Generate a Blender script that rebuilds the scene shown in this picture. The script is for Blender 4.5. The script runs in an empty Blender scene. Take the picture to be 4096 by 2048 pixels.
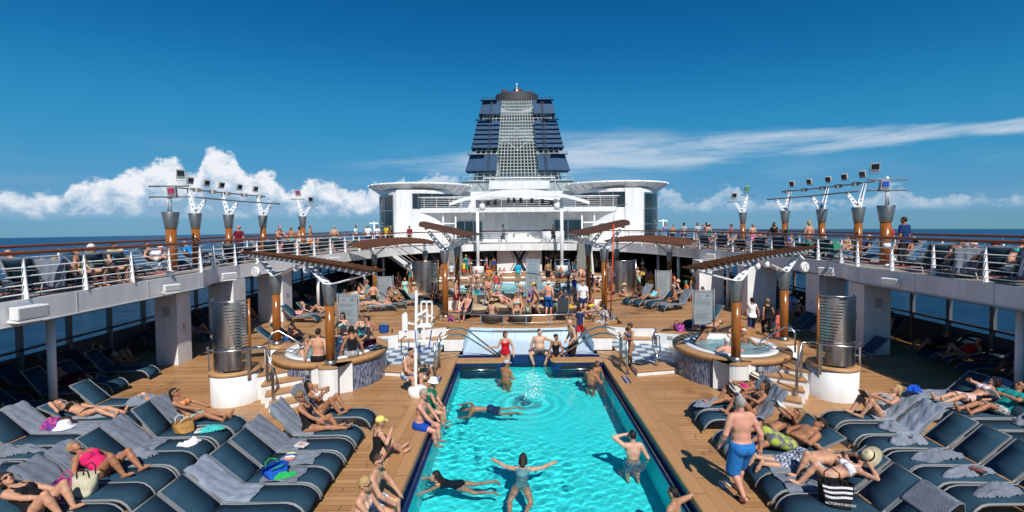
import bpy, math, random
import numpy as np
from mathutils import Vector, Matrix, Euler
for _b in (bpy.data.objects, bpy.data.meshes, bpy.data.materials): 
    for _o in list(_b): _b.remove(_o)
S = bpy.context.scene
COL = S.collection
R_ = math.radians
rnd = random.Random(7)
# ---------------------------------------------------------------- camera
CAMP = Vector((-0.55, 0.0, 5.0)); FPX = 1820.0
PITCH, ROLL, YAW, SHY = R_(1.8), -0.009, 0.0027, -0.0168
cam = bpy.data.cameras.new('camera'); camo = bpy.data.objects.new('camera', cam); COL.objects.link(camo)
cam.sensor_width = 36.0; cam.lens = 36.0*FPX/4096.0; cam.shift_y = SHY; cam.clip_start = 0.1; cam.clip_end = 9000
CROT = Matrix.Rotation(YAW, 3, 'Z') @ Matrix.Rotation(math.pi/2-PITCH, 3, 'X') @ Matrix.Rotation(ROLL, 3, 'Z')
camo.matrix_world = Matrix.Translation(CAMP) @ CROT.to_4x4()
S.camera = camo
S.view_settings.view_transform = 'Standard'; S.view_settings.look = 'None'
S.view_settings.gamma = 1; S.view_settings.use_curve_mapping = False
S.view_settings.exposure = 0.05
S.render.engine = 'CYCLES'
try:
    S.cycles.use_denoising = True; S.cycles.denoiser = 'OPENIMAGEDENOISE'
    S.cycles.sample_clamp_indirect = 6.0; S.cycles.max_bounces = 8; S.cycles.transparent_max_bounces = 12
    S.cycles.caustics_reflective = False; S.cycles.blur_glossy = 0.3
except Exception: pass
def ray(px, py):
    return (CROT @ Vector(((px-2048.0)/FPX, -(py-1024.0-SHY*4096.0)/FPX, -1.0)))
def G(px, py, z=0.0):
    d = ray(px, py); return CAMP + d*((z-CAMP.z)/d.z)
def GY(px, py, y):
    d = ray(px, py); return CAMP + d*((y-CAMP.y)/d.y)
# ---------------------------------------------------------------- sun and sky
SUN_DIR = Vector((0.22, -0.90, 1.0)).normalized()      # towards the sun
SUN_EL = math.asin(SUN_DIR.z); SUN_AZ = math.atan2(SUN_DIR.x, SUN_DIR.y)
sl = bpy.data.lights.new('sun', 'SUN'); sl.energy = 5.0; sl.angle = R_(0.5); sl.color = (1.0, 0.95, 0.87)
so = bpy.data.objects.new('sun', sl); COL.objects.link(so); so.location = SUN_DIR*60
so.rotation_euler = SUN_DIR.to_track_quat('Z', 'Y').to_euler()
W = bpy.data.worlds.new('World'); S.world = W; W.use_nodes = True
def build_world():
    nt = W.node_tree; nt.nodes.clear(); N = nt.nodes.new; L = nt.links.new
    out = N('ShaderNodeOutputWorld'); bg = N('ShaderNodeBackground'); bc = N('ShaderNodeBackground'); mx = N('ShaderNodeMixShader')
    sky = N('ShaderNodeTexSky'); sky.sky_type = 'NISHITA'; sky.sun_disc = False
    sky.sun_elevation = SUN_EL; sky.sun_rotation = SUN_AZ
    sky.altitude = 20; sky.air_density = 1.0; sky.dust_density = 0.0; sky.ozone_density = 2.0
    sc = N('ShaderNodeVectorMath'); sc.operation = 'SCALE'; sc.inputs['Scale'].default_value = 0.085; L(sky.outputs[0], sc.inputs[0])
    cv = N('ShaderNodeRGBCurve'); L(sc.outputs[0], cv.inputs['Color'])         # deep tropical blue, as a polarised lens sees it
    for ci, pts in enumerate(([(0,0),(.11,.004),(.22,.028),(.62,.125),(1,.17)], [(0,0),(.184,.112),(.352,.250),(.723,.335),(1,.40)], [(0,0),(.323,.315),(.533,.510),(.63,.54),(1,.62)])):
        c = cv.mapping.curves[ci]
        while len(c.points) < len(pts): c.points.new(.5, .5)
        for p, q in zip(c.points, pts): p.location = q; p.handle_type = 'AUTO_CLAMPED'
    cv.mapping.update()
    s2 = N('ShaderNodeVectorMath'); s2.operation = 'SCALE'; s2.inputs['Scale'].default_value = 10.0; L(cv.outputs[0], s2.inputs[0])
    L(s2.outputs[0], bg.inputs[0]); bg.inputs[1].default_value = 0.10
    tc = N('ShaderNodeTexCoord'); sp = N('ShaderNodeSeparateXYZ'); L(tc.outputs['Generated'], sp.inputs[0])
    def M(op, a, b=None, c=None, clamp=False):
        n = N('ShaderNodeMath'); n.operation = op; n.use_clamp = clamp
        for i, v in enumerate((a, b, c)):
            if v is None: continue
            if isinstance(v, (int, float)): n.inputs[i].default_value = v
            else: L(v, n.inputs[i])
        return n.outputs[0]
    az = M('ARCTAN2', sp.outputs[0], sp.outputs[1]); el = M('ARCSINE', sp.outputs[2])
    def noise(sx, sy, off, detail=8, rough=0.55, dist=0.0):
        cb = N('ShaderNodeCombineXYZ'); L(M('MULTIPLY', az, sx), cb.inputs[0]); L(M('MULTIPLY', el, sy), cb.inputs[1]); cb.inputs[2].default_value = off
        n = N('ShaderNodeTexNoise'); n.inputs['Scale'].default_value = 1.0; n.inputs['Detail'].default_value = detail
        n.inputs['Roughness'].default_value = rough; n.inputs['Distortion'].default_value = dist
        L(cb.outputs[0], n.inputs['Vector']); return n.outputs[0]
    def curve(pts):                                   # pts: (azimuth, value) -> value as a function of azimuth
        fc = N('ShaderNodeFloatCurve'); c = fc.mapping.curves[0]; fc.mapping.use_clip = False
        a0, a1 = -0.95, 0.95
        q = [((a-a0)/(a1-a0), v) for a, v in pts]
        while len(c.points) < len(q): c.points.new(0.5, 0.5)
        for p, (x, v) in zip(c.points, q): p.location = (x, v*5.0); p.handle_type = 'AUTO_CLAMPED'
        fc.mapping.update(); L(M('DIVIDE', M('SUBTRACT', az, a0), a1-a0), fc.inputs['Value'])
        return M('MULTIPLY', fc.outputs[0], 0.2)
    def ae(px, py):
        d = ray(px*1.5901, py*1.5901).normalized(); return (math.atan2(d.x, d.y), math.asin(d.z))
    def sstep(v, lo, hi):
        m = N('ShaderNodeMapRange'); m.interpolation_type = 'SMOOTHSTEP'; L(v, m.inputs[0])
        m.inputs[1].default_value = lo; m.inputs[2].default_value = hi; return m.outputs[0]
    prof = [(0,500),(80,504),(150,500),(195,466),(250,462),(330,448),(385,425),(425,408),(468,440),(492,445),(512,400),(545,386),(582,392),(606,440),(640,452),(664,444),(700,470),(745,492),(770,470),(815,462),(860,478),(905,492),(935,480),(990,470),(1060,462),(1130,448),(1160,470),(1290,520),(1640,500),(1680,484),(1715,500),(1745,518),(1790,498),(1840,478),(1868,500),(1930,520),(2050,522),(2190,505),(2230,482),(2280,500),(2400,510),(2540,505)]
    top = curve([ae(*p) for p in prof])
    n1 = noise(26, 30, 1.7, 9, 0.6, 0.3); n2 = noise(62, 70, 4.1, 6, 0.55, 0.2); n3 = noise(9, 14, 8.3, 6, 0.5)
    bil = M('ADD', M('MULTIPLY', M('SUBTRACT', n1, 0.5), 0.055), M('MULTIPLY', M('SUBTRACT', n2, 0.5), 0.030))
    edge = M('SUBTRACT', M('ADD', M('ADD', top, 0.004), bil), el)
    d_top = sstep(edge, -0.008, 0.006)
    base = M('ADD', 0.016, M('MULTIPLY', M('SUBTRACT', n3, 0.5), 0.022))
    d_bot = sstep(M('SUBTRACT', el, base), -0.006, 0.012)
    body = sstep(M('ADD', n3, M('MULTIPLY', edge, 4.0)), 0.22, 0.44)
    left = sstep(az, -0.08, -0.30)                    # the heaped bank stands to port; to starboard it thins out
    strength = M('ADD', M('MULTIPLY', left, 0.56), 0.40)
    cum = M('MULTIPLY', M('MULTIPLY', d_top, d_bot), M('MULTIPLY', strength, M('ADD', M('MULTIPLY', body, 0.45), 0.55)))
    # high streak of cirrus to starboard
    cl = curve([ae(*p) for p in [(0,470),(900,415),(1180,412),(1420,398),(1700,384),(2000,362),(2300,336),(2576,316)]])
    dc = M('ABSOLUTE', M('SUBTRACT', el, M('ADD', cl, M('MULTIPLY', M('SUBTRACT', noise(7, 40, 3.3, 6, 0.55), 0.5), 0.040))))
    wid = curve([ae(*p) for p in [(0,595),(700,590),(980,570),(1150,548),(1420,520),(1700,528),(2100,545),(2576,556)]])
    cir = M('MULTIPLY', sstep(M('DIVIDE', dc, M('ADD', M('MULTIPLY', M('MAXIMUM', wid, 0.0), 1.5), 0.012)), 1.0, 0.1), sstep(noise(4, 34, 6.6, 8, 0.58, 0.3), 0.30, 0.62))
    cir = M('MULTIPLY', cir, M('MULTIPLY', sstep(az, -0.42, 0.02), 0.50))
    veil = M('MULTIPLY', sstep(noise(3, 12, 12.0, 5, 0.5), 0.45, 0.8), M('MULTIPLY', sstep(el, 0.20, 0.02), 0.22))
    fac = M('MAXIMUM', M('MAXIMUM', cum, cir), veil)
    # lit tops, greyer bellies
    rel = M('DIVIDE', M('SUBTRACT', el, 0.016), M('MAXIMUM', M('SUBTRACT', top, 0.016), 0.02))
    lit = M('ADD', M('MULTIPLY', rel, 0.62), M('ADD', M('MULTIPLY', M('SUBTRACT', noise(30, 36, 1.95, 8, 0.6, 0.3), 0.5), 1.5), M('MULTIPLY', M('SUBTRACT', n1, 0.5), 1.2)))
    cr = N('ShaderNodeValToRGB'); L(M('MAXIMUM', lit, M('MULTIPLY', cir, 1.2)), cr.inputs[0]); e = cr.color_ramp.elements
    e[0].position = 0.06; e[0].color = (0.25, 0.42, 0.60, 1); e[1].position = 0.62; e[1].color = (0.86, 0.88, 0.92, 1)
    k = e.new(0.30); k.color = (0.50, 0.62, 0.76, 1)
    L(cr.outputs[0], bc.inputs[0]); bc.inputs[1].default_value = 1.0
    L(fac, mx.inputs[0]); L(bg.outputs[0], mx.inputs[1]); L(bc.outputs[0], mx.inputs[2]); L(mx.outputs[0], out.inputs[0])
build_world()
# ---------------------------------------------------------------- materials
MATS = {}
def mat(name, color, rough=0.5, metal=0.0, noise=0.0, nscale=6.0, bump=0.0, bscale=40.0, spec=0.5, alpha=1.0, emit=None, stretch=(1,1,1), color2=None, trans=0.0, vary=0.0):
    if name in MATS: return MATS[name]
    m = bpy.data.materials.new(name); m.use_nodes = True; nt = m.node_tree; b = nt.nodes['Principled BSDF']
    b.inputs['Base Color'].default_value = (*color, 1); b.inputs['Roughness'].default_value = rough; b.inputs['Metallic'].default_value = metal
    b.inputs['Specular IOR Level'].default_value = spec; b.inputs['Alpha'].default_value = alpha
    if trans: b.inputs['Transmission Weight'].default_value = trans
    if emit: b.inputs['Emission Color'].default_value = (*emit[:3], 1); b.inputs['Emission Strength'].default_value = emit[3]
    if noise or bump or color2:
        tc = nt.nodes.new('ShaderNodeTexCoord'); mp = nt.nodes.new('ShaderNodeMapping'); mp.inputs['Scale'].default_value = stretch
        nt.links.new(tc.outputs['Object'], mp.inputs[0])
    if noise or color2:
        n = nt.nodes.new('ShaderNodeTexNoise'); n.inputs['Scale'].default_value = nscale; n.inputs['Detail'].default_value = 6; n.inputs['Roughness'].default_value = 0.6
        nt.links.new(mp.outputs[0], n.inputs['Vector'])
        r = nt.nodes.new('ShaderNodeValToRGB'); nt.links.new(n.outputs[0], r.inputs[0])
        c2 = color2 or tuple(min(1, c*(1+noise)) for c in color); c1 = color if color2 else tuple(c*(1-noise) for c in color)
        r.color_ramp.elements[0].position = 0.35; r.color_ramp.elements[1].position = 0.65
        r.color_ramp.elements[0].color = (*c1, 1); r.color_ramp.elements[1].color = (*c2, 1)
        nt.links.new(r.outputs[0], b.inputs['Base Color'])
    if vary:
        oi = nt.nodes.new('ShaderNodeObjectInfo'); mr = nt.nodes.new('ShaderNodeMapRange'); mr.inputs[3].default_value = 1-vary; mr.inputs[4].default_value = 1+vary; nt.links.new(oi.outputs['Random'], mr.inputs[0])
        hs = nt.nodes.new('ShaderNodeHueSaturation'); nt.links.new(mr.outputs[0], hs.inputs['Value']); nt.links.new(r.outputs[0], hs.inputs['Color']); nt.links.new(hs.outputs[0], b.inputs['Base Color'])
    if bump:
        n2 = nt.nodes.new('ShaderNodeTexNoise'); n2.inputs['Scale'].default_value = bscale; n2.inputs['Detail'].default_value = 4
        nt.links.new(mp.outputs[0], n2.inputs['Vector']); bp = nt.nodes.new('ShaderNodeBump'); bp.inputs['Strength'].default_value = bump; bp.inputs['Distance'].default_value = 0.02
        nt.links.new(n2.outputs[0], bp.inputs['Height']); nt.links.new(bp.outputs[0], b.inputs['Normal'])
    MATS[name] = m; return m
def planks(name, c1, c2, axis, width=0.085, seam=0.07, rough=0.55, wet=0.0, grey=0.0):
    """teak decking: planks run along `axis`, dark caulk seams between, butt joints, grain"""
    if name in MATS: return MATS[name]
    m = bpy.data.materials.new(name); m.use_nodes = True; nt = m.node_tree; N = nt.nodes.new; L = nt.links.new; b = nt.nodes['Principled BSDF']
    tc = N('ShaderNodeTexCoord'); sp = N('ShaderNodeSeparateXYZ'); L(tc.outputs['Object'], sp.inputs[0])
    u, v = (sp.outputs[1], sp.outputs[0]) if axis == 'x' else (sp.outputs[0], sp.outputs[1])
    def M(op, a, c=None):
        n = N('ShaderNodeMath'); n.operation = op
        for i, q in enumerate((a, c)):
            if q is None: continue
            if isinstance(q, (int, float)): n.inputs[i].default_value = q
            else: L(q, n.inputs[i])
        return n.outputs[0]
    t = M('DIVIDE', u, width); fr = M('FRACT', t); idx = M('FLOOR', t)
    wn = N('ShaderNodeTexWhiteNoise'); wn.noise_dimensions = '1D'; L(idx, wn.inputs['W'])
    seamf = M('LESS_THAN', fr, seam)
    bt = M('LESS_THAN', M('FRACT', M('ADD', M('DIVIDE', v, 2.6), M('MULTIPLY', wn.outputs[0], 7.0))), 0.006)
    mp = N('ShaderNodeMapping'); L(tc.outputs['Object'], mp.inputs[0]); mp.inputs['Scale'].default_value = (2, 28, 2) if axis == 'x' else (28, 2, 2)
    n = N('ShaderNodeTexNoise'); n.inputs['Scale'].default_value = 1.0; n.inputs['Detail'].default_value = 5; L(mp.outputs[0], n.inputs['Vector'])
    n3 = N('ShaderNodeTexNoise'); n3.inputs['Scale'].default_value = 0.7; n3.inputs['Detail'].default_value = 5; L(tc.outputs['Object'], n3.inputs['Vector'])
    f = M('ADD', M('ADD', M('MULTIPLY', wn.outputs[0], 0.42), M('MULTIPLY', n.outputs[0], 0.30)), M('MULTIPLY', n3.outputs[0], 0.55))
    r = N('ShaderNodeValToRGB'); L(f, r.inputs[0]); r.color_ramp.elements[0].position = 0.25; r.color_ramp.elements[1].position = 0.95
    r.color_ramp.elements[0].color = (*c1, 1); r.color_ramp.elements[1].color = (*c2, 1)
    mx = N('ShaderNodeMix'); mx.data_type = 'RGBA'; L(M('MAXIMUM', seamf, bt), mx.inputs[0]); L(r.outputs[0], mx.inputs[6]); mx.inputs[7].default_value = (c1[0]*.22, c1[1]*.2, c1[2]*.2, 1)
    col = mx.outputs[2]
    if wet:
        w = N('ShaderNodeTexNoise'); w.inputs['Scale'].default_value = 0.55; w.inputs['Detail'].default_value = 7; w.inputs['Roughness'].default_value = 0.6; L(tc.outputs['Object'], w.inputs['Vector'])
        wr = N('ShaderNodeValToRGB'); L(w.outputs[0], wr.inputs[0]); wr.color_ramp.elements[0].position = 0.565; wr.color_ramp.elements[1].position = 0.63
        wr.color_ramp.elements[0].color = (1, 1, 1, 1); wr.color_ramp.elements[1].color = (0.52, 0.45, 0.40, 1)
        m2 = N('ShaderNodeMix'); m2.data_type = 'RGBA'; m2.blend_type = 'MULTIPLY'; m2.inputs[0].default_value = wet; L(col, m2.inputs[6]); L(wr.outputs[0], m2.inputs[7]); col = m2.outputs[2]
        rr = N('ShaderNodeMapRange'); L(w.outputs[0], rr.inputs[0]); rr.inputs[1].default_value = 0.565; rr.inputs[2].default_value = 0.63; rr.inputs[3].default_value = rough; rr.inputs[4].default_value = 0.22; L(rr.outputs[0], b.inputs['Roughness'])
    else: b.inputs['Roughness'].default_value = rough
    L(col, b.inputs['Base Color'])
    bp = N('ShaderNodeBump'); bp.inputs['Strength'].default_value = 0.25; bp.inputs['Distance'].default_value = 0.004; L(M('SUBTRACT', n.outputs[0], seamf), bp.inputs['Height']); L(bp.outputs[0], b.inputs['Normal'])
    MATS[name] = m; return m
WHITE = mat('white_paint', (0.66, 0.665, 0.66), 0.42, color2=(0.80, 0.805, 0.81), nscale=1.3, stretch=(1.6, 1.6, .35), bump=.12, bscale=2.5)
WHITE2 = mat('white_gloss', (0.82, 0.83, 0.84), 0.25)
STEEL = mat('stainless_steel', (0.60, 0.59, 0.57), 0.26, 1.0)
BRUSH = mat('brushed_steel', (0.55, 0.56, 0.57), 0.30, 1.0, noise=0.22, nscale=3, stretch=(14, 14, .25))
HOOD = mat('hood_steel', (0.25, 0.24, 0.23), 0.36, 0.75, noise=0.22, nscale=3, stretch=(14, 14, .25))
VARN = mat('varnished_wood', (0.27, 0.090, 0.015), 0.22, noise=0.25, nscale=4, stretch=(6, 6, .6))
MAHOG = mat('mahogany_slat', (0.100, 0.041, 0.020), 0.62, spec=0.2, noise=0.3, nscale=4, stretch=(1.5, 1.5, 9))
RAILW = mat('rail_wood', (0.20, 0.055, 0.022), 0.3, noise=0.2, nscale=5)
TEAK = planks('teak_deck', (0.29, 0.140, 0.052), (0.50, 0.275, 0.118), 'x', 0.14, 0.06, 0.5, wet=0.55)
TEAKY = planks('teak_margin', (0.33, 0.165, 0.064), (0.48, 0.262, 0.112), 'y', 0.27, 0.02, 0.5)
TEAKC = mat('teak_coping', (0.42, 0.228, 0.098), 0.5, noise=0.14, nscale=3.5, stretch=(1, 4, 1))
NAVY = mat('navy_sling', (0.019, 0.055, 0.090), 0.8, noise=0.16, nscale=2.5, bump=0.5, bscale=160, spec=0.16, vary=0.14)
ALU = mat('grey_aluminium', (0.20, 0.215, 0.23), 0.5, 0.0)
TOWEL = mat('towel_grey', (0.20, 0.23, 0.285), 0.95, noise=0.14, nscale=7, bump=0.7, bscale=55, spec=0.1, vary=0.22)
DARK = mat('black_plastic', (0.012, 0.013, 0.015), 0.45)
RATTAN = mat('dark_rattan', (0.035, 0.026, 0.022), 0.6, noise=0.4, nscale=50, bump=0.6, bscale=90)
CUSH = mat('tan_cushion', (0.46, 0.35, 0.22), 0.9, noise=0.08, nscale=6)
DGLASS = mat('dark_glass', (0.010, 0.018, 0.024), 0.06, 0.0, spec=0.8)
TEALGL = mat('tinted_glass', (0.03, 0.07, 0.08), 0.05, 0.0, spec=0.9)
# ---------------------------------------------------------------- mesh builder
class MB:
    def __init__(s): s.v = []; s.f = []; s.sm = []
    def add(s, vs, fs, smooth=False):
        o = len(s.v); s.v += [tuple(v) for v in vs]; s.f += [tuple(i+o for i in f) for f in fs]; s.sm += [smooth]*len(fs); return s
    def box(s, c, d, rz=0.0, rx=0.0, ry=0.0, M=None):
        m = M or Euler((rx, ry, rz)).to_matrix(); c = Vector(c); h = Vector(d)*0.5
        vs = [c + m @ Vector((h.x*i, h.y*j, h.z*k)) for i in (-1,1) for j in (-1,1) for k in (-1,1)]
        return s.add(vs, [(0,1,3,2),(4,6,7,5),(0,4,5,1),(2,3,7,6),(0,2,6,4),(1,5,7,3)])
    def tube(s, path, r, n=8, closed=False, caps=True, r2=None, smooth=True):
        P = [Vector(p) for p in path]; k = len(P); vs = []; prev = None
        for i, p in enumerate(P):
            a = P[(i-1) % k] if closed or i > 0 else p; b = P[(i+1) % k] if closed or i < k-1 else p
            t = (b-a).normalized()
            u = prev - t*prev.dot(t) if prev is not None and (prev - t*prev.dot(t)).length > 1e-4 else t.orthogonal()
            u.normalize(); prev = u; w = t.cross(u)
            rr = r if r2 is None else r + (r2-r)*i/max(1, k-1)
            vs += [p + u*(rr*math.cos(2*math.pi*j/n)) + w*(rr*math.sin(2*math.pi*j/n)) for j in range(n)]
        fs = []
        for i in range(k if closed else k-1):
            a = i*n; b = ((i+1) % k)*n
            fs += [(a+j, a+(j+1) % n, b+(j+1) % n, b+j) for j in range(n)]
        s.add(vs, fs, smooth)
        if caps and not closed:
            o = len(s.v)-len(vs); s.f += [tuple(o+j for j in reversed(range(n))), tuple(o+(k-1)*n+j for j in range(n))]; s.sm += [False, False]
        return s
    def bar(s, p, q, w, h, up=(0,0,1)):
        p = Vector(p); q = Vector(q); t = (q-p).normalized(); u = t.cross(Vector(up))
        if u.length < 1e-4: u = t.orthogonal()
        u.normalize(); v = u.cross(t)
        return s.box((p+q)/2, (w, (q-p).length, h), M=Matrix((u, t, v)).transposed())
    def lathe(s, prof, n=24, a0=0.0, a1=2*math.pi, c=(0,0,0), sx=1.0, sy=1.0, smooth=True):
        full = abs(a1-a0-2*math.pi) < 1e-6; m = n if full else n+1; c = Vector(c)
        vs = [c + Vector((r*sx*math.cos(a0+(a1-a0)*i/n), r*sy*math.sin(a0+(a1-a0)*i/n), z)) for i in range(m) for r, z in prof]; k = len(prof)
        fs = []
        for i in range(n):
            a = i*k; b = ((i+1) % m)*k
            fs += [(a+j, b+j, b+j+1, a+j+1) for j in range(k-1)]
        return s.add(vs, fs, smooth)
    def prism(s, poly, z0, z1):
        n = len(poly); vs = [(x, y, z0) for x, y in poly]+[(x, y, z1) for x, y in poly]
        ar = sum(poly[i][0]*poly[(i+1) % n][1]-poly[(i+1) % n][0]*poly[i][1] for i in range(n))
        fs = [tuple(reversed(range(n))), tuple(range(n, 2*n))]+[(i, (i+1) % n, n+(i+1) % n, n+i) for i in range(n)]
        if ar < 0: fs = [tuple(reversed(f)) for f in fs]
        return s.add(vs, fs)
    def quad(s, a, b, c, d): return s.add([a, b, c, d], [(0,1,2,3)])
    def sheet(s, x0, y0, x1, y1, z): return s.quad((x0,y0,z),(x1,y0,z),(x1,y1,z),(x0,y1,z))
    def mirror(s):
        o = MB(); o.v = [(-x, y, z) for x, y, z in s.v]; o.f = [tuple(reversed(f)) for f in s.f]; o.sm = list(s.sm); return o
def obj(name, mb, m, parent=None, bevel=0.0):
    me = bpy.data.meshes.new(name)
    if isinstance(mb, MB):
        me.from_pydata(mb.v, [], mb.f)
        me.polygons.foreach_set('use_smooth', mb.sm)
    else: me = mb
    if m is not None: me.materials.append(m)
    o = bpy.data.objects.new(name, me); COL.objects.link(o)
    if parent: o.parent = parent
    if bevel:
        md = o.modifiers.new('bevel', 'BEVEL'); md.width = bevel; md.segments = 2; md.limit_method = 'ANGLE'; md.angle_limit = R_(50)
    return o
def tag(o, label=None, cat=None, group=None, kind=None):
    if label: o['label'] = label
    if cat: o['category'] = cat
    if group: o['group'] = group
    if kind: o['kind'] = kind
    return o
def thing(name, label, cat, loc=(0,0,0), rz=0.0, group=None):
    o = bpy.data.objects.new(name, None); COL.objects.link(o); o.empty_display_size = 0.2
    o.location = loc; o.rotation_euler = (0, 0, rz); return tag(o, label, cat, group)
def dup(o, loc=None, rz=None, label=None, group=None, parent=None):
    c = o.copy(); COL.objects.link(c)
    if parent is not None: c.parent = parent
    if loc is not None: c.location = loc
    if rz is not None: c.rotation_euler = (0, 0, rz)
    if label: c['label'] = label
    if group: c['group'] = group
    for ch in list(o.children): dup(ch, parent=c)
    return c
def struct(name, mb, m, parent=None, **k): return tag(obj(name, mb, m, parent, **k), kind='structure')
_font = {}
def text_mesh(body, size, depth=0.0):
    cu = bpy.data.curves.new('t', 'FONT'); cu.body = body; cu.size = size; cu.align_x = 'CENTER'; cu.align_y = 'CENTER'; cu.extrude = depth
    o = bpy.data.objects.new('t', cu); COL.objects.link(o)
    me = bpy.data.meshes.new_from_object(o.evaluated_get(bpy.context.evaluated_depsgraph_get()))
    bpy.data.objects.remove(o); bpy.data.curves.remove(cu); return me
def arc(cx, cy, r, a0, a1, n, ry=None):
    ry = ry or r
    return [(cx+r*math.cos(a0+(a1-a0)*i/n), cy+ry*math.sin(a0+(a1-a0)*i/n)) for i in range(n+1)]
# ================================================================ sea, decks and pool
def sea_mat():
    m = bpy.data.materials.new('sea_water'); m.use_nodes = True; nt = m.node_tree; N = nt.nodes.new; L = nt.links.new; b = nt.nodes['Principled BSDF']
    b.inputs['Roughness'].default_value = 0.32; b.inputs['Specular IOR Level'].default_value = 0.28
    tc = N('ShaderNodeTexCoord'); mp = N('ShaderNodeMapping'); mp.inputs['Scale'].default_value = (0.02, 0.05, 1); L(tc.outputs['Object'], mp.inputs[0])
    n = N('ShaderNodeTexNoise'); n.inputs['Scale'].default_value = 1.0; n.inputs['Detail'].default_value = 9; n.inputs['Roughness'].default_value = 0.62; L(mp.outputs[0], n.inputs['Vector'])
    r = N('ShaderNodeValToRGB'); L(n.outputs[0], r.inputs[0]); r.color_ramp.elements[0].position = 0.36; r.color_ramp.elements[1].position = 0.66
    r.color_ramp.elements[0].color = (0.004, 0.032, 0.085, 1); r.color_ramp.elements[1].color = (0.011, 0.072, 0.160, 1); L(r.outputs[0], b.inputs['Base Color'])
    n2 = N('ShaderNodeTexNoise'); n2.inputs['Scale'].default_value = 0.16; n2.inputs['Detail'].default_value = 9; n2.inputs['Roughness'].default_value = 0.6; L(tc.outputs['Object'], n2.inputs['Vector'])
    bp = N('ShaderNodeBump'); bp.inputs['Strength'].default_value = 0.9; bp.inputs['Distance'].default_value = 2.0; L(n2.outputs[0], bp.inputs['Height']); L(bp.outputs[0], b.inputs['Normal'])
    return m
mb = MB()
ring = [0, 40, 120, 300, 700, 1400, 2100, 2600]
mb.lathe([(r, 0) for r in ring], 96)
sea = struct('sea', mb, sea_mat()); sea.location = (0, 0, -29.5)
mb = MB()
mb.prism([(-16.4,-6),(16.4,-6),(16.4,75),(-16.4,75)], -9.0, -2.2); struct('ship_hull', mb, WHITE)
# pool deck: plank sheet with the well left open for the pool
mb = MB(); PX, CX = 2.68, 3.45
for a in ((-16.4,-6,-CX,75),(CX,-6,16.4,75),(-CX,-6,CX,2.0),(-CX,20.2,CX,75)): mb.sheet(*a, 0.0)
struct('pool_deck', mb, TEAK)
mb = MB()
for s in (-1, 1):
    x0, x1 = sorted((s*PX, s*CX)); mb.prism([(x0,2),(x1,2),(x1,17.75),(x0,17.75)], -0.10, 0.006)
mb.prism([(-PX,2),(PX,2),(PX,2.6),(-PX,2.6)], -0.10, 0.006)
struct('pool_coping', mb, TEAKY)
TILE = mat('navy_tile', (0.008, 0.022, 0.11), 0.18, noise=0.25, nscale=30)
AQUA = mat('pool_paint', (0.035, 0.74, 0.77), 0.6, noise=0.05, nscale=3)
LBLUE = mat('pale_blue_floor', (0.52, 0.66, 0.76), 0.35, noise=0.05, nscale=2)
mb = MB(); IX = 2.54; ZW = -0.30
for s in (-1, 1):
    mb.add([(s*IX,2.6,-1.5),(s*IX,17.2,-1.5),(s*IX,17.2,ZW+.02),(s*IX,2.6,ZW+.02)], [(0,1,2,3)])
mb.sheet(-IX,2.6,IX,17.2,-1.5); mb.add([(-IX,17.2,-1.5),(IX,17.2,-1.5),(IX,17.2,-.75),(-IX,17.2,-.75)], [(0,1,2,3)])
mb.add([(-IX,2.6,-1.5),(IX,2.6,-1.5),(IX,2.6,-.1),(-IX,2.6,-.1)], [(0,1,2,3)])
struct('pool_basin', mb, AQUA)
mb = MB()
for s in (-1, 1):
    mb.box((s*(PX+.03), 9.9, -0.22), (0.06, 14.6, 0.24)); mb.box((s*(PX+IX)/2, 9.9, ZW-.04), (PX-IX-.004, 14.6, 0.06))
mb.box((0, 17.28, -.36), (5.6, .16, .74)); mb.box((0,17.22,-.02),(5.3,.06,.03))
struct('pool_tile_band', mb, TILE)
gr = MB()
for s in (-1, 1):
    gr.tube([(s*(PX-.05), 2.7, ZW+.035), (s*(PX-.05), 16.3, ZW+.035)], 0.022, 6)
tag(obj('overflow_grille', gr, BRUSH), 'long steel overflow bars running down both sides of the big pool', 'grille')
# water: real waves
def water_mat(name, tint, rough=0.0):
    m = bpy.data.materials.new(name); m.use_nodes = True; nt = m.node_tree; b = nt.nodes['Principled BSDF']
    b.inputs['Base Color'].default_value = (*tint, 1); b.inputs['Roughness'].default_value = rough; b.inputs['IOR'].default_value = 1.33; b.inputs['Transmission Weight'].default_value = 1.0
    return m
def fbm(x, y, seed, octs, f0, lac=1.9, gain=0.55):
    r = np.random.RandomState(seed); o = np.zeros_like(x); a = 1.0; f = f0
    for k in range(octs):
        for j in range(5):
            th = r.uniform(0, 2*np.pi); ph = r.uniform(0, 6.28); ff = f*r.uniform(.7, 1.3)
            wx = 0.6/ff*np.sin(y*ff*1.3+ph*2); wy = 0.6/ff*np.sin(x*ff*1.1+ph)
            o += a*np.sin((x+wx)*ff*np.cos(th)+(y+wy)*ff*np.sin(th)+ph)/5
        a *= gain; f *= lac
    return o
def grid_mesh(name, X, Y, Z, mask=None):
    ny, nx = X.shape; v = np.stack([X, Y, Z], -1).reshape(-1, 3)
    i = np.arange((ny-1)*(nx-1)); r = i//(nx-1); c = i % (nx-1); a = r*nx+c
    q = np.stack([a, a+1, a+nx+1, a+nx], -1)
    if mask is not None: q = q[mask.reshape(-1)[q].all(1)]
    me = bpy.data.meshes.new(name); me.from_pydata(v.tolist(), [], q.tolist()); me.polygons.foreach_set('use_smooth', [True]*len(me.polygons)); return me
POOLW = water_mat('pool_water', (0.86, 0.995, 1.0))
xs = np.linspace(-IX+.002, IX-.002, 200); ys = np.linspace(2.62, 17.19, 560); Xg, Yg = np.meshgrid(xs, ys)
amp = 0.0105*np.clip(.62+.75*fbm(Xg, Yg, 77, 2, .8), .22, 1.15)
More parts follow.
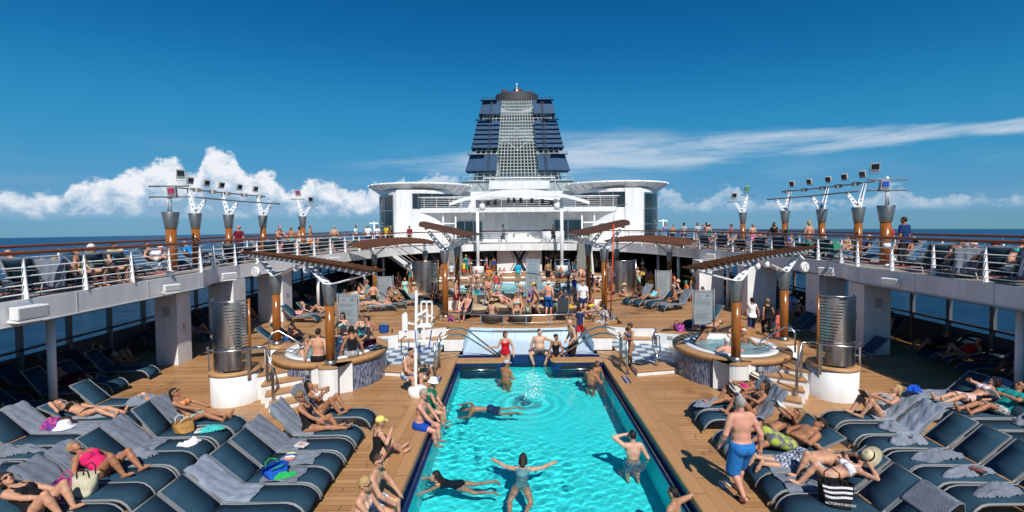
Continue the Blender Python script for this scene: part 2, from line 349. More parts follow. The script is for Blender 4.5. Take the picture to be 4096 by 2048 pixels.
pat = np.clip(.5+.9*fbm(Xg, Yg, 33, 2, .55), .08, 1)
Zg = ZW + amp*(.62*fbm(Xg, Yg, 3, 3, 2.2, 1.8, 0.55)+pat*.60*fbm(Xg*.7, Yg, 21, 3, 10.0, 1.55, 0.8)+.16*fbm(Xg*.8, Yg, 27, 2, 24.0, 1.5, 0.8))
for sx, sy, h, w in ((0.0, 13.8, .05, .28),):
    rr = np.hypot(Xg-sx, Yg-sy); Zg += h*np.exp(-(rr/w)**2)*np.cos(rr*22) + .006*np.cos(rr*19)*np.exp(-rr/.6)
pw = obj('pool_water', grid_mesh('pool_water', Xg, Yg, Zg), POOLW); tag(pw, kind='structure')
for n in ('is_caustics_caster',): setattr(pw.cycles, n, True)
bpy.data.objects['pool_basin'].cycles.is_caustics_receiver = True
sl.cycles.is_caustics_light = True
# water splash jet
r0 = random.Random(4); mb = MB()
for k in range(240):
    h = r0.random()**1.6*0.75; a = r0.uniform(0, 6.28); rr = (0.05+0.30*r0.random()*(1.1-h))
    c = Vector((0.0+rr*math.cos(a), 13.8+rr*math.sin(a), ZW+.02+h)); s = r0.uniform(.006, .016)
    mb.lathe([(0,-s*1.6),(s,0),(0,s*1.6)], 5, c=c)
tag(obj('water_splash', mb, mat('spray', (0.9,0.95,0.95), 0.1, spec=0.6)), 'white spray of water leaping from the middle of the pool', 'splash', kind='stuff')
# blocks closing the pool's far end
def end_block(side, x0, x1, lab):
    t = thing('pool_end_block', lab, 'pool edge', ((x0+x1)/2, 16.6, 0)); w = x1-x0
    nose = arc(-side*w/2*0 + (w/2-.20)*(-side), 0, .22, (math.pi/2 if side > 0 else -math.pi/2), (3*math.pi/2 if side > 0 else math.pi/2), 8)
    poly = nose + ([(w/2, -.22), (w/2, .22)] if side > 0 else [(-w/2, .22), (-w/2, -.22)])
    poly2 = [(x*1.0+(-side*.02 if abs(x+side*(w/2-.2)) < .25 else 0), y*1.14) for x, y in poly]
    obj('wooden_top', MB().prism(poly2, -.03, .035), TEAKC, t, .008)
    obj('tiled_front', MB().prism(poly, -.9, -.034), TILE, t)
    obj('slot_shade', MB().box((side*.10, -.215, -.20), (w*.74, .03, .13)), DARK, t)  # flat black plate, the shade inside the slot as colour
    obj('chrome_bar', MB().tube([(side*.10-w*.36, -.27, -.26), (side*.10+w*.36, -.27, -.26)], .022, 8), STEEL, t)
end_block(-1, -2.66, -0.85, 'low navy tiled block with wooden top closing the left of the pool end')
end_block(1, 0.80, 2.66, 'low navy tiled block with rounded wooden end on the right of the pool end')
# splash basin
def arcY(x, yc, bulge, half): return yc + bulge*(x/half)**2
mb = MB(); n = 24; xs_ = [-2.52+5.04*i/n for i in range(n+1)]
top = [(x, arcY(x, 19.85, .35, 2.6)) for x in xs_]
mb.prism([(-2.52,17.36),(2.52,17.36)]+top[::-1], -.75, 0.02); struct('splash_basin_floor', mb, LBLUE)
mb = MB()
for i in range(n):
    (xa, ya), (xb, yb) = top[i], top[i+1]
    mb.add([(xa,ya,0),(xb,yb,0),(xb,yb+.10,.40),(xa,ya+.10,.40)], [(0,1,2,3)], True)
    mb.add([(xa,ya-.06,.36),(xb,yb-.06,.36),(xb,yb-.06,.45),(xa,ya-.06,.45)], [(0,1,2,3)], True)
PANEL = mat('pale_wall_panel', (0.50, 0.60, 0.64), 0.3, noise=0.04, nscale=1.5)
t = thing('curved_basin_wall', 'curved pale blue wall of the splash basin under the terrace rail', 'wall', (0,0,0))
obj('panel', mb, PANEL, t)
mb = MB()
for x in (-1.5, -.5, .5, 1.5): mb.box((x, arcY(x,19.85,.35,2.6)+.03, .19), (.015,.03,.36), rx=-.24)
obj('panel_joint', mb, mat('joint_grey', (.33,.4,.44), .4), t)
for s in (-1, 1):
    t = thing('basin_pier', 'white pier with planked top on the %s of the splash basin' % ('left' if s < 0 else 'right'), 'pier', (s*2.93, 0, 0))
    obj('wall', MB().prism([(-.40,17.9),(.40,17.9),(.40,20.3),(-.40,20.3)], 0, .50), WHITE, t)
    obj('planked_top', MB().prism([(-.43,17.86),(.43,17.86),(.43,20.4),(-.43,20.4)], .502, .55), TEAKY, t)
    obj('side_wall', MB().prism([(-s*.41,17.4),(-s*.402,17.4),(-s*.402,20),(-s*.41,20)], .0, .45), LBLUE, t)
# ---------------------------------------------------------------- chequered sunken floor each side
def checker_mat():
    m = bpy.data.materials.new('chequered_tile'); m.use_nodes = True; nt = m.node_tree; N = nt.nodes.new; L = nt.links.new; b = nt.nodes['Principled BSDF']
    tc = N('ShaderNodeTexCoord'); c = N('ShaderNodeTexChecker'); c.inputs['Scale'].default_value = 2.6; L(tc.outputs['Object'], c.inputs[0])
    c.inputs[1].default_value = (0.50, 0.58, 0.64, 1); c.inputs[2].default_value = (0.075, 0.105, 0.16, 1)
    n = N('ShaderNodeTexNoise'); n.inputs['Scale'].default_value = 1.3; n.inputs['Detail'].default_value = 5; L(tc.outputs['Object'], n.inputs[0])
    r = N('ShaderNodeValToRGB'); L(n.outputs[0], r.inputs[0]); r.color_ramp.elements[0].position = .45; r.color_ramp.elements[1].position = .6
    r.color_ramp.elements[0].color = (.42,.42,.42,1); r.color_ramp.elements[1].color = (.08,.08,.08,1); L(r.outputs[0], b.inputs['Roughness'])
    L(c.outputs[0], b.inputs['Base Color']); return m
CHK = checker_mat(); mb = MB()
for s in (-1, 1):
    p = [(s*3.47,15.9),(s*5.6,15.6),(s*6.0,16.6),(s*5.6,18.6),(s*3.9,18.9),(s*3.47,19.6)]
    mb.prism(p, .0, .012)
struct('chequered_floor', mb, CHK)
for s in (-1, 1):
    side = 'left' if s < 0 else 'right'
    t = thing('deck_kerb', 'low kerb with wooden top in front of the chequered floor %s of the pool' % side, 'kerb', (0,0,0))
    f = arc(s*4.2, 14.75, 1.05, math.pi*.62 if s < 0 else math.pi*.38, math.pi*.62 if s < 0 else math.pi*.38, 1)
    outer = [(s*3.47,14.75),(s*4.95,15.05)]; inner = [(s*4.85,15.62),(s*3.47,15.55)]
    obj('riser', MB().prism(outer+inner, 0, .14), WHITE, t)
    obj('tread', MB().prism([(s*3.46,14.70),(s*4.95,15.0)]+[(s*4.86,15.65),(s*3.46,15.58)], .142, .19), TEAKC, t, .01)
    t = thing('deck_step', 'two pale steps with a wooden tread behind the chequered floor %s of the pool' % side, 'steps', (0,0,0))
    a = [(s*3.5,19.2),(s*4.5,18.75),(s*5.9,18.7)]
    obj('riser', MB().prism(a+[(s*5.9,19.3),(s*4.6,19.4),(s*3.5,19.9)], 0, .17), WHITE, t)
    obj('tread', MB().prism([(x, y-.03) for x, y in a]+[(s*5.9,19.1),(s*4.6,19.2),(s*3.5,19.7)], .172, .20), TEAKC, t)
    obj('upper_riser', MB().prism([(s*3.5,19.7),(s*4.6,19.2),(s*5.9,19.1),(s*5.9,19.35),(s*4.6,19.45),(s*3.5,19.95)], .202, .49), WHITE, t)
# side terrace each side, a step above the pool deck
mb = MB()
for s in (-1, 1):
    mb.prism([(s*3.6,19.97),(s*4.6,19.47),(s*6.1,19.37),(s*8.1,17.9),(s*9.6,19.0),(s*9.5,25),(s*8.6,27.6),(s*6.3,27.2),(s*4.35,26.2),(s*4.35,20.4)], .0, .50)
struct('raised_side_deck', mb, TEAK)
for s in (-1, 1):
    side = 'left' if s < 0 else 'right'
    t = thing('white_parapet', 'low white wall beside the hot tub on the %s of the pool' % side, 'wall', (0,0,0))
    q = [(s*4.75,16.5),(s*5.6,16.35),(s*8.3,17.6),(s*7.9,18.1),(s*5.75,18.7),(s*4.9,18.7)] if 0 else [(s*5.30,18.45),(s*8.25,17.40),(s*8.5,18.2),(s*5.5,19.45)]
    obj('wall', MB().prism(q, 0, .53), WHITE, t); obj('wooden_cap', MB().prism(q, .533, .57), TEAKC, t)
    obj('vent', MB().box((s*5.75, 18.275, .36), (.2, .02, .14), rz=-s*.342), mat('vent_grey', (.3,.32,.34), .5), t)
# ---------------------------------------------------------------- lounge terrace and second pool
mb = MB(); xs_ = [-4.3+8.6*i/28 for i in range(29)]
fr = [(x, arcY(x, 20.0, 1.35, 4.3)) for x in xs_]
mb.prism(fr+[(4.3,25.4),(-4.3,25.4)], .0, .42); struct('lounge_terrace', mb, TEAK)
mb = MB(); mb.prism([(x, y-.12) for x, y in fr]+[(x, y+.38) for x, y in fr[::-1]], .30, .45); struct('terrace_edge_planks', mb, TEAKC)
SX, SY, SCY = 8.6, 6.4, 31.6
mb = MB(); el = [(SX*math.cos(a), SCY+SY*math.sin(a)) for a in [2*math.pi*i/64 for i in range(64)]]
mb.prism(el, 0, .30); struct('upper_pool_base', mb, WHITE)
mb = MB(); mb.lathe([(1.0,.50),(1.02,.50),(1.02,.44)],64,c=(0,SCY,0),sx=SX,sy=SY)
mb.lathe([(.60,.50),(1.0,.50)],64,c=(0,SCY,0),sx=SX,sy=SY); struct('upper_pool_deck', mb, TEAK)
mb = MB(); mb.lathe([(1.0,.0),(1.0,.44)],64,c=(0,SCY,0),sx=SX,sy=SY); struct('upper_pool_riser', mb, WHITE)
mb = MB(); mb.lathe([(.60,.2),(.60,.56),(.565,.56),(.565,-.3),(0,-.3)],64,c=(0,SCY,0),sx=SX,sy=SY); struct('upper_pool_basin', mb, mat('upper_pool_rim', (.45,.56,.60), .35))
mb = MB(); mb.lathe([(.58,.562),(.62,.566),(.62,.50)],64,c=(0,SCY,0),sx=SX,sy=SY); struct('upper_pool_coping', mb, TEAKC)
xs = np.linspace(-1,1,70); Xg, Yg = np.meshgrid(xs, xs); mk = (Xg**2+Yg**2) < 1.0
wz = .40+.008*fbm(Xg*4.8, Yg*3.6, 11, 3, 3.0)
tag(obj('upper_pool_water', grid_mesh('upper_pool_water', Xg*SX*.57, SCY+Yg*SY*.57, wz, mk), mat('upper_water', (0.10,0.50,0.56), 0.08, spec=0.6, bump=.4, bscale=5)), kind='structure')
for s in (-1, 1):
    side = 'left' if s < 0 else 'right'
    t = thing('pool_steps', 'wooden steps with navy risers up to the upper pool on the %s' % side, 'steps', (s*5.6, 25.6, 0))
    for k in range(3):
        obj('riser', MB().box((0, k*.34+.2, .07+k*.16), (2.0, .9, .14-.004)), TILE, t)
        obj('tread', MB().box((0, k*.34-.06, .155+k*.16), (2.05, .42, .03)), TEAKC, t)
    t = thing('terrace_box', 'white box seat with an embossed cross at the %s back of the lounge terrace' % side, 'planter', (s*3.75, 24.7, .42))
    obj('box', MB().box((0,0,.28), (1.0,.5,.56)), WHITE, t, .02); obj('planked_lid', MB().box((0,0,.585), (1.1,.6,.05)), TEAKC, t)
    mbx = MB(); 
    for a in (.7, -.7): mbx.box((0,-.258,.28), (.04,.012,.26), ry=a)
    obj('emblem', mbx, mat('emboss', (.6,.62,.64), .5), t)
DEPTH = mat('depth_sign_blue', (0.02,0.03,0.10), .4)
LETW = mat('sign_letters_white', (.75,.78,.8), .5)
def depth_sign(loc, rz, label, body, w=.62, d=.2, rx=0):
    t = thing('depth_sign', label, 'sign', loc, rz); obj('plate', MB().box((0,0,.004), (w,d,.008)), DEPTH, t)
    me = text_mesh(body, d*.62); o = obj('lettering', me, LETW, t); o.location = (0,0,.0105); t.rotation_euler = (rx, 0, rz)
depth_sign((-3.02, 14.5, .008), R_(90), 'small navy depth marking set in the left coping of the pool', '1.80m 6ft 0in')
depth_sign((3.02, 14.4, .008), R_(-90), 'small navy depth marking set in the right coping of the pool', '1.80m 6ft 0in')
depth_sign((-1.9, SCY+SY*.575, .565), 0, 'navy depth plate on the far rim of the upper pool, left one', '1.22m 4ft', 1.0, .24)
depth_sign((1.9, SCY+SY*.575, .565), 0, 'navy depth plate on the far rim of the upper pool, right one', '1.22m 4ft', 1.0, .24)
# stage behind the second pool
mb = MB()
for k in range(3): mb.prism([(-7,37.3+k*.45),(7,37.3+k*.45),(8,44),(-8,44)], .0, .28+k*.19)
struct('stage_steps', mb, WHITE)
mb = MB()
for k in range(3): mb.prism([(-7.02,37.26+k*.45),(7.02,37.26+k*.45),(7.02,37.62+k*.45 if k < 2 else 44),(-7.02,37.62+k*.45 if k < 2 else 44)], .283+k*.19, .315+k*.19)
struct('stage_treads', mb, TEAKC)
# ---------------------------------------------------------------- upper deck: one slab with an oval opening
EDGE = [(12.35,-5),(12.35,17.2),(12.8,18.4),(12.9,20.5),(12.6,23),(12.0,26.5),(11.2,30),(10.1,33.5),(8.6,36.6),(6.6,38.7),(4.2,39.8),(2,40.3),(0,40.4)]
ZU, ZB = 3.30, 2.68
OUTX = 16.15
def slab(z0, z1, inset=0.0):
    mb = MB()
    for s in (-1, 1):
        for i in range(len(EDGE)-1):
            (xa, ya), (xb, yb) = EDGE[i], EDGE[i+1]; xa += inset*(1 if xa > 0 else 0); xb += inset*(1 if xb > .1 else 0)
            o = [(s*xa,ya),(s*xb,yb),(s*OUTX,yb),(s*OUTX,ya)]
            for z, fl in ((z1, s < 0), (z0, s > 0)):
                vs = [(x, y, z) for x, y in o]; mb.add(vs if not fl else vs[::-1], [(0,1,2,3)])
            e = [(s*xa,ya,z0),(s*xb,yb,z0),(s*xb,yb,z1),(s*xa,ya,z1)]; mb.add(e if s > 0 else e[::-1], [(0,1,2,3)])
            mb.add([(s*OUTX,ya,z0),(s*OUTX,yb,z0),(s*OUTX,yb,z1),(s*OUTX,ya,z1)], [(0,1,2,3)])
    y = 40.4; mb.add([(-OUTX,y,z1),(OUTX,y,z1),(OUTX,62,z1),(-OUTX,62,z1)], [(0,1,2,3)]); mb.add([(-OUTX,y,z0),(-OUTX,62,z0),(OUTX,62,z0),(OUTX,y,z0)], [(0,1,2,3)])
    return mb
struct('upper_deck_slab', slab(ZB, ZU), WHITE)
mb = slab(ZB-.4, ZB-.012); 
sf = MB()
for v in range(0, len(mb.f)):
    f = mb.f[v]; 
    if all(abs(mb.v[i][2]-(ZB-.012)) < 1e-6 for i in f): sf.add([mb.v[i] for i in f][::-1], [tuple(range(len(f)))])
struct('gallery_shade_sheet', sf, mat('shade_sheet_dark', (.055,.05,.048), .8))  # dark sheet added under the white slab to dim the gallery
DECKG = mat('upper_deck_coat', (0.29,0.245,0.20), 0.7, noise=0.12, nscale=3)
def strip(w0, w1, z):
    mb = MB()
    for s in (-1, 1):
        for i in range(len(EDGE)-2):
            (xa, ya), (xb, yb) = EDGE[i], EDGE[i+1]
            o = [(s*(xa+w0),ya,z),(s*(xa+w1) if w1 < 3 else s*(OUTX-.1),ya,z),(s*(xb+w1) if w1 < 3 else s*(OUTX-.1),yb,z),(s*(xb+w0),yb,z)]
            mb.add(o if s > 0 else o[::-1], [(0,1,2,3)])
    return mb
struct('upper_deck_floor', strip(.10, 9, ZU+.006), DECKG)
struct('jogging_track', strip(.75, 1.75, ZU+.011), mat('red_track', (0.30,0.10,0.085), .75, noise=.1, nscale=4))
# drip edge line along the fascia
mb = MB()
for s in (-1, 1):
    mb.tube([(s*(x-.012), y, ZB+.03) for x, y in EDGE[:-1]], .02, 5)
tag(obj('drip_edge', mb, mat('grey_seam', (.42,.44,.46), .5)), 'thin grey drip line along the foot of the upper deck fascia', 'trim')
SEAM = mat('plate_seam', (.50,.51,.50), .5)
for s in (-1, 1):
    m = MB()
    for y in [5+2.4*k for k in range(14)]:
        x = np.interp(y, [e[1] for e in EDGE], [e[0] for e in EDGE]); m.box((s*(x-.003),y,(ZU+ZB)/2), (.012,.022,ZU-ZB-.02))
    tag(obj('plate_seam', m, SEAM), 'vertical weld seams along the %s upper deck fascia' % ('left' if s < 0 else 'right'), 'trim', kind='stuff')
# underside soffit beams
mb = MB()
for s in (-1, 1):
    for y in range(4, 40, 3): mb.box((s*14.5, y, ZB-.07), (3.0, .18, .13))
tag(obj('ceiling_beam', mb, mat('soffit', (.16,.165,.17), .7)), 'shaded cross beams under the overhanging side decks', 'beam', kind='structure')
# ---------------------------------------------------------------- railings
def railing(name, label, path, h=1.12, bars=5, step=1.55, zb=ZU, top=RAILW, posts=True, n_post_w=.07):
    """path: list of (x,y); posts are flat blades, tubes between them, a wooden handrail on top"""
    t = thing(name, label, 'railing', (0,0,0))
    P = [Vector((x, y, 0)) for x, y in path]
    obj('handrail', MB().tube([(p.x, p.y, zb+h) for p in P], .048, 8), top, t)
    for k in range(bars):
        z = zb + .12 + (h-.26)*k/(bars-1)
        obj('rail_bar', MB().tube([(p.x, p.y, z) for p in P], .017, 6), WHITE2, t)
    d = 0.0; acc = step*.3; pm = None
    for a, b in zip(P, P[1:]):
        L = (b-a).length; u = (b-a)/L; ang = math.atan2(u.y, u.x)
        while acc < d+L:
            q = a+u*(acc-d)
            if pm is None:
                m = MB(); m.add([(-.012,-.10,0),(.012,-.10,0),(.012,.06,0),(-.012,.06,0),(-.012,-.012,h-.03),(.012,-.012,h-.03),(.012,.03,h-.03),(-.012,.03,h-.03)],
                    [(0,3,2,1),(4,5,6,7),(0,1,5,4),(1,2,6,5),(2,3,7,6),(3,0,4,7)])
                o = obj('post', m, WHITE2, t); pm = o.data
            else: o = obj('post', pm, None, t)
            o.location = (q.x, q.y, zb); o.rotation_euler = (0, 0, ang); acc += step
        d += L
    return t
for s in (-1, 1):
    side = 'left' if s < 0 else 'right'
    railing('railing', 'white bar railing with wooden handrail along the inner edge of the %s upper deck' % side, [(s*(x+.07), y) for x, y in EDGE[:-2]])
    railing('railing', 'white bar railing with wooden handrail along the outer sea side of the %s upper deck' % side, [(s*(OUTX-.08), y) for y in (-5, 10, 25, 45)], step=2.2, h=1.15)
railing('railing', 'white bar railing with wooden handrail across the deck over the stage', [(x, 40.4+abs(x)**2*-.02+.08) for x in (-4,-2,0,2,4)], step=1.2)
# ---------------------------------------------------------------- side galleries under the upper deck
GREY = mat('shade_paint', (.52,.53,.55), .5)
def pillar(x, y, w, d, label, box=True):
    t = thing('white_pillar', label, 'pillar', (x, y, 0)); obj('shaft', MB().box((0,0,ZB/2), (w,d,ZB-.01)), WHITE, t)
    if box: obj('hatch', MB().box((.04,-d/2-.012,1.95), (.26,.024,.34)), mat('hatch_grey', (.42,.43,.44), .5), t)
    s = -1 if x > 0 else 1
    obj('switch_plate', MB().box((s*(w/2+.01),0,1.35), (.02,.12,.22)), BRUSH, t)
    mb = MB()
    for dx in (-w/6, w/6): mb.box((dx,-d/2-.001,ZB/2), (.008,.004,ZB-.02))
    obj('panel_seam', mb, mat('joint_line', (.5,.51,.52), .5), t)
pillar(-13.15,16.7,.80,.70, 'nearest white pillar under the left upper deck, sunlit at its foot')
pillar(-13.4,20.3,1.1,.9, 'second white pillar from the front under the left upper deck', False)
pillar(-13.3,24.2,1.3,1.0, 'third white pillar from the front under the left upper deck', False)
pillar(13.0,17.3,1.0,.8, 'nearest white pillar under the right upper deck, all in shade')
pillar(13.6,20.6,1.2,.9, 'second white pillar from the front under the right upper deck', False)
pillar(12.6,24.6,1.5,1.1, 'third white pillar from the front under the right upper deck, behind the shower', False)
pillar(11.6,28.4,1.5,1.1, 'fourth white pillar from the front under the right upper deck', False)
for s in (-1, 1):
    side = 'left' if s < 0 else 'right'
    for k, (x, y, lab) in enumerate(((13.3,12.4,'nearest the camera'),(10.9,31.5,'by the far rules sign'),(10.6,35,'furthest back'),(12.3,27.2,'in the middle of the gallery'))):
        t = obj('support_pole', MB().tube([(0,0,0),(0,0,ZB-.01)], .095, 12), WHITE2); t.location = (s*x, y, 0)
        tag(t, 'round white support pole under the %s upper deck, %s' % (side, lab), 'pole')
    # windbreak frames, open to the sea
    t = thing('windbreak', 'glazed windbreak frames along the %s side of the pool deck, sea behind' % side, 'windbreak', (s*16.15, 0, 0))
    obj('bulwark', MB().box((0,29,.49), (.10,66,.98)), mat('bulwark_dark', (.05,.06,.07), .6), t); obj('top_rail', MB().box((0,29,1.16), (.12,66,.07)), mat('dark_rail', (.07,.05,.045), .4), t)
    obj('mid_rail', MB().box((0,29,2.0), (.05,66,.05)), mat('frame_grey', (.16,.18,.2), .5), t)
    obj('glass', MB().box((0,29,1.83),(.02,66,1.66)), mat('tinted_pane', (.008,.020,.032), .08, alpha=.22), t)
    pm = None
    for k in range(30):
        y = 3+k*1.6
        if pm is None: o = obj('mullion', MB().box((0,0,ZB/2), (.12,.14,ZB-.01)), mat('frame_grey', (.16,.18,.2), .5), t); pm = o.data
        else: o = obj('mullion', pm, None, t)
        o.location = (0, y, 0)
# dark rooms behind the stage, below the upper deck
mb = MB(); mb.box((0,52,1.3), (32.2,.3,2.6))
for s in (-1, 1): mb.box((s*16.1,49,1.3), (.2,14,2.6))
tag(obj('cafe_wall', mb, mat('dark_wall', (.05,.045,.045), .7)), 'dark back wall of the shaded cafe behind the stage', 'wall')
t = thing('bar_counter', 'dark bar counter with bottles in the shade behind the stage on the right', 'bar', (7.6, 46, .0))
obj('counter', MB().box((0,0,.55), (4.6,.7,1.1)), mat('bar_wood', (.05,.03,.025), .4), t)
mb = MB()
for k in range(22): mb.lathe([(.04,0),(.04,.2),(.014,.25),(.014,.32)], 8, c=(-2+k*.19, .1*math.sin(k*7), 1.1))
obj('bottle_row', mb, mat('bottle_glass', (.08,.14,.12), .1), t)['kind'] = 'stuff'
for x0, x1, s in ((-8.6,-2.4,'left'),(2.4,8.6,'right')):
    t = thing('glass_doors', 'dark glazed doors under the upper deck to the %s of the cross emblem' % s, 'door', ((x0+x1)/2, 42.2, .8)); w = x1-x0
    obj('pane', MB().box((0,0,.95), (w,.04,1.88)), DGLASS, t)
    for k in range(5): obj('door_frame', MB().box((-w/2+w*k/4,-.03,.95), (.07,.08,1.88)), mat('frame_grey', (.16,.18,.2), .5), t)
# emblem wall
t = thing('emblem_wall', 'white wall with a large navy cross emblem at the back of the stage', 'wall', (.0, 41.6, .68))
obj('wall', MB().box((0,0,1.0), (4.1,.3,2.0)), WHITE, t)
NV = mat('emblem_navy', (.006,.010,.040), .5)
def xs4(h, w, t_): # slanted bar polygon pair in XZ
    return [(-w/2-t_/2,0),(-w/2+t_/2,0),(w/2+t_/2,h),(w/2-t_/2,h)]
mb = MB(); H = 1.86
def xz(poly, y0, y1):
    o = MB().prism([(x, z) for x, z in poly], y0, y1); o.v = [(x, z_, y) for x, y, z_ in [(v[0], v[1], v[2]) for v in o.v]]; o.f = [tuple(reversed(f)) for f in o.f]; return o
def addm(a, b): a.add(b.v, b.f); return a
addm(mb, xz(xs4(H,1.0,.36), -.172, -.158)); 
q = xs4(H,1.0,.36); addm(mb, xz([(-x, z) for x, z in q], -.178, -.173))
for dx in (-.36, .36):
    p = [(x+dx, z) for x, z in xs4(H,1.0,.07)]
    # thin outline strokes, cut at the crossing
    for (z0, z1) in ((0,H*.40),(H*.60,H)):
        f = lambda z: -0.5+z/H
        sgn = 1
        pl = [(f(z0)*1.0+dx-.035, z0),(f(z0)+dx+.035, z0),(f(z1)+dx+.035, z1),(f(z1)+dx-.035, z1)]
        keep = (dx < 0) == (z0 > 0)
        addm(mb, xz(pl, -.170, -.160)) ; addm(mb, xz([(-x, z) for x, z in pl], -.170, -.160))
o = obj('emblem', mb, NV, t); o.location = (0, 0, .06)
obj('wall_plate', MB().box((1.35,-.16,.45), (.28,.03,.3)), BRUSH, t)
for s in (-1, 1):
    mb = MB(); mb.prism([(-.95,0),(.75,0),(.45,3.6),(-.5,3.6)] if 0 else [(-1,0),(1,0)]+[(.6,1),(-.6,1)], 0, 1)
    m2 = xz([(-.85,0),(.7,0),(.42,3.5),(-.5,3.5)], -.25, .25)
    if s < 0: m2 = m2.mirror()
    t = thing('grey_pylon', 'tapered grey pylon standing on the %s of the stage' % ('left' if s < 0 else 'right'), 'pylon', (s*5.6, 39.2, .3))
    obj('body', m2, mat('concrete_grey', (.20,.20,.185), .6, noise=.08, nscale=2), t)
    obj('white_edge', MB().bar((s*.72,-.02,0), (s*.45,-.02,3.5), .14, .56, up=(0,1,0)), WHITE, t)
# dark back lining behind the opening between doors
# ---------------------------------------------------------------- deckhouse with two round towers
t = thing('deckhouse', 'white deckhouse with long balconies and dark windows below the funnel', 'building', (0, 46, ZU))
obj('front_wall', MB().box((0,.4,1.5), (22.0,.8,3.0)), WHITE, t)
mb = MB(); mb.prism([(-1.7,-.001),(-1.0,-.55),(1.0,-.55),(1.7,-.001)], 0, 2.95); obj('central_bay', mb, WHITE, t)
obj('balcony_slab', MB().box((0,-.9,3.12), (22.8,3.0,.46)), WHITE, t)
obj('upper_wall', MB().box((0,3.4,4.3), (14,.6,1.95)), WHITE, t)
obj('upper_window', MB().box((0,3.08,4.0), (8.4,.06,.8)), DGLASS, t)
def window(x0, x1, z0, z1, y=-.0, n=2):
    w = obj('window', MB().box(((x0+x1)/2, y-.02, (z0+z1)/2), (x1-x0+.14, .05, z1-z0+.14)), BRUSH, t)
    for k in range(n):
        a = x0+(x1-x0)*k/n; b = x0+(x1-x0)*(k+1)/n
        obj('pane', MB().box(((a+b)/2, y-.045, (z0+z1)/2), (b-a-.08, .03, z1-z0)), TEALGL, w)
window(-10.2,-7.0,.1,2.4,n=2); window(-6.3,-3.7,.05,2.05,n=3); window(3.6,6.4,.05,2.1,n=2); window(7.0,10.0,.1,2.4,n=3)
mb = MB()
for s in (-1, 1):
    for x in (5.7, 6.9, 8.2):
        mb.box((s*(x+.4), -2.0, 1.45), (.14,.14,2.85))
    mb.box((s*7.35,-2.0,1.85),(2.6,.12,.12))
obj('portal_frame', mb, WHITE2, t)
mb = MB()
for x, z in ((-10.6,1.6),(-3.2,2.5),(-1.4,2.6),(.0,2.6),(1.4,2.6),(3.3,2.5),(10.6,2.3)): mb.box((x,-2.45 if abs(x) < 4 else -.12,z+.1), (.16,.2,.2)); 
obj('wall_lamp', mb, ALU, t)
mb = MB(); mb.box((-10.9,-.1,1.1),(.5,.16,.8)); mb.box((-10.7,-.1,1.75),(.25,.16,.35)); obj('electrical_box', mb, WHITE2, t)
mb = MB(); mb.box((0,-.57,1.75),(.4,.03,.55)); obj('notice_plate', mb, mat('notice', (.7,.71,.70), .5), t)
mb = MB(); mb.box((0,-.6,.95),(3.4,.08,.08)); obj('wall_bench_rail', mb, WHITE2, t)
for s in (-1, 1):
    side = 'left' if s < 0 else 'right'
    k = thing('round_tower', 'white round tower with tall dark windows and disc roof on the %s' % side, 'tower', (s*10.15, 47.7, ZU))
    mb = MB(); mb.lathe([(4.15,0),(4.15,5.1)], 48); obj('drum', mb, WHITE, k)
    # outer window strip: curved dark glass with mullions
    c = -math.pi/2 + s*R_(62)
    g = MB(); g.lathe([(4.185,.2),(4.185,4.7)], 14, c-R_(34), c+R_(34)); obj('window', g, DGLASS, k)
    f = MB()
    for i in range(5):
        a = c-R_(34)+R_(68)*i/4; f.box((4.2*math.cos(a),4.2*math.sin(a),2.4), (.10,.07,4.4), rz=a)
    for z in (.2,1.65,3.15,4.6): f.lathe([(4.22,z-.04),(4.22,z+.04)], 14, c-R_(34), c+R_(34))
    obj('window_frame', f, BRUSH, k)
    c2 = -math.pi/2 - s*R_(38)
    g = MB(); g.lathe([(4.18,3.3),(4.18,4.75)], 14, c2-R_(48), c2+R_(40)); obj('upper_window', g, DGLASS, k)
    f = MB()
    for i in range(6):
        a = c2-R_(48)+R_(88)*i/5; f.box((4.2*math.cos(a),4.2*math.sin(a),4.0), (.06,.05,1.5), rz=a)
    obj('upper_frame', f, BRUSH, k)
    obj('front_panel', MB().box((s*.75,-4.0,2.55), (1.5,.5,5.1)), WHITE, k)
    r = MB(); r.lathe([(3.9,4.75),(5.0,5.55),(5.28,5.62),(5.28,5.80),(0,6.12)], 56, sx=1.0, sy=.86); obj('disc_roof', r, mat('roof_white', (.76,.76,.74), .5), k)
    m = MB()
    for i in range(28):
        a = 2*math.pi*i/28; m.bar((4.0*math.cos(a),3.44*math.sin(a)-.02,4.85), (5.1*math.cos(a),4.38*math.sin(a),5.57), .04, .14)
    obj('roof_rib', m, WHITE, k)
    m = MB()
    for i in range(20):
        a = 2*math.pi*i/20; m = MB(); m.lathe([(.0,-.1),(.1,-.06),(.1,.06),(0,.1)], 8, c=(5.3*math.cos(a),4.56*math.sin(a),5.71)); obj('roof_lamp', m, WHITE2, k)
    # balcony rail on the second level
    rl = railing('railing', 'white balcony railing in front of the %s tower' % side, [(s*10.6,43.6),(s*3.3,43.6)], h=1.0, zb=ZU+3.36, step=1.2, top=WHITE2)
    # vent mast beside the tower
    v = thing('vent_mast', 'thin white mast with a lamp beside the %s tower' % side, 'mast', (s*14.6, 46, ZU))
    obj('pole', MB().tube([(0,0,0),(0,0,2.1)], .07, 8), WHITE2, v); obj('crossarm', MB().box((0,0,1.95),(.9,.12,.12)), WHITE2, v); obj('lamp', MB().lathe([(0,-.12),(.13,0),(0,.14)], 10, c=(s*.35,0,1.6)), ALU, v)
railing('railing', 'white railing along the middle of the upper balcony of the deckhouse', [(-3.2,43.6),(3.2,43.6)], h=1.0, zb=ZU+3.36, step=1.2, top=WHITE2)
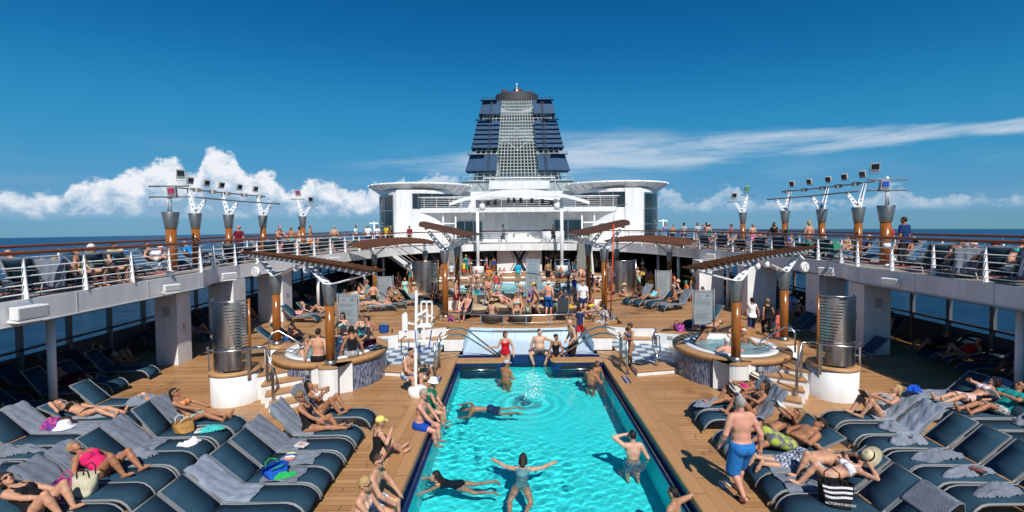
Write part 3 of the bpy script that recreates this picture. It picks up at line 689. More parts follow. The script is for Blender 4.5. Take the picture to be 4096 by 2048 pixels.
for x, lab in ((2.75,'left'),(4.0,'right')):
    t = thing('drum_bin', 'white drum bin with dark lid on the deck over the stage, %s one' % lab, 'bin', (x, 44.6, ZU)); obj('drum', MB().lathe([(0,0),(.42,0),(.45,1.0),(0,1.0)], 20), WHITE2, t); obj('lid', MB().lathe([(.45,1.002),(.46,1.15),(.3,1.22),(0,1.22)], 20), mat('navy_lid', (.02,.03,.08), .5), t)
# stage roof on two masts
t = thing('stage_canopy', 'white arched lighting canopy carried on two tall white masts over the stage', 'canopy', (0, 38.4, .7))
for x in (-3.55, 3.55):
    obj('mast', MB().tube([(x,0,0),(x,0,6.4)], .14, 14), WHITE2, t); obj('mast_base', MB().lathe([(0,0),(.55,0),(.5,.75),(.48,.80),(0,.80)], 24, c=(x,0,-.02)), WHITE, t)
    obj('loop_rail', MB().tube([(x-.55,-.1,.75),(x-.62,-.1,1.3),(x+.62,-.1,1.3),(x+.55,-.1,.75)], .03, 8), STEEL, t)
arcp = lambda x: 7.15-.030*x*x
mb = MB()
for i in range(24):
    x0 = -5.75+11.5*i/24; x1 = -5.75+11.5*(i+1)/24
    mb.add([(x0,-.9,arcp(x0)-.26),(x1,-.9,arcp(x1)-.26),(x1,-.9,arcp(x1)),(x0,-.9,arcp(x0))], [(0,1,2,3)])
    mb.add([(x0,-.9,arcp(x0)),(x1,-.9,arcp(x1)),(x1,1.6,arcp(x1)+.25),(x0,1.6,arcp(x0)+.25)], [(0,1,2,3)]); mb.add([(x0,-.9,arcp(x0)-.26),(x0,1.6,arcp(x0)-.05),(x1,1.6,arcp(x1)-.05),(x1,-.9,arcp(x1)-.26)], [(0,1,2,3)])
obj('arched_roof', mb, WHITE2, t)
obj('light_bar', MB().tube([(x,-.7,arcp(x)-.62) for x in [-3.4+.68*i for i in range(11)]], .05, 8), BRUSH, t)
for x in (-2.6,-2.0,-.9,-.45,.1,1.0,1.9,2.6): obj('stage_light', MB().box((x,-.75,arcp(x)-.85), (.24,.3,.3), rx=.4), DARK, t)
for x in (-3.1,3.1): obj('moving_light', MB().lathe([(0,-.3),(.22,-.2),(.24,.2),(.1,.34),(0,.34)], 12, c=(x,-.5,5.75)), WHITE2, t)
mb = MB()
for x in (-4.1,4.1): mb.box((x,-.2,5.2),(.5,.4,.3),ry=.3)
obj('flood_light', mb, ALU, t)
# ---------------------------------------------------------------- funnel
BLUE = mat('funnel_blue', (0.022,0.066,0.140), .6, noise=.10, nscale=.8, spec=.2)
LAT = mat('lattice_grey', (.42,.48,.48), .5, noise=.05, nscale=2)
fn = thing('funnel', 'huge stepped blue and grey lattice funnel rising behind the deckhouse', 'funnel', (.15, 64, 8.5))
FC = 64; ZF = 8.5
core = mat('funnel_core', (.34,.39,.39), .6, noise=.05, nscale=1.2)
def frust(mb, w0, w1, d0, d1, z0, z1, y0=0.0):
    mb.add([(-w0,y0,z0),(w0,y0,z0),(w0,y0+d0,z0),(-w0,y0+d0,z0),(-w1,y0+(d0-d1)*.5,z1),(w1,y0+(d0-d1)*.5,z1),(w1,y0+(d0+d1)*.5,z1),(-w1,y0+(d0+d1)*.5,z1)], [(0,1,5,4),(1,2,6,5),(2,3,7,6),(3,0,4,7),(4,5,6,7)]); return mb
FY = lambda z: (z-3.5)*.11                           # the front leans back with height
half = lambda z: 7.0-(z-3.0)*.235                    # half width of the lattice body
inner = lambda z: 2.95-(z-3.5)*.075
obj('base_block', MB().box((0,5,1.3),(15.6,10,2.6)), core, fn)
mb = MB(); frust(mb, 6.3, 3.7, 9, 6, 2.6, 14.1, 1.0); obj('inner_core', mb, core, fn)
# black boxes put in as the shade of the gaps behind the lattice
mb = MB()
for z0, z1, w in ((11.4,12.0,4.4),(6.4,7.2,5.8)): mb.box((0,FY((z0+z1)/2)+.42,(z0+z1)/2),(2*w,.5,z1-z0+.1))
mb.box((0,FY(7.6)+.5,7.6),(4.8,.4,1.0)); mb.box((0,FY(5.2)+.5,5.2),(5.0,.3,2.0))
obj('gap_shade', mb, mat('shade_black', (.010,.011,.012), .8), fn)
mb = MB()
z = 2.7
while z < 14.1:
    w = half(z)-.25; mb.box((0,FY(z)-.06,z),(2*w,.10,.085)); z += .46 if z > 3.4 else .5
obj('lattice_bar', mb, LAT, fn)
mb = MB()
for k in range(-6, 7):
    mb.bar((k*.47*1.10,FY(2.7)+.02,2.7), (k*.47*.72,FY(14.1)+.02,14.1), .10, .12, up=(0,1,0))
for s in (-1, 1):
    for k in range(5):
        for z0, z1 in ((2.7,4.0),(6.3,7.3),(11.2,12.1)):
            x = 3.0+k*(half(z0)-3.0)/4.4; mb.bar((s*x,FY(z0)+.02,z0),(s*(x-.2),FY(z1)+.02,z1),.10,.10,up=(0,1,0))
obj('lattice_upright', mb, LAT, fn)
mb = MB()
for a, b in (((-2.4,8.0),(0,10.2)),((2.4,8.0),(0,10.2)),((0,7.0),(-2.6,9.2)),((0,7.0),(2.6,9.2)),((-2,13.6),(0,12.4)),((2,13.6),(0,12.4))):
    mb.bar((a[0],FY(a[1])+.2,a[1]),(b[0],FY(b[1])+.2,b[1]),.14,.14,up=(0,1,0))
obj('brace', mb, LAT, fn)
def blue_panel(s, z0, z1, n):
    for k in range(n):
        a = z0+(z1-z0)*k/n; b = z0+(z1-z0)*(k+1)/n-(.08 if n > 1 else 0)
        oa, ob = half(a)+.55, half(b)+.42; ia, ib = inner(a), inner(b); ya, yb = FY(a)-.55, FY(b)-.30
        m = MB(); v = [(s*ia,ya,a),(s*oa,ya+.1,a),(s*ob,yb+.1,b),(s*ib,yb,b),(s*ia,ya+.4,a),(s*oa,ya+3.5,a),(s*ob,yb+3.5,b),(s*ib,yb+.4,b)]
        f = [(0,1,2,3),(1,5,6,2),(3,2,6,7),(0,4,5,1)]
        if s < 0: f = [tuple(reversed(q)) for q in f]
        m.add(v, f); obj('blue_panel', m, BLUE, fn)
    m = MB(); z = z1; y = FY(z)-.8; m.box((s*(half(z)-.4),y,z+.35),(2.2,.03,.03)); m.box((s*(half(z)-.4),y,z+.18),(2.2,.03,.03))
    for i in range(5): m.box((s*(half(z)-1.4+i*.5),y,z+.2),(.03,.03,.4))
    m.box((s*(half(z)-.4),y+.3,z),(2.4,.6,.05)); obj('catwalk', m, mat('catwalk_navy', (.01,.025,.06), .5), fn)
for s in (-1, 1):
    blue_panel(s, 12.05, 14.0, 1); blue_panel(s, 7.25, 11.2, 6); blue_panel(s, 4.0, 6.25, 1)
    m = MB()
    for dx in (-.14, .14): m.bar((s*4.15+dx,FY(2.6)-.8,2.2),(s*3.5+dx,FY(14.0)-.55,14.0),.05,.05,up=(0,1,0))
    for i in range(36):
        z = 2.4+i*.32; x = s*(4.15-.65*(z-2.2)/11.8); m.box((x,FY(z)-.75,z),(.28,.04,.03))
    obj('ladder', m, mat('ladder_navy', (.02,.04,.08), .5), fn)
    m = MB()
    for q in ((-1.4,1.3),(1.4,1.3)): m.bar((s*5.4+q[0],-.06,.3),(s*5.4,-.06,2.3),.1,.05,up=(0,1,0))
    obj('base_brace', m, mat('brace_grey', (.28,.32,.32), .5), fn)
m = MB(); m.box((0,-.1,2.62),(15.8,.3,.08))
for i in range(17): m.box((-7.6+i*.95,-.2,2.95),(.04,.04,.66))
m.box((0,-.2,3.25),(15.4,.04,.04)); obj('platform_rail', m, LAT, fn)
m = MB(); m.lathe([(3.05,14.1),(3.15,14.2),(3.12,15.36),(3.05,15.40),(0,15.40)], 40, c=(0,3.6,0), sy=.8, smooth=False); obj('black_cowl', m, mat('cowl_grey', (.045,.046,.05), .6), fn)
for x, r, h in ((-1.85,.38,.75),(.2,.70,.80),(1.75,.32,.5),(2.45,.15,.35)): 
    m = MB(); m.lathe([(r,15.38),(r,15.4+h),(r*.9,15.4+h+.03),(r*.8,15.4+h-.06)], 20, c=(x,3.2,0)); obj('exhaust_pipe', m, mat('sooty_rust', (.06,.028,.022), .7, noise=.4, nscale=4), fn)
m = MB(); m.lathe([(.22,15.3),(.06,15.8),(.06,16.3),(.1,16.35),(.1,16.5),(.012,16.6),(0,16.7)], 8, c=(0,1.4,0)); obj('aerial', m, WHITE2, fn)
t = thing('roof_housing', 'white housing with pipe frame on the roof in front of the funnel', 'housing', (.2, 53, 9.2)); obj('box', MB().box((0,0,.25),(6.8,3,.9)), WHITE, t)
mb = MB()
mb.tube([(-4.0,-1.6,-.6),(-4.0,-1.6,1.05),(4.0,-1.6,1.05),(4.0,-1.6,-.6)], .07, 8); obj('pipe_frame', mb, WHITE2, t)
# ================================================================ people: one smooth implicit body each, posed by two-bone reach
def vec(*a): return np.array(a, dtype=np.float64)
def nrm(v): return v/max(1e-9, np.linalg.norm(v))
def ik(root, target, l1, l2, hint):
    d = target-root; L = np.linalg.norm(d); L2 = min(max(L, abs(l1-l2)+.02), l1+l2-.004); d = d/max(L, 1e-6); end = root+d*L2
    a = (l1*l1-l2*l2+L2*L2)/(2*L2); h = math.sqrt(max(0.0, l1*l1-a*a)); hp = hint-d*np.dot(hint, d)
    return root+d*a+nrm(hp)*h, end
def s_cone(P, a, b, ra, rb):
    ba = b-a; t = np.clip(((P-a)@ba)/max(1e-9, ba@ba), 0, 1); q = P-a-t[:, None]*ba
    return np.sqrt((q*q).sum(1))-(ra+(rb-ra)*t)
def s_ell(P, c, B, r):
    q = (P-c)@B.T; k0 = np.sqrt(((q/r)**2).sum(1)); k1 = np.sqrt(((q/(r*r))**2).sum(1)); return k0*(k0-1)/np.maximum(k1, 1e-9)
def smin(a, b, k):
    h = np.clip(.5+.5*(b-a)/k, 0, 1); return b+(a-b)*h-k*h*(1-h)
def prims(P, L, k):
    f = None
    for p in L:
        d = s_cone(P, *p[1:]) if p[0] == 'c' else s_ell(P, *p[1:])
        f = d if f is None else smin(f, d, k)
    return f
def bbox(L, pad):
    lo = np.full(3, 9e9); hi = -lo
    for p in L:
        if p[0] == 'c':
            for c, r in ((p[1], p[3]), (p[2], p[4])): lo = np.minimum(lo, c-r); hi = np.maximum(hi, c+r)
        else: r = max(p[3]); lo = np.minimum(lo, p[1]-r); hi = np.maximum(hi, p[1]+r)
    return lo-pad, hi+pad
_E = [(0,1),(2,3),(4,5),(6,7),(0,2),(1,3),(4,6),(5,7),(0,4),(1,5),(2,6),(3,7)]
_C = np.array([[i >> 2 & 1, i >> 1 & 1, i & 1] for i in range(8)], dtype=np.float64)
def surfnet(fun, lo, hi, h):
    n = np.maximum(4, np.ceil((hi-lo)/h).astype(int)+1); ax = [lo[i]+h*np.arange(n[i]) for i in range(3)]
    g = np.stack(np.meshgrid(*ax, indexing='ij'), -1).reshape(-1, 3); f = fun(g).reshape(n); s = f < 0
    s[0] = s[-1] = False; s[:, 0] = s[:, -1] = False; s[:, :, 0] = s[:, :, -1] = False; f = np.where(s, f, np.maximum(f, 1e-6))
    cn = [s[c[0]:n[0]-1+c[0], c[1]:n[1]-1+c[1], c[2]:n[2]-1+c[2]] for c in _C.astype(int)]
    sm = sum(c.astype(np.int8) for c in cn); act = (sm > 0) & (sm < 8); idx = np.argwhere(act)
    if len(idx) == 0: return np.zeros((0, 3)), np.zeros((0, 4), int)
    ids = np.full(act.shape, -1); ids[tuple(idx.T)] = np.arange(len(idx))
    fv = np.stack([f[tuple((idx+c).T)] for c in _C.astype(int)], 1)
    pos = np.zeros((len(idx), 3)); cnt = np.zeros(len(idx))
    for a, b in _E:
        va, vb = fv[:, a], fv[:, b]; m = (va < 0) != (vb < 0); t = np.where(m, va/np.where(m, va-vb, 1), 0)
        pos += m[:, None]*(_C[a]+t[:, None]*(_C[b]-_C[a])); cnt += m
    V = lo+h*(idx+pos/cnt[:, None]); Q = []
    for d in range(3):
        u, w = (d+1) % 3, (d+2) % 3; sl0 = [slice(None)]*3; sl1 = [slice(None)]*3; sl0[d] = slice(0, n[d]-1); sl1[d] = slice(1, n[d])
        a = s[tuple(sl0)]; b = s[tuple(sl1)]; e = np.argwhere(a != b); e = e[(e[:, u] > 0) & (e[:, w] > 0)]
        du = np.zeros(3, int); du[u] = 1; dw = np.zeros(3, int); dw[w] = 1
        q = np.stack([ids[tuple((e-du-dw).T)], ids[tuple((e-dw).T)], ids[tuple(e.T)], ids[tuple((e-du).T)]], 1)
        fl = ~a[tuple(e.T)]; q[fl] = q[fl][:, ::-1]; Q.append(q)
    Q = np.concatenate(Q); return V, Q[(Q >= 0).all(1)]
def np_mesh(name, V, Q, col=None):
    me = bpy.data.meshes.new(name); me.vertices.add(len(V)); me.vertices.foreach_set('co', np.ascontiguousarray(V, dtype=np.float32).ravel())
    me.loops.add(len(Q)*4); me.loops.foreach_set('vertex_index', Q.astype(np.int32).ravel()); me.polygons.add(len(Q))
    me.polygons.foreach_set('loop_start', np.arange(0, len(Q)*4, 4, dtype=np.int32)); me.polygons.foreach_set('loop_total', np.full(len(Q), 4, dtype=np.int32))
    me.polygons.foreach_set('use_smooth', np.ones(len(Q), dtype=bool)); me.update(calc_edges=True)
    if col is not None:
        at = me.color_attributes.new('Col', 'FLOAT_COLOR', 'POINT'); at.data.foreach_set('color', np.concatenate([col, np.ones((len(col), 1))], 1).astype(np.float32).ravel())
    return me
def _skin():
    m = bpy.data.materials.new('skin'); m.use_nodes = True; nt = m.node_tree; b = nt.nodes['Principled BSDF']
    a = nt.nodes.new('ShaderNodeVertexColor'); a.layer_name = 'Col'; tc = nt.nodes.new('ShaderNodeTexCoord'); n = nt.nodes.new('ShaderNodeTexNoise'); n.inputs['Scale'].default_value = 9; n.inputs['Detail'].default_value = 5
    nt.links.new(tc.outputs['Object'], n.inputs[0]); r = nt.nodes.new('ShaderNodeValToRGB'); r.color_ramp.elements[0].color = (.84,.80,.78,1); r.color_ramp.elements[1].color = (1.12,1.10,1.10,1); r.color_ramp.elements[0].position = .3; r.color_ramp.elements[1].position = .7
    nt.links.new(n.outputs[0], r.inputs[0]); x = nt.nodes.new('ShaderNodeMix'); x.data_type = 'RGBA'; x.blend_type = 'MULTIPLY'; x.inputs[0].default_value = 1
    nt.links.new(a.outputs[0], x.inputs[6]); nt.links.new(r.outputs[0], x.inputs[7]); nt.links.new(x.outputs[2], b.inputs['Base Color'])
    b.inputs['Roughness'].default_value = 0.50; b.inputs['Specular IOR Level'].default_value = 0.35; b.inputs['Subsurface Weight'].default_value = 0.0
    return m
SKIN = _skin()
SK = {'pale': (.58,.335,.235), 'fair': (.52,.285,.185), 'mid': (.44,.225,.135), 'tan': (.36,.165,.088), 'brown': (.21,.095,.052), 'dark': (.075,.032,.020), 'pink': (.58,.29,.21)}
HAIR = {'black': (.008,.007,.007), 'brown': (.045,.022,.012), 'dark': (.02,.012,.008), 'blond': (.42,.27,.11), 'grey': (.32,.30,.28), 'white': (.62,.60,.56), 'red': (.09,.022,.012), 'sand': (.22,.13,.06)}
def cloth(c):
    """a colour triple, or a named print"""
    if isinstance(c, tuple):
        return mat('cloth_%d_%d_%d' % tuple(int(v*255) for v in c), c, .85, noise=.10, nscale=14, bump=.25, bscale=35, spec=.2)
    if c in MATS: return MATS[c]
    m = bpy.data.materials.new(c); m.use_nodes = True; nt = m.node_tree; N = nt.nodes.new; b = nt.nodes['Principled BSDF']; b.inputs['Roughness'].default_value = .85
    tc = N('ShaderNodeTexCoord'); PR = {'print_floral': ((.55,.6,.65),(.02,.10,.35),26,'v'), 'print_palm': ((.62,.64,.62),(.015,.10,.36),9,'n'), 'print_blue': ((.02,.06,.16),(.10,.30,.45),18,'n'), 'print_green': ((.36,.42,.06),(.10,.10,.14),7,'n'),
        'print_plaid': ((.42,.46,.55),(.05,.06,.10),22,'c'), 'print_check': ((.62,.68,.74),(.10,.22,.42),14,'c'), 'print_multi': ((.02,.22,.55),(.42,.52,.02),16,'v'), 'print_zebra': ((.7,.7,.7),(.01,.01,.01),13,'w'),
        'print_stripe': ((.62,.34,.28),(.60,.5,.46),26,'s'), 'print_dot': ((.02,.02,.03),(.45,.45,.45),28,'v'), 'print_turq': ((.01,.30,.38),(.01,.015,.02),14,'n'), 'print_orange': ((.55,.40,.32),(.55,.18,.05),14,'n'), 'print_pinkmix': ((.55,.06,.22),(.10,.02,.20),12,'n'), 'print_grid': ((.01,.17,.50),(.006,.09,.30),11,'g')}[c]
    c1, c2, sc, k = PR
    if k == 'v': t = N('ShaderNodeTexVoronoi'); t.inputs['Scale'].default_value = sc; o = t.outputs[0]
    elif k in 'ws': t = N('ShaderNodeTexWave'); t.inputs['Scale'].default_value = sc*(.4 if k == 'w' else .5); t.inputs['Distortion'].default_value = 5 if k == 'w' else 0; t.bands_direction = 'DIAGONAL' if k == 'w' else 'Y'; o = t.outputs[0]
    elif k == 'c': t = N('ShaderNodeTexChecker'); t.inputs['Scale'].default_value = sc; o = t.outputs[1]
    elif k == 'g': t = N('ShaderNodeTexBrick'); t.inputs['Scale'].default_value = sc; o = t.outputs[1]
    else: t = N('ShaderNodeTexNoise'); t.inputs['Scale'].default_value = sc; t.inputs['Detail'].default_value = 3; o = t.outputs[0]
    nt.links.new(tc.outputs['Object'], t.inputs[0]); r = N('ShaderNodeValToRGB'); nt.links.new(o, r.inputs[0])
    r.color_ramp.elements[0].position = .44; r.color_ramp.elements[1].position = .56; r.color_ramp.elements[0].color = (*c1, 1); r.color_ramp.elements[1].color = (*c2, 1)
    if k in 'v': r.color_ramp.elements[0].position = .35; r.color_ramp.elements[1].position = .5
    nt.links.new(r.outputs[0], b.inputs['Base Color']); MATS[c] = m; return m
# ---- poses (metres at 1.75 m stature; facing +Y, +X is the person's right; z = 0 is the ground or seat)
def stand(**k):
    p = dict(pel=(0,0,.945), U=(0,.02,1), F=(0,1,0), aR=(.11,0,.08), aL=(-.11,.02,.08), kR=(.15,1,0), kL=(-.15,1,0), hR=(.27,.05,.86), hL=(-.27,.05,.86), eR=(.5,-1,0), eL=(-.5,-1,0), toe=(0,1,-.1)); p.update(k); return p
def walk(f=1, **k):
    p = stand(pel=(0,0,.92), U=(0,.06,1), aR=(.08,.26*f,.08), aL=(-.08,-.27*f,.13), hR=(.26,-.16*f,.90), hL=(-.26,.20*f,.92)); p.update(k); return p
def sit(drop=.42, reach=.44, **k):
    p = dict(pel=(0,0,.11), U=(0,.06,1), F=(0,1,-.05), aR=(.13,reach,.10-drop), aL=(-.13,reach,.10-drop), kR=(.2,.3,1), kL=(-.2,.3,1), hR=(.17,.30,.17), hL=(-.17,.30,.17), eR=(1,-.6,.2), eL=(-1,-.6,.2), toe=(0,1,-.2)); p.update(k); return p
def cross(**k):
    p = sit(aR=(-.06,.36,.06), aL=(.08,.44,.06), kR=(1,.4,.5), kL=(-1,.4,.5), hR=(.22,.30,.16), hL=(-.20,.26,.16)); p.update(k); return p
def recline(deg=42, bR=0.0, bL=0.0, **k):
    a = R_(deg); c, s = math.cos(a), math.sin(a)
    def leg(sd, b): return (sd*.12, .86-.42*b, .05+.0*b)
    def on(x, u, f): return (x, -c*u+s*f, .10+s*u+c*f)
    p = dict(pel=(0,0,.10), U=(0,-c,s), F=(0,s,c), aR=leg(1,bR), aL=leg(-1,bL), kR=(.15,0,1), kL=(-.15,0,1), hR=on(.27,.02,.05), hL=on(-.27,.02,.05), eR=(1,-.5,-.3), eL=(-1,-.5,-.3), toe=(0,.5,.9) if max(bR,bL) < .3 else (0,.9,.2)); p['on'] = on
    for key in list(k):
        if isinstance(k[key], tuple) and len(k[key]) == 4 and k[key][0] == 'on': k[key] = on(*k[key][1:])
    p.update(k); return p
def prone(**k):
    p = dict(pel=(0,0,.11), U=(0,-1,.02), F=(0,0,-1), aR=(-.12,.86,.07), aL=(.12,.86,.07), kR=(0,0,-1), kL=(0,0,-1), hR=(-.30,-.70,.06), hL=(.30,-.70,.06), eR=(-1,0,0), eL=(1,0,0), toe=(0,.8,-.5), head=(.5,-.2,-.6), hup=(0,-1,.1)); p.update(k); return p
TH, SHN, UA, FA = .425, .415, .295, .255
def build_body(p, s=1.0, fat=1.0, sex='m', hs=1.0, skin='fair', lod=1, face=True):
    U = nrm(vec(*p['U'])); F = vec(*p['F']); F = nrm(F-U*(F@U)); R = np.cross(F, U); pel = vec(*p['pel']); B = np.array([R, F, U])
    U2 = nrm(vec(*p['U2'])) if 'U2' in p else U
    F2 = nrm(F-U2*(F@U2)); R2 = np.cross(F2, U2)
    if 'twist' in p:
        c, sn = math.cos(p['twist']), math.sin(p['twist']); R2, F2 = R2*c-F2*sn, F2*c+R2*sn
    B2 = np.array([R2, F2, U2])
    wst = pel+U*.17; ch = wst+U2*.17; shl = wst+U2*.31; nk = wst+U2*.35
    m = sex == 'm'; sw = (.185 if m else .158); hw = .088 if m else .092; fx = fat
    hd = vec(*p['head']) if 'head' in p else F2; hu = nrm(vec(*p['hup'])) if 'hup' in p else nrm(U2*.9+vec(0,0,.25)); hd = nrm(hd-hu*(hd@hu)); hr = np.cross(hd, hu); HB = np.array([hr, hd, hu])
    hc = nk+U2*.05+hu*.135*hs+hd*.02
    T = [('e', pel, B, vec(.165*fx, .115*fx, .125)), ('e', wst-U*.02+F*.012*(fx-1)*8, B, vec((.138 if m else .122)*fx, .10*fx*(1.0+.35*(fx-1)), .15)), ('e', ch, B2, vec((.165 if m else .142)*(.6+.4*fx), .108*(.6+.4*fx), .185)),
         ('c', shl-R2*sw*.8, shl+R2*sw*.8, .068, .068), ('e', pel-F*.06-R*.07-U*.05, B, vec(.085*fx,.085*fx,.10)), ('e', pel-F*.06+R*.07-U*.05, B, vec(.085*fx,.085*fx,.10))]
    if m: T += [('e', ch+F2*.065+R2*.075*sd+U2*.05, B2, vec(.08,.045,.07)) for sd in (-1, 1)]
    else: T += [('e', ch+F2*.088+R2*.072*sd+U2*.02, B2, vec(.066,.062,.066)*(.75+.3*fx)) for sd in (-1, 1)]
    legs = []; J = {}
    for sd, a, kn in ((1, 'aR', 'kR'), (-1, 'aL', 'kL')):
        hip = pel+R*hw*sd-U*.045; an0 = vec(*p[a]); K, A = ik(hip, an0, TH, SHN, R*0+vec(*p[kn])); lf = .55+.45*fx
        sh = nrm(A-K); th = nrm(K-hip); toe = vec(*p.get('toe'+('R' if sd > 0 else 'L'), p['toe'])); toe = nrm(toe-sh*(toe@sh)*.75)
        back = nrm(np.cross(np.cross(th, sh)+1e-6*vec(1,1,1), sh)) if np.linalg.norm(np.cross(th, sh)) > .05 else -nrm(toe-sh*(toe@sh))
        if back@toe > 0: back = -back
        L = [('c', hip, hip+(K-hip)*.45, .092*lf, .080*lf), ('c', hip+(K-hip)*.45, K, .080*lf, .055*(.8+.2*lf)), ('c', K, K+(A-K)*.35+back*.012, .053, .056*lf), ('c', K+(A-K)*.35+back*.012, A, .055*lf, .036),
             ('c', A-toe*.045+sh*.035, A+toe*.10+sh*.045, .034, .034), ('c', A+toe*.10+sh*.045, A+toe*.175+sh*.052, .034, .024)]
        legs.append(L); J['hip%d' % sd] = hip; J['knee%d' % sd] = K; J['ank%d' % sd] = A
    arms = []; hands = []
    for sd, a, e in ((1, 'hR', 'eR'), (-1, 'hL', 'eL')):
        s0 = shl+R2*sw*sd-U2*.01; E, Wr = ik(s0, vec(*p[a]), UA, FA, vec(*p[e])); fa = nrm(Wr-E); af = .6+.4*fx
        if not m: af *= .88
        fdir = nrm(fa + .35*vec(*p.get('curl', (0,0,-.4)))); pn = nrm(np.cross(fdir, vec(0,0,1)+.3*R2)); 
        palm = Wr+fdir*.045
        arms.append([('c', s0, s0+(E-s0)*.4, .058*af, .052*af), ('c', s0+(E-s0)*.4, E, .052*af, .042*af), ('c', E, E+(Wr-E)*.35, .043*af, .044*af), ('c', E+(Wr-E)*.35, Wr, .044*af, .028), ('c', Wr, palm+fdir*.02, .030, .034)])
        hands.append((palm+fdir*.03, fdir, np.cross(pn, fdir), pn, sd)); J['sho%d' % sd] = s0; J['elb%d' % sd] = E; J['wri%d' % sd] = Wr
    H = [('c', nk-U2*.03, hc-hu*.05-hd*.015, .056 if m else .046, .052 if m else .044), ('e', hc+hu*.01, HB, vec(.076,.094,.108)*hs), ('e', hc-hu*.055*hs+hd*.03*hs, HB, vec(.056,.062,.068)*hs)]
    if lod > 0: H += [('c', hc+hd*.093*hs-hu*.0*hs, hc+hd*.112*hs-hu*.038*hs, .011, .015), ('e', hc-hu*.105*hs+hd*.062*hs, HB, vec(.026,.022,.02)*hs)] + [('e', hc+hr*.078*sd*hs-hu*.015*hs-hd*.01, HB, vec(.012,.024,.034)*hs) for sd in (-1, 1)]
    def fun(P):
        f = prims(P, T, .045)
        for L in legs: f = smin(f, prims(P, L, .02), .035)
        for L in arms: f = smin(f, prims(P, L, .018), .022)
        f = smin(f, smin(prims(P, H[:3], .02), prims(P, H[3:], .006), .008) if len(H) > 3 else prims(P, H, .02), .02)
        return f
    allp = T+legs[0]+legs[1]+arms[0]+arms[1]+H; lo, hi = bbox(allp, .03)
    V, Q = surfnet(fun, lo, hi, {0: .030, 1: .021, 2: .0145}[lod])
    base = np.array(SK[skin]); col = np.tile(base, (len(V), 1))
    q = (V-hc)@HB.T/hs; fr = q[:, 1] > .045
    def paint(msk, c, w): col[msk] = col[msk]*(1-w)+np.array(c)*w
    if face:
        for sd in (-1, 1):
            paint(fr & (np.hypot((q[:, 0]-sd*.032)/.016, (q[:, 2]-.008)/.009) < 1), (.03,.02,.015), .75); paint(fr & (np.hypot((q[:, 0]-sd*.034)/.022, (q[:, 2]-.030)/.007) < 1), base*.25, .7)
        paint(fr & (np.hypot(q[:, 0]/.026, (q[:, 2]+.068)/.010) < 1), base*np.array((.75,.38,.36)), .8)
        paint((np.hypot(q[:, 0], q[:, 2]+.03) < .06) & fr, base*np.array((1.05,.86,.84)), .5)
    kn = np.minimum(np.linalg.norm(V-J['knee1'], axis=1), np.linalg.norm(V-J['knee-1'], axis=1)); paint(kn < .06, base*np.array((.98,.86,.82)), .6)
    if lod > 0:                                   # five separate fingers per hand, welded into the palm
        VV = [V]; QQ = [Q]; n0 = len(V); CC = [col]
        for c, fd, side, pn, sd in hands:
            for k in range(5):
                if k < 4: root = c-fd*.012+side*(k-1.5)*.017; ln = (.062,.074,.070,.055)[k]; d0 = nrm(fd+side*(k-1.5)*.05); bend = .55
                else: root = c-fd*.045+side*(-.030); ln = .052; d0 = nrm(fd*.7-side*.75); bend = .3
                pts = [root]; d = d0
                for j in range(3): pts.append(pts[-1]+d*ln/3*1.0); d = nrm(d+pn*bend*.35*(1 if sd > 0 else -1)+vec(0,0,-.10))
                u = nrm(np.cross(d0, pn)); w = pn; vs = []
                for j, pt in enumerate(pts):
                    r = (.0105,.0100,.0090,.0062)[j]
                    vs += [pt+u*r*math.cos(t)+w*r*math.sin(t) for t in (0, 1.2566, 2.513, 3.77, 5.027)]
                vs.append(pts[-1]+d*.006); qs = [(j*5+i, j*5+(i+1) % 5, (j+1)*5+(i+1) % 5, (j+1)*5+i) for j in range(3) for i in range(5)]+[(15,16,20,20),(16,17,20,20),(17,18,20,20),(18,19,20,20),(19,15,20,20)]
                qs = [q_ if q_[2] != q_[3] else (q_[0], q_[1], q_[2], q_[2]) for q_ in qs if q_[2] != q_[3]]+[(15,16,17,18)]
                VV.append(np.array(vs)); QQ.append(np.array(qs)+n0); CC.append(np.tile(base, (len(vs), 1))); n0 += len(vs)
        V = np.concatenate(VV); Q = np.concatenate(QQ); col = np.concatenate(CC)
    return dict(V=V*s, Q=Q, col=col, T=T, legs=legs, arms=arms, H=H, hc=hc, HB=HB, pel=pel, B=B, B2=B2, wst=wst, ch=ch, shl=shl, nk=nk, J=J, hs=hs, m=m, s=s)
HG = {0: .030, 1: .021, 2: .0145}
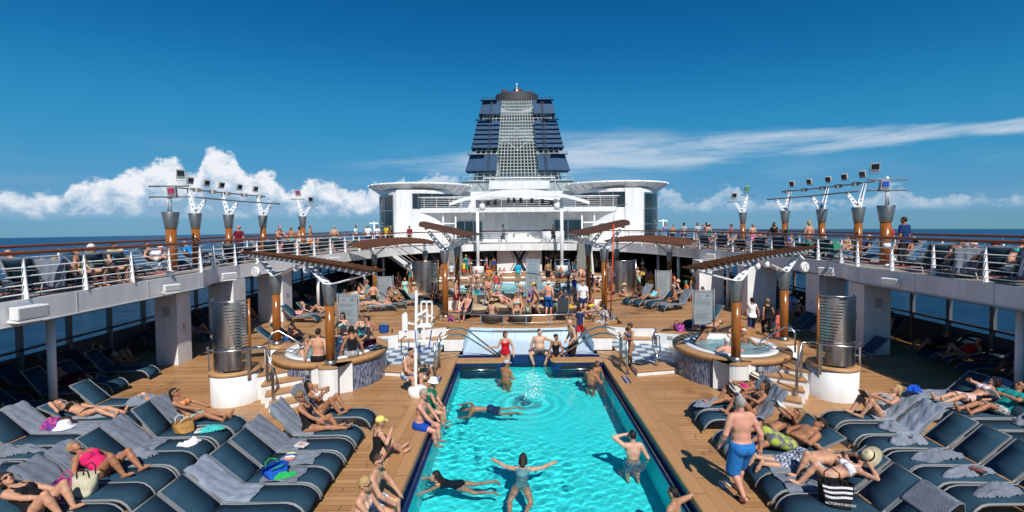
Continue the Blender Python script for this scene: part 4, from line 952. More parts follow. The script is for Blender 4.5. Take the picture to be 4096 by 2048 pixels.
def garment(b, kind, lod):
    pel, B, B2, ch, J = b['pel'], b['B'], b['B2'], b['ch'], b['J']
    def tl(P): q = (P-pel)@B.T; return q[:, 0], q[:, 1], q[:, 2]
    def cl(P): q = (P-ch)@B2.T; return q[:, 0], q[:, 1], q[:, 2]
    T = b['T']; h = HG[lod]*.9
    if kind in ('onepiece', 'tank', 'onepiece_v'):
        def fun(P):
            x, y, z = tl(P); X, Y, Z = cl(P); ax = np.abs(X); f = prims(P, T, .045)-.007
            lowcut = (-.145+.85*np.maximum(np.abs(x)-.03, 0))-z if kind != 'tank' else -.10-z
            strap = np.maximum(np.abs(ax-.085)-.018, Z-.19); v = .07 if kind == 'onepiece' else .02
            upper = np.minimum(Z-(v+.02*(Y < 0)+(ax-.05)*.25), strap)
            return np.maximum(f, np.maximum(lowcut, upper))
        L = T
    elif kind in ('bikini_top', 'bandeau'):
        def fun(P):
            X, Y, Z = cl(P); f = prims(P, T, .045)-.007; ax = np.abs(X)
            band = np.where(Y > 0, np.abs(Z-.018)-.062, np.abs(Z+.03)-.014)
            if kind == 'bikini_top': band = np.minimum(np.where(Y > 0, np.maximum(band, .012-ax), band), np.where(Y > 0, np.maximum(np.abs(ax-.07-.15*(Z-.1))-.010, np.maximum(Z-.20, .03-Z)), 9.0)); band = np.where(Z > .2, 9.0, band)
            return np.maximum(f, band)
        L = T
    elif kind == 'bikini_bottom':
        def fun(P):
            x, y, z = tl(P); f = np.minimum(prims(P, T, .045), prims(P, b['legs'][0][:1]+b['legs'][1][:1], .03))-.007
            w = .95 if 1 else .6
            return np.maximum(f, np.maximum((-.155+w*np.maximum(np.abs(x)-.035, 0))-z, z-.005))
        L = T+b['legs'][0][:1]+b['legs'][1][:1]
    elif kind in ('trunks', 'shorts', 'long_trunks', 'pants', 'brief', 'skirt'):
        fr = {'trunks': .62, 'shorts': .55, 'long_trunks': 1.0, 'pants': 2, 'brief': .12, 'skirt': .8}[kind]; off = {'trunks': .016, 'long_trunks': .024, 'pants': .012, 'shorts': .014, 'brief': .008, 'skirt': .02}[kind]
        LL = []; cut = []
        for sd in (1, -1):
            hip, K, A = J['hip%d' % sd], J['knee%d' % sd], J['ank%d' % sd]; e = hip+(K-hip)*min(fr, 1); lf = b['legs'][0][0][3]/.092
            LL.append(('c', hip, e, .095*lf, (.068+.020*(off > .015))*lf+.0)); cut.append((e, nrm(K-hip)))
            if kind == 'pants': LL.append(('c', K, K+(A-K)*.95, .062, .055))
            if kind == 'long_trunks': LL.append(('c', K, K+(A-K)*.16, .078, .085)); cut[-1] = (K+(A-K)*.12, nrm(A-K))
        tt = T[:2]+T[4:6]
        def fun(P):
            x, y, z = tl(P); f = np.maximum(prims(P, tt, .045)-off*.6, z-.055)
            g = None
            for i, c in enumerate(LL):
                d = s_cone(P, *c[1:])-off
                if kind != 'pants': e, n = cut[i if kind != 'long_trunks' else i//2]; d = np.maximum(d, (P-e)@n) if kind != 'long_trunks' or i % 2 else d
                g = d if g is None else (smin(g, d, .03) if kind == 'skirt' else np.minimum(g, d))
            return np.maximum(smin(f, g, .02), z-.055)
        L = tt+LL
    else:                                        # shirts, dresses
        sl = {'tshirt': .6, 'vest': 0, 'dress': .0, 'polo': .75, 'coverup': .9}[kind]; off = .016; AA = []
        for sd in (1, -1):
            s0, E = J['sho%d' % sd], J['elb%d' % sd]
            if sl: AA.append(('c', s0, s0+(E-s0)*sl, .066, .064))
        LL = []
        if kind in ('dress', 'coverup'):
            for sd in (1, -1): hip, K = J['hip%d' % sd], J['knee%d' % sd]; LL.append(('c', hip, hip+(K-hip)*.75, .105, .105))
        low = -.10
        def fun(P):
            x, y, z = tl(P); X, Y, Z = cl(P); f = prims(P, T, .045)-off; f = np.maximum(f, Z-(.205 if sl else .16-.0*Z+(.05*(np.abs(X) > .07))))
            if AA:
                g = np.minimum(s_cone(P, *AA[0][1:]), s_cone(P, *AA[1][1:]))-.010
                for i, sd in enumerate((1, -1)): 
                    s0, E = J['sho%d' % sd], J['elb%d' % sd]; g = np.where(((P-s0)@nrm(E-s0)) > np.linalg.norm(E-s0)*sl+.01, np.maximum(g, .02), g)
                f = smin(f, g, .02)
            if LL: f = smin(f, smin(s_cone(P, *LL[0][1:]), s_cone(P, *LL[1][1:]), .06), .04)
            else: f = np.maximum(f, low-z)
            return f
        L = T+AA+LL
    lo, hi = bbox(L, .045); return surfnet(fun, lo, hi, h)
def hair_mesh(b, style, lod):
    hc, HB, hs = b['hc'], b['HB'], b['hs']; hr, hd, hu = HB; back = -hd
    L = [('e', hc+hu*.022*hs-hd*.012*hs, HB, vec(.088,.104,.112)*hs)]
    if style == 'bald': return None
    dn = -b['B2'][2]*.6+vec(0,0,-.4)
    if style in ('long', 'bob'): 
        n = .24 if style == 'long' else .10; L += [('c', hc+back*.06, hc+back*.085+nrm(dn)*n, .075, .055)]+[('c', hc+hr*.06*sd+back*.03, hc+hr*.07*sd+back*.05+nrm(dn)*n*.75, .04, .03) for sd in (-1, 1)]
    if style == 'bun': L.append(('e', hc+back*.10*hs+hu*.06*hs, HB, vec(.045,.045,.045)))
    if style == 'tail': L.append(('c', hc+back*.11, hc+back*.13+nrm(dn)*.22, .03, .018))
    if style == 'curly': L = [('e', hc+hu*.03-hd*.015, HB, vec(.108,.118,.118)*hs)]
    if style == 'crop': L = [('e', hc+hu*.018*hs-hd*.010*hs, HB, vec(.081,.099,.105)*hs)]
    def fun(P):
        q = (P-hc)@HB.T; f = prims(P, L, .02)
        f = f + .006*np.sin(P[:, 0]*90)*np.sin(P[:, 1]*80)*np.sin(P[:, 2]*85)
        cut = np.where(q[:, 1] > -.01, np.maximum((.046+.0*q[:, 0])-q[:, 2]-.35*np.maximum(np.abs(q[:, 0])-.05, 0), -9), -.075-q[:, 2] if style not in ('long', 'bob', 'tail') else -9.0)
        if style in ('long', 'bob'): cut = np.where((np.abs(q[:, 0]) > .056) & (q[:, 1] < .05), -9.0, cut)
        return np.maximum(f, cut)
    lo, hi = bbox(L, .03); return surfnet(fun, lo, hi, HG[lod]*.85)
def lathe_local(prof, B, c, n=20, sx=1.0, sy=1.0):
    m = MB(); m.lathe(prof, n, sx=sx, sy=sy); m.v = [tuple(c+B[0]*x+B[1]*y+B[2]*z) for x, y, z in m.v]; return m
def hat_parts(b, kind):
    hc, HB, hs = b['hc'], b['HB'], b['hs']; c = hc+HB[2]*.035*hs; out = []
    if kind[0] == 'cap':
        m = lathe_local([(.096,0),(.095,.035),(.080,.072),(.045,.092),(0,.097)], HB, c, 18, .96, 1.08)
        pts = arc(0, .06, .085, math.pi*.95, math.pi*.05, 8, .125); v = MB().prism([(x, y) for x, y in pts], -.004, .006); v.v = [tuple(c+HB[0]*x+HB[1]*y+HB[2]*(z-.25*max(0, y-.08))) for x, y, z in v.v]; m.add(v.v, v.f); out.append(('cap', m, kind[1]))
    elif kind[0] == 'bucket':
        out.append(('hat', lathe_local([(.150,-.035),(.105,.012),(.098,.06),(.085,.095),(0,.10)], HB, c, 20, 1, 1.08), kind[1]))
    elif kind[0] in ('brim', 'fedora'):
        r = .20 if kind[0] == 'brim' else .165
        out.append(('hat', lathe_local([(r,-.012),(r*.75,.0),(.100,.010),(.094,.06),(.080,.10),(.035,.105),(0,.095)], HB, c, 24, .95, 1.06), kind[1]))
        if kind[0] == 'fedora' or len(kind) > 2: out.append(('hat_band', lathe_local([(.103,.012),(.100,.040)], HB, c, 24, .95, 1.06), kind[2] if len(kind) > 2 else (.01,.01,.012)))
    return out
NPEOPLE = [0]
def person(pose, loc, yaw, label, h=1.72, sex='f', skin='fair', hair=('brown', 'long'), wear=(), hat=None, shades=False, fat=1.0, lod=1, group=None, hs=1.0, extra=None):
    s = h/1.75; b = build_body(pose, s, fat, sex, hs, skin, lod)
    o = obj('person', np_mesh('person', b['V'], b['Q'], b['col']), SKIN); o.location = loc; o.rotation_euler = (0, 0, yaw)
    tag(o, label, 'person', group); NPEOPLE[0] += 1
    if 'tilt' in pose: o.rotation_euler = (pose['tilt'], 0, yaw)
    for w in wear:
        V, Q = garment(b, w[0], lod)
        nm = {'onepiece': 'swimsuit', 'onepiece_v': 'swimsuit', 'tank': 'tank_top', 'bandeau': 'bikini_top', 'long_trunks': 'swim_shorts', 'trunks': 'swim_shorts', 'tshirt': 'shirt', 'polo': 'shirt', 'brief': 'swim_brief'}.get(w[0], w[0])
        if len(V): obj(nm, np_mesh(nm, V*s, Q), cloth(w[1]), o)
    if hair and hair[1] != 'bald':
        V, Q = hair_mesh(b, hair[1], lod)
        if len(V): obj('hair', np_mesh('hair', V*s, Q), mat('hair_'+hair[0], HAIR[hair[0]], .5, noise=.3, nscale=40, bump=.5, bscale=120, spec=.4), o)
    if hat:
        for nm, m, c in hat_parts(b, hat):
            m.v = [tuple(np.array(v)*s) for v in m.v]; obj(nm, m, cloth(c), o)
    if shades:
        m = MB(); HB = b['HB']; hc = b['hc']
        for sd in (-1, 1):
            m.lathe([(0,0),(.030,.002),(.032,.010),(0,.012)], 10, sx=1.0, sy=.72); 
            k = len(m.v)-40
            m.v[k:] = [tuple(hc+HB[0]*(x+sd*.034)+HB[2]*(y+.006)+HB[1]*(z+.088)) for x, y, z in m.v[k:]]
        for sd in (-1, 1): m.bar(hc+HB[0]*sd*.066+HB[1]*.085+HB[2]*.01, hc+HB[0]*sd*.084-HB[1]*.01+HB[2]*.0, .004, .010)
        m.v = [tuple(np.array(v)*s) for v in m.v]; obj('sunglasses', m, DARK, o)
    o['_m'] = 0; del o['_m']
    b['o'] = o; return b
# ================================================================ hot tubs, posts, pergolas, showers
def mosaic_mat(name, dark):
    m = bpy.data.materials.new(name); m.use_nodes = True; nt = m.node_tree; N = nt.nodes.new; L = nt.links.new; b = nt.nodes['Principled BSDF']; b.inputs['Roughness'].default_value = .25
    g = N('ShaderNodeTexCoord'); sp = N('ShaderNodeSeparateXYZ'); L(g.outputs['Object'], sp.inputs[0])
    def M(op, a, c=None):
        n = N('ShaderNodeMath'); n.operation = op
        for i, q in enumerate((a, c)):
            if q is None: continue
            if isinstance(q, (int, float)): n.inputs[i].default_value = q
            else: L(q, n.inputs[i])
        return n.outputs[0]
    an = M('MULTIPLY', M('ARCTAN2', sp.outputs[1], sp.outputs[0]), 110.0); col = M('FLOOR', an)
    w1 = N('ShaderNodeTexWhiteNoise'); w1.noise_dimensions = '1D'; L(col, w1.inputs['W'])
    row = M('FLOOR', M('ADD', M('MULTIPLY', sp.outputs[2], 9.0), M('MULTIPLY', w1.outputs[0], 5.0)))
    cb = N('ShaderNodeCombineXYZ'); L(col, cb.inputs[0]); L(row, cb.inputs[1]); w2 = N('ShaderNodeTexWhiteNoise'); w2.noise_dimensions = '2D'; L(cb.outputs[0], w2.inputs['Vector'])
    r = N('ShaderNodeValToRGB'); L(w2.outputs[0], r.inputs[0]); e = r.color_ramp.elements; e[0].color = (.035,.05,.10,1); e[1].color = (.46,.48,.52,1)
    for p, c in ((.25,(.08,.105,.19,1)),(.5,(.155,.185,.27,1)),(.78,(.27,.30,.36,1))): k = e.new(p); k.color = c
    r.color_ramp.interpolation = 'CONSTANT'; L(r.outputs[0], b.inputs['Base Color']); return m
MOS = mosaic_mat('mosaic_tile', False)
SPA = mat('spa_water', (0.16,0.30,0.33), 0.06, noise=.25, nscale=3, bump=.9, bscale=9, spec=.6)
SHELL = mat('spa_shell', (.72,.75,.77), .22)
def hot_tub(cx, cy, r, z, label, h0=0.0):
    t = thing('hot_tub', label, 'hot tub', (cx, cy, h0)); 
    obj('mosaic_wall', MB().lathe([(r-.05,0),(r-.05,z-.14)], 64), MOS, t)
    obj('wooden_rim', MB().lathe([(r-.06,z-.15),(r+.01,z-.14),(r+.02,z-.02),(r,z),(r*.80,z),(r*.80,z-.03)], 64), TEAKC, t)
    obj('shell', MB().lathe([(r*.80,z-.01),(r*.795,z+.035),(r*.77,z+.045),(r*.66,z+.02),(r*.62,z-.10),(r*.56,z-.5),(r*.3,z-.6),(0,z-.6)], 56), SHELL, t)
    xs = np.linspace(-1,1,46); X, Y = np.meshgrid(xs, xs); mk = X**2+Y**2 < 1.0
    Z = z-.07+.014*fbm(X*r*.6, Y*r*.6, 5, 4, 8.0)
    obj('water', grid_mesh('water', X*r*.66, Y*r*.66, Z, mk), SPA, t)
    return t
def post(t, x, y, z0, zt, r=.13, hood=.62, base=.13):
    """varnished shaft, steel base collar and flared hood, as parts of t"""
    obj('post_shaft', MB().tube([(x,y,z0),(x,y,zt-hood+.02)], r, 20), VARN, t)
    obj('base_collar', MB().lathe([(r+.02,0),(r+.02,base),(r,base)], 20, c=(x,y,z0)), HOOD, t)
    obj('hood', MB().lathe([(r+.015,zt-hood),(r*1.66,zt),(r*1.62,zt+.01),(r*1.5,zt-.05),(0,zt-.06)], 28, c=(x,y,0)), HOOD, t)
def holed_arm(p, q, w0, w1, up=(0,0,1), n=5):
    """flat plate arm with lightening holes, tapering from p to q"""
    p = Vector(p); q = Vector(q); m = MB(); d = q-p; L = d.length; u = d/L; sd = u.cross(Vector(up))
    if sd.length < .01: sd = u.orthogonal()
    sd.normalize(); nn = u.cross(sd); th = .03
    def P(s, o, k): return p+u*s+sd*(o*(w0+(w1-w0)*s/L)/2)+nn*k*th
    segs = n; 
    for i in range(segs):
        a = L*i/segs; b_ = L*(i+1)/segs; c = (a+b_)/2; hw = (w0+(w1-w0)*c/L)*.27
        out = [P(a,-1,0),P(b_,-1,0),P(b_,1,0),P(a,1,0)]; hole = [p+u*(c+hw*math.cos(t))+sd*hw*math.sin(t) for t in [math.pi*1.25+k*math.pi/4 for k in range(8)]]
        mids = [P(a,-1,0),P(c,-1,0),P(b_,-1,0),P(b_,0,0),P(b_,1,0),P(c,1,0),P(a,1,0),P(a,0,0)]
        vs = mids+hole; f = [(k,(k+1) % 8,8+(k+1) % 8,8+k) for k in range(8)]
        m.add([v+nn*th/2 for v in vs], f); m.add([v-nn*th/2 for v in vs], [tuple(reversed(q_)) for q_ in f])
        m.add([v+nn*th/2 for v in hole]+[v-nn*th/2 for v in hole], [(k,k+8,(k+1) % 8+8,(k+1) % 8) for k in range(8)])
    for o in (-1, 1): m.add([P(0,o,-.5),P(L,o,-.5),P(L,o,.5),P(0,o,.5)], [(0,1,2,3)])
    return m
def canopy(t, p0, p1, width, arch, tilt, n, along=False, tip=.0):
    """slatted sun roof: slats on two white beams between p0 and p1"""
    p0, p1 = Vector(p0), Vector(p1); d = (p1-p0); L = d.length; u = d.normalized(); sd = Vector((u.y,-u.x,0)).normalized()
    up = sd.cross(u); sd2 = (sd*math.cos(tilt)+up*math.sin(tilt)).normalized(); up2 = sd2.cross(u)
    if up2.z < 0: up2 = -up2
    C = lambda s: p0+d*s+up2*(arch*(1-(2*s-1)**2))
    if not along:
        for k in range(n):
            s = (k+.5)/n; c = C(s); w = width*(1-.25*abs(2*s-1)**3)
            tl = .30; uu = (u*math.cos(tl)+up2*math.sin(tl)).normalized(); nn = sd2.cross(uu)
            m = MB().box(c+up2*.10, (w, L/n*.84, .035), M=Matrix((sd2, uu, nn)).transposed()); obj('slat', m, MAHOG, t)
    else:
        for k in range(n):
            s = (k+.5)/n*2-1; m = MB(); ww = width/n*.86; mm = 10
            for i in range(mm):
                a, b_ = C(i/mm), C((i+1)/mm); f0 = 1-.30*abs(2*i/mm-1)**2.5; f1 = 1-.30*abs(2*(i+1)/mm-1)**2.5
                m.bar(a+sd2*(s*width/2*f0)+up2*.10, b_+sd2*(s*width/2*f1)+up2*.10, ww, .035, up=up2)
            obj('slat', m, MAHOG, t)
    for o in (-.28, .28):
        m = MB(); mm = 12
        for i in range(mm): m.bar(C(.04+.92*i/mm)+sd2*(o*width), C(.04+.92*(i+1)/mm)+sd2*(o*width), .06, .10, up=up2)
        obj('beam', m, mat('beam_shade_grey', (.40,.41,.41), .5), t)  # white beams in a greyer colour that holds their shade
    if along:
        for s in (.2,.5,.8): obj('cross_beam', MB().bar(C(s)+sd2*(-.46*width)+up2*.03, C(s)+sd2*(.46*width)+up2*.03, .06, .08, up=up2), WHITE2, t)
    return C, sd2
for s in (-1, 1):
    side = 'left' if s < 0 else 'right'
    hot_tub(s*6.60, 15.0, 1.78, .95, 'round mosaic hot tub with bathers on the %s of the pool' % side)
    # pier carrying the near post
    t = thing('white_pier', 'rounded white pier carrying a post in front of the %s hot tub' % side, 'pier', (0,0,0))
    nose = arc(5.95, 13.25, .34, -.30, -math.pi*.80, 8)
    poly = [(5.44,13.60)]+nose+[(6.88,13.36),(6.88,13.75),(5.7,14.0)]
    poly = [(s*x, y) for x, y in poly]
    obj('wall', MB().prism(poly, 0, .90), WHITE, t); obj('wooden_cap', MB().prism([(x+(.02 if x*s > 5.9 else -.02)*s, y-.03) for x, y in poly], .902, .945), TEAKC, t)
    obj('vent', MB().box((s*6.62,13.16,.72), (.13,.03,.13), rz=s*.3), mat('vent_grey', (.3,.32,.34), .5), t)
    t = thing('post_plinth', 'small wooden topped plinth under the rear post of the %s hot tub' % side, 'plinth', (s*8.72,15.6,0)); obj('wall', MB().lathe([(.42,0),(.42,.88),(0,.88)],20), WHITE, t); obj('wooden_cap', MB().lathe([(.45,.882),(.45,.935),(0,.935)],20), TEAKC, t)
    # pergola over the tub
    t = thing('pergola', 'slatted mahogany sunshade on two posts over the %s hot tub' % side, 'pergola', (0,0,0))
    post(t, s*5.95, 13.25, .945, 3.32); post(t, s*8.72, 15.55, .935, 3.32)
    C, sd = canopy(t, (s*10.15,16.5,3.98), (s*4.25,12.2,3.68), .82, .05, -s*R_(5), 24)
    for (x, y), ss in (((s*5.95,13.25),(.52,.95)), ((s*8.72,15.55),(.10,.50))):
        for q in ss: obj('arm', holed_arm((x,y,3.28), C(q)+Vector((0,0,-.04)), .26, .16), WHITE2, t)
    for k, q in enumerate((.46,.54)): obj('spot_lamp', MB().lathe([(0,-.10),(.075,-.09),(.08,.04),(.04,.10),(0,.10)], 12, c=C(q)+Vector((0,-.2,-.22))), WHITE2, t)
    c = thing('deck_clock', 'round white deck clock under the %s sunshade' % side, 'clock', C(.135)+Vector((0,-.45,-.50)), s*.35); 
    m = MB(); m.lathe([(0,.06),(.16,.06),(.18,.03),(.18,-.05),(.155,-.055)], 28); m.v = [(x, -z, y) for x, y, z in m.v]; m.f = [tuple(reversed(f)) for f in m.f]; obj('case', m, WHITE2, c)
    m = MB(); m.lathe([(0,.0),(.15,.0)], 28); m.v = [(x, -.062, y) for x, y, z in m.v]; obj('dial', m, mat('dial', (.78,.78,.76), .4), c)
    m = MB()
    for k in range(12): a = k*math.pi/6; m.box((.128*math.sin(a),-.066,.128*math.cos(a)), (.012,.006,.03), ry=a)
    obj('hour_marks', m, DARK, c); m = MB(); m.box((.016,-.070,-.035),(.014,.006,.09),ry=R_(150)); m.box((-.012,-.070,.055),(.010,.006,.12),ry=R_(-12)); obj('hands', m, DARK, c)
    m = MB(); m.bar((0,.02,.25),(0,.3,.5),.05,.05); obj('bracket', m, WHITE2, c)
    # inner sunshade by the terrace, tilted to the middle
    t = thing('pergola', 'tilted mahogany sunshade on two posts at the %s edge of the lounge terrace' % side, 'pergola', (0,0,0))
    post(t, s*3.95, 22.5, .42, 3.75, .14); post(t, s*3.85, 26.7, .50, 3.75, .14)
    C, sd = canopy(t, (s*3.95,21.7,4.60), (s*3.95,27.6,4.60), 3.1, .16, s*R_(13)*(1), 11, True)
    for y in (22.5, 26.7):
        obj('arm', holed_arm((s*3.95,y,3.72), (s*4.75,y,4.70), .26, .16, up=(0,1,0)), WHITE2, t); obj('arm', holed_arm((s*3.95,y,3.72), (s*2.9,y,4.25), .26, .16, up=(0,1,0)), WHITE2, t)
    # rear sunshade, curving with the deck edge
    t = thing('pergola', 'rear curved mahogany sunshade on two posts near the %s stairs' % side, 'pergola', (0,0,0))
    post(t, s*9.75, 30.0, .0, 3.05); post(t, s*7.0, 33.2, .50, 3.1)
    C, sd = canopy(t, (s*10.6,28.6,3.62), (s*6.7,33.8,3.72), 2.0, .20, s*.16, 20)
    for (x, y), ss in (((s*9.75,30.0),(.16,.45)), ((s*7.0,33.2),(.62,.9))):
        for q in ss: obj('arm', holed_arm((x,y,3.0), C(q), .24, .15), WHITE2, t)
    # steps and shower
    t = thing('tub_steps', 'four white steps with wooden treads up to the %s hot tub' % side, 'steps', (0,0,0))
    for k in range(4):
        z = .72-.18*k; A = (7.98-.27*k, 12.98-.30*k); Bp = (6.88-.27*k, 13.74-.30*k); back = [(6.9,14.3),(8.3,14.6),(8.3,13.4)] if k == 0 else [(6.75-.2*k,14.0),(8.0,13.7)]
        pl = [(s*x, y) for x, y in [A, Bp]+back]
        obj('riser', MB().prism(pl, 0, z-.04), WHITE, t)
        ov = [(s*(A[0]-.02), A[1]-.03), (s*(Bp[0]-.03), Bp[1]-.03)]+[(s*x, y) for x, y in back]
        obj('tread', MB().prism(ov, z-.038, z), TEAKC, t)
    t = thing('shower_plinth', 'round white plinth with wooden rim under the %s front shower' % side, 'plinth', (s*8.6,13.0,0)); obj('wall', MB().lathe([(.63,0),(.63,.86),(0,.86)],32), WHITE, t); obj('wooden_rim', MB().lathe([(.66,.862),(.67,.90),(.66,.93),(0,.93)],32), TEAKC, t)
def shower(x, y, z, s, label, h=2.0, r=.53, ring=True):
    t = thing('shower_screen', label, 'shower', (x, y, z))
    C0 = -math.pi/2
    a_s, a_m, a_e = (R_(195), R_(268), R_(345)) if s < 0 else (R_(-15), R_(-88), R_(-165))
    obj('steel_shell', MB().lathe([(r,0),(r,h)], 18, a_s, a_m), STEEL, t)
    nb = 22
    for k in range(nb):
        z0 = h*.05+h*.93*k/nb; f = .28+.72*k/nb if k > 3 else .3
        a1 = a_m+(a_e-a_m)*(1-f)*.9
        obj('slot_band', MB().lathe([(r,z0-h*.93/nb*.42),(r,z0+.018)], 12, a_m, a_e), STEEL, t)
        if a1 != a_m: obj('slot_fill', MB().lathe([(r+.001,z0+.018),(r+.001,z0+h*.93/nb*.58)], 6, a_m, a1), STEEL, t)
    obj('inner_liner', MB().lathe([(r*.45,0),(r*.45,h*.96)], 14, a_m, a_e), mat('liner_grey', (.28,.29,.30), .4, .5), t)
    for a in (a_s, a_e): obj('edge_post', MB().tube([(r*math.cos(a),r*math.sin(a),0),(r*math.cos(a),r*math.sin(a),h+.03)], .035, 8), VARN if a == a_e else STEEL, t)
    obj('top_rim', MB().tube([(r*math.cos(a_s+(a_e-a_s)*i/20), r*math.sin(a_s+(a_e-a_s)*i/20), h) for i in range(21)], .02, 6), STEEL, t)
    if ring:
        ar = [(.68*math.cos(a_s+(a_e-a_s)*i/20*1.02), .68*math.sin(a_s+(a_e-a_s)*i/20*1.02), .66) for i in range(21)]
        if True: ar = ar+[(-s*.95,-.10,.62),(-s*1.42,-.62,.05)]
        obj('handrail', MB().tube(ar, .024, 8), STEEL, t)
        for a in (R_(200) if s < 0 else R_(-20), R_(330) if s < 0 else R_(-150)):
            m = MB(); c = (.66*math.cos(a), .66*math.sin(a)); m.bar((c[0],c[1],-.22),(c[0],c[1],.64),.09,.02,up=(math.cos(a),math.sin(a),0)); obj('rail_post', m, BRUSH, t)
        for q, zb in (((-s*1.0,-.16),-.35), ((-s*1.36,-.55),-.75)):
            m = MB(); m.bar((q[0],q[1],zb),(q[0],q[1],.55 if zb > -.5 else .12),.08,.02,up=(0,1,0)); obj('rail_post', m, BRUSH, t)
    return t
shower(-8.6,13.0,.93,-1,'curved slotted steel shower screen beside the left hot tub')
shower(8.6,13.0,.93,1,'curved slotted steel shower screen beside the right hot tub')
shower(-6.6,31.2,.5,-1,'far steel shower screen left of the upper pool',2.1,.95,False)
shower(6.6,30.2,.5,1,'far steel shower screen right of the upper pool',2.1,.95,False)
hot_tub(-9.6,29.6,1.9,.62,'small hot tub further back on the left near the stairs')
tag(obj('tub_rail', MB().tube([(-8.15,14.0,.96),(-8.15,14.0,1.55),(-8.10,14.1,1.68),(-7.95,14.2,1.72),(-7.3,14.35,1.25),(-7.25,14.38,1.15),(-7.7,14.3,1.02),(-8.1,14.15,1.02)], .028, 8), STEEL), 'bent steel grab rail on the rim of the left hot tub', 'rail')
tag(obj('tub_rail', MB().tube([(8.15,14.0,.96),(8.15,14.0,1.55),(8.10,14.1,1.68),(7.95,14.2,1.72),(7.3,14.35,1.25),(7.25,14.38,1.15),(7.7,14.3,1.02),(8.1,14.15,1.02)], .028, 8), STEEL), 'bent steel grab rail on the rim of the right hot tub', 'rail')
# grab rails standing on the kerbs, and the long rails down into the basin
for s in (-1, 1):
    side = 'left' if s < 0 else 'right'
    t = thing('kerb_rail', 'looped steel grab rail on the kerb %s of the pool' % side, 'rail', (s*4.25,15.2,.19))
    obj('post', MB().tube([(0,0,0),(0,0,.42)], .05, 10), STEEL, t); obj('loop', MB().tube([(-.02,0,.40),(-.12,.05,.55),(-.12,.1,.95),(0,.12,1.05),(.12,.12,.98),(.13,.05,.5),(.02,0,.40)], .024, 8), STEEL, t)
    for dx, dz, lab in ((0,0,'inner'),(.35,.14,'outer')):
        P = [(s*(3.15+dx*.2),15.75+dx,0),(s*(3.15+dx*.2),15.75+dx,.92+dz),(s*(3.05+dx*.2),15.8+dx,1.05+dz),(s*2.85,15.95+dx,1.12+dz),(s*2.5,16.1+dx,1.10+dz),(s*2.2,16.25+dx,.95+dz),(s*.95,17.05+dx*.6,-.12)]
        tag(obj('basin_handrail', MB().tube(P, .030, 8), STEEL), '%s of two long steel handrails sloping into the splash basin on the %s' % (lab, side), 'handrail')
    t = thing('glass_gate', 'clear glass gate panel between steel posts on the %s coping' % side, 'gate', (s*3.18,15.2,.0))
    obj('pane', MB().box((0,.15,.62), (.012,.8,.85)), mat('clear_glass', (.75,.82,.82), .03, trans=.95), t)
    for y in (-.30,.58): obj('post', MB().tube([(0,y,0),(0,y,1.12)], .035, 10), STEEL, t)
    obj('foot_plate', MB().box((0,-.30,.012),(.16,.16,.012)), BRUSH, t)
# rail in front of the terrace
t = thing('railing', 'curved low steel railing along the front of the lounge terrace', 'railing', (0,0,0))
rp = [(x, arcY(x, 20.0, 1.35, 4.3)+.12) for x in [-4.1+8.2*i/24 for i in range(25)]]
obj('handrail', MB().tube([(x, y, .45+.50) for x, y in rp], .030, 8), STEEL, t); obj('mid_wire', MB().tube([(x, y, .45+.18) for x, y in rp], .008, 5), BRUSH, t)
for k in range(0, 25, 3): obj('post', MB().box((rp[k][0],rp[k][1],.69),(.05,.012,.5)), BRUSH, t)
t = thing('railing', 'low steel railing along the near rim of the upper pool', 'railing', (0,0,0))
rp = [(SX*.64*math.cos(a), SCY+SY*.64*math.sin(a)) for a in [R_(200+140*i/24) for i in range(25)]]
for z in (.95, 1.38): obj('handrail' if z > 1 else 'mid_rail', MB().tube([(x, y, z) for x, y in rp], .025, 6), STEEL, t)
for k in range(0, 25, 3): obj('post', MB().tube([(rp[k][0],rp[k][1],.5),(rp[k][0],rp[k][1],1.38)], .022, 6), BRUSH, t)
rp = [(SX*.66*math.cos(a), SCY+SY*.66*math.sin(a)) for a in [R_(160-140*i/24) for i in range(25)]]
t = thing('railing', 'long steel railing behind the upper pool below the stage', 'railing', (0,0,0)); obj('handrail', MB().tube([(x, y, 1.25) for x, y in rp], .03, 6), STEEL, t)
for k in range(0, 25, 3): obj('post', MB().tube([(rp[k][0],rp[k][1],.5),(rp[k][0],rp[k][1],1.25)], .022, 6), BRUSH, t)
# stairs to the upper deck
for s in (-1,):
    t = thing('staircase', 'white staircase with wooden handrails climbing to the upper deck on the left', 'stairs', (0,0,0))
    p0, p1 = Vector((-8.3,36.0,.1)), Vector((-10.3,33.2,3.25)); p0 = Vector((-7.2,37.0,.2)); p1 = Vector((-10.6,34.6,3.25))
    for k in range(13):
        c = p0.lerp(p1, (k+.5)/13); obj('tread', MB().box(c, (.34,1.3,.05), rz=math.atan2(p1.y-p0.y,p1.x-p0.x)), WHITE, t)
    w = Vector((.58,-.82,0))*.68
    for o in (-1, 1): obj('stringer', MB().bar(p0+w*o, p1+w*o, .06, .30), WHITE, t); obj('handrail', MB().tube([p0+w*o+Vector((0,0,.95)), p1+w*o+Vector((0,0,.95))], .03, 6), RAILW, t)
    for q in (.35,.65):
        for o in (-1, 1): obj('rail_bar', MB().tube([p0+w*o+Vector((0,0,q)), p1+w*o+Vector((0,0,q))], .015, 5), WHITE2, t)
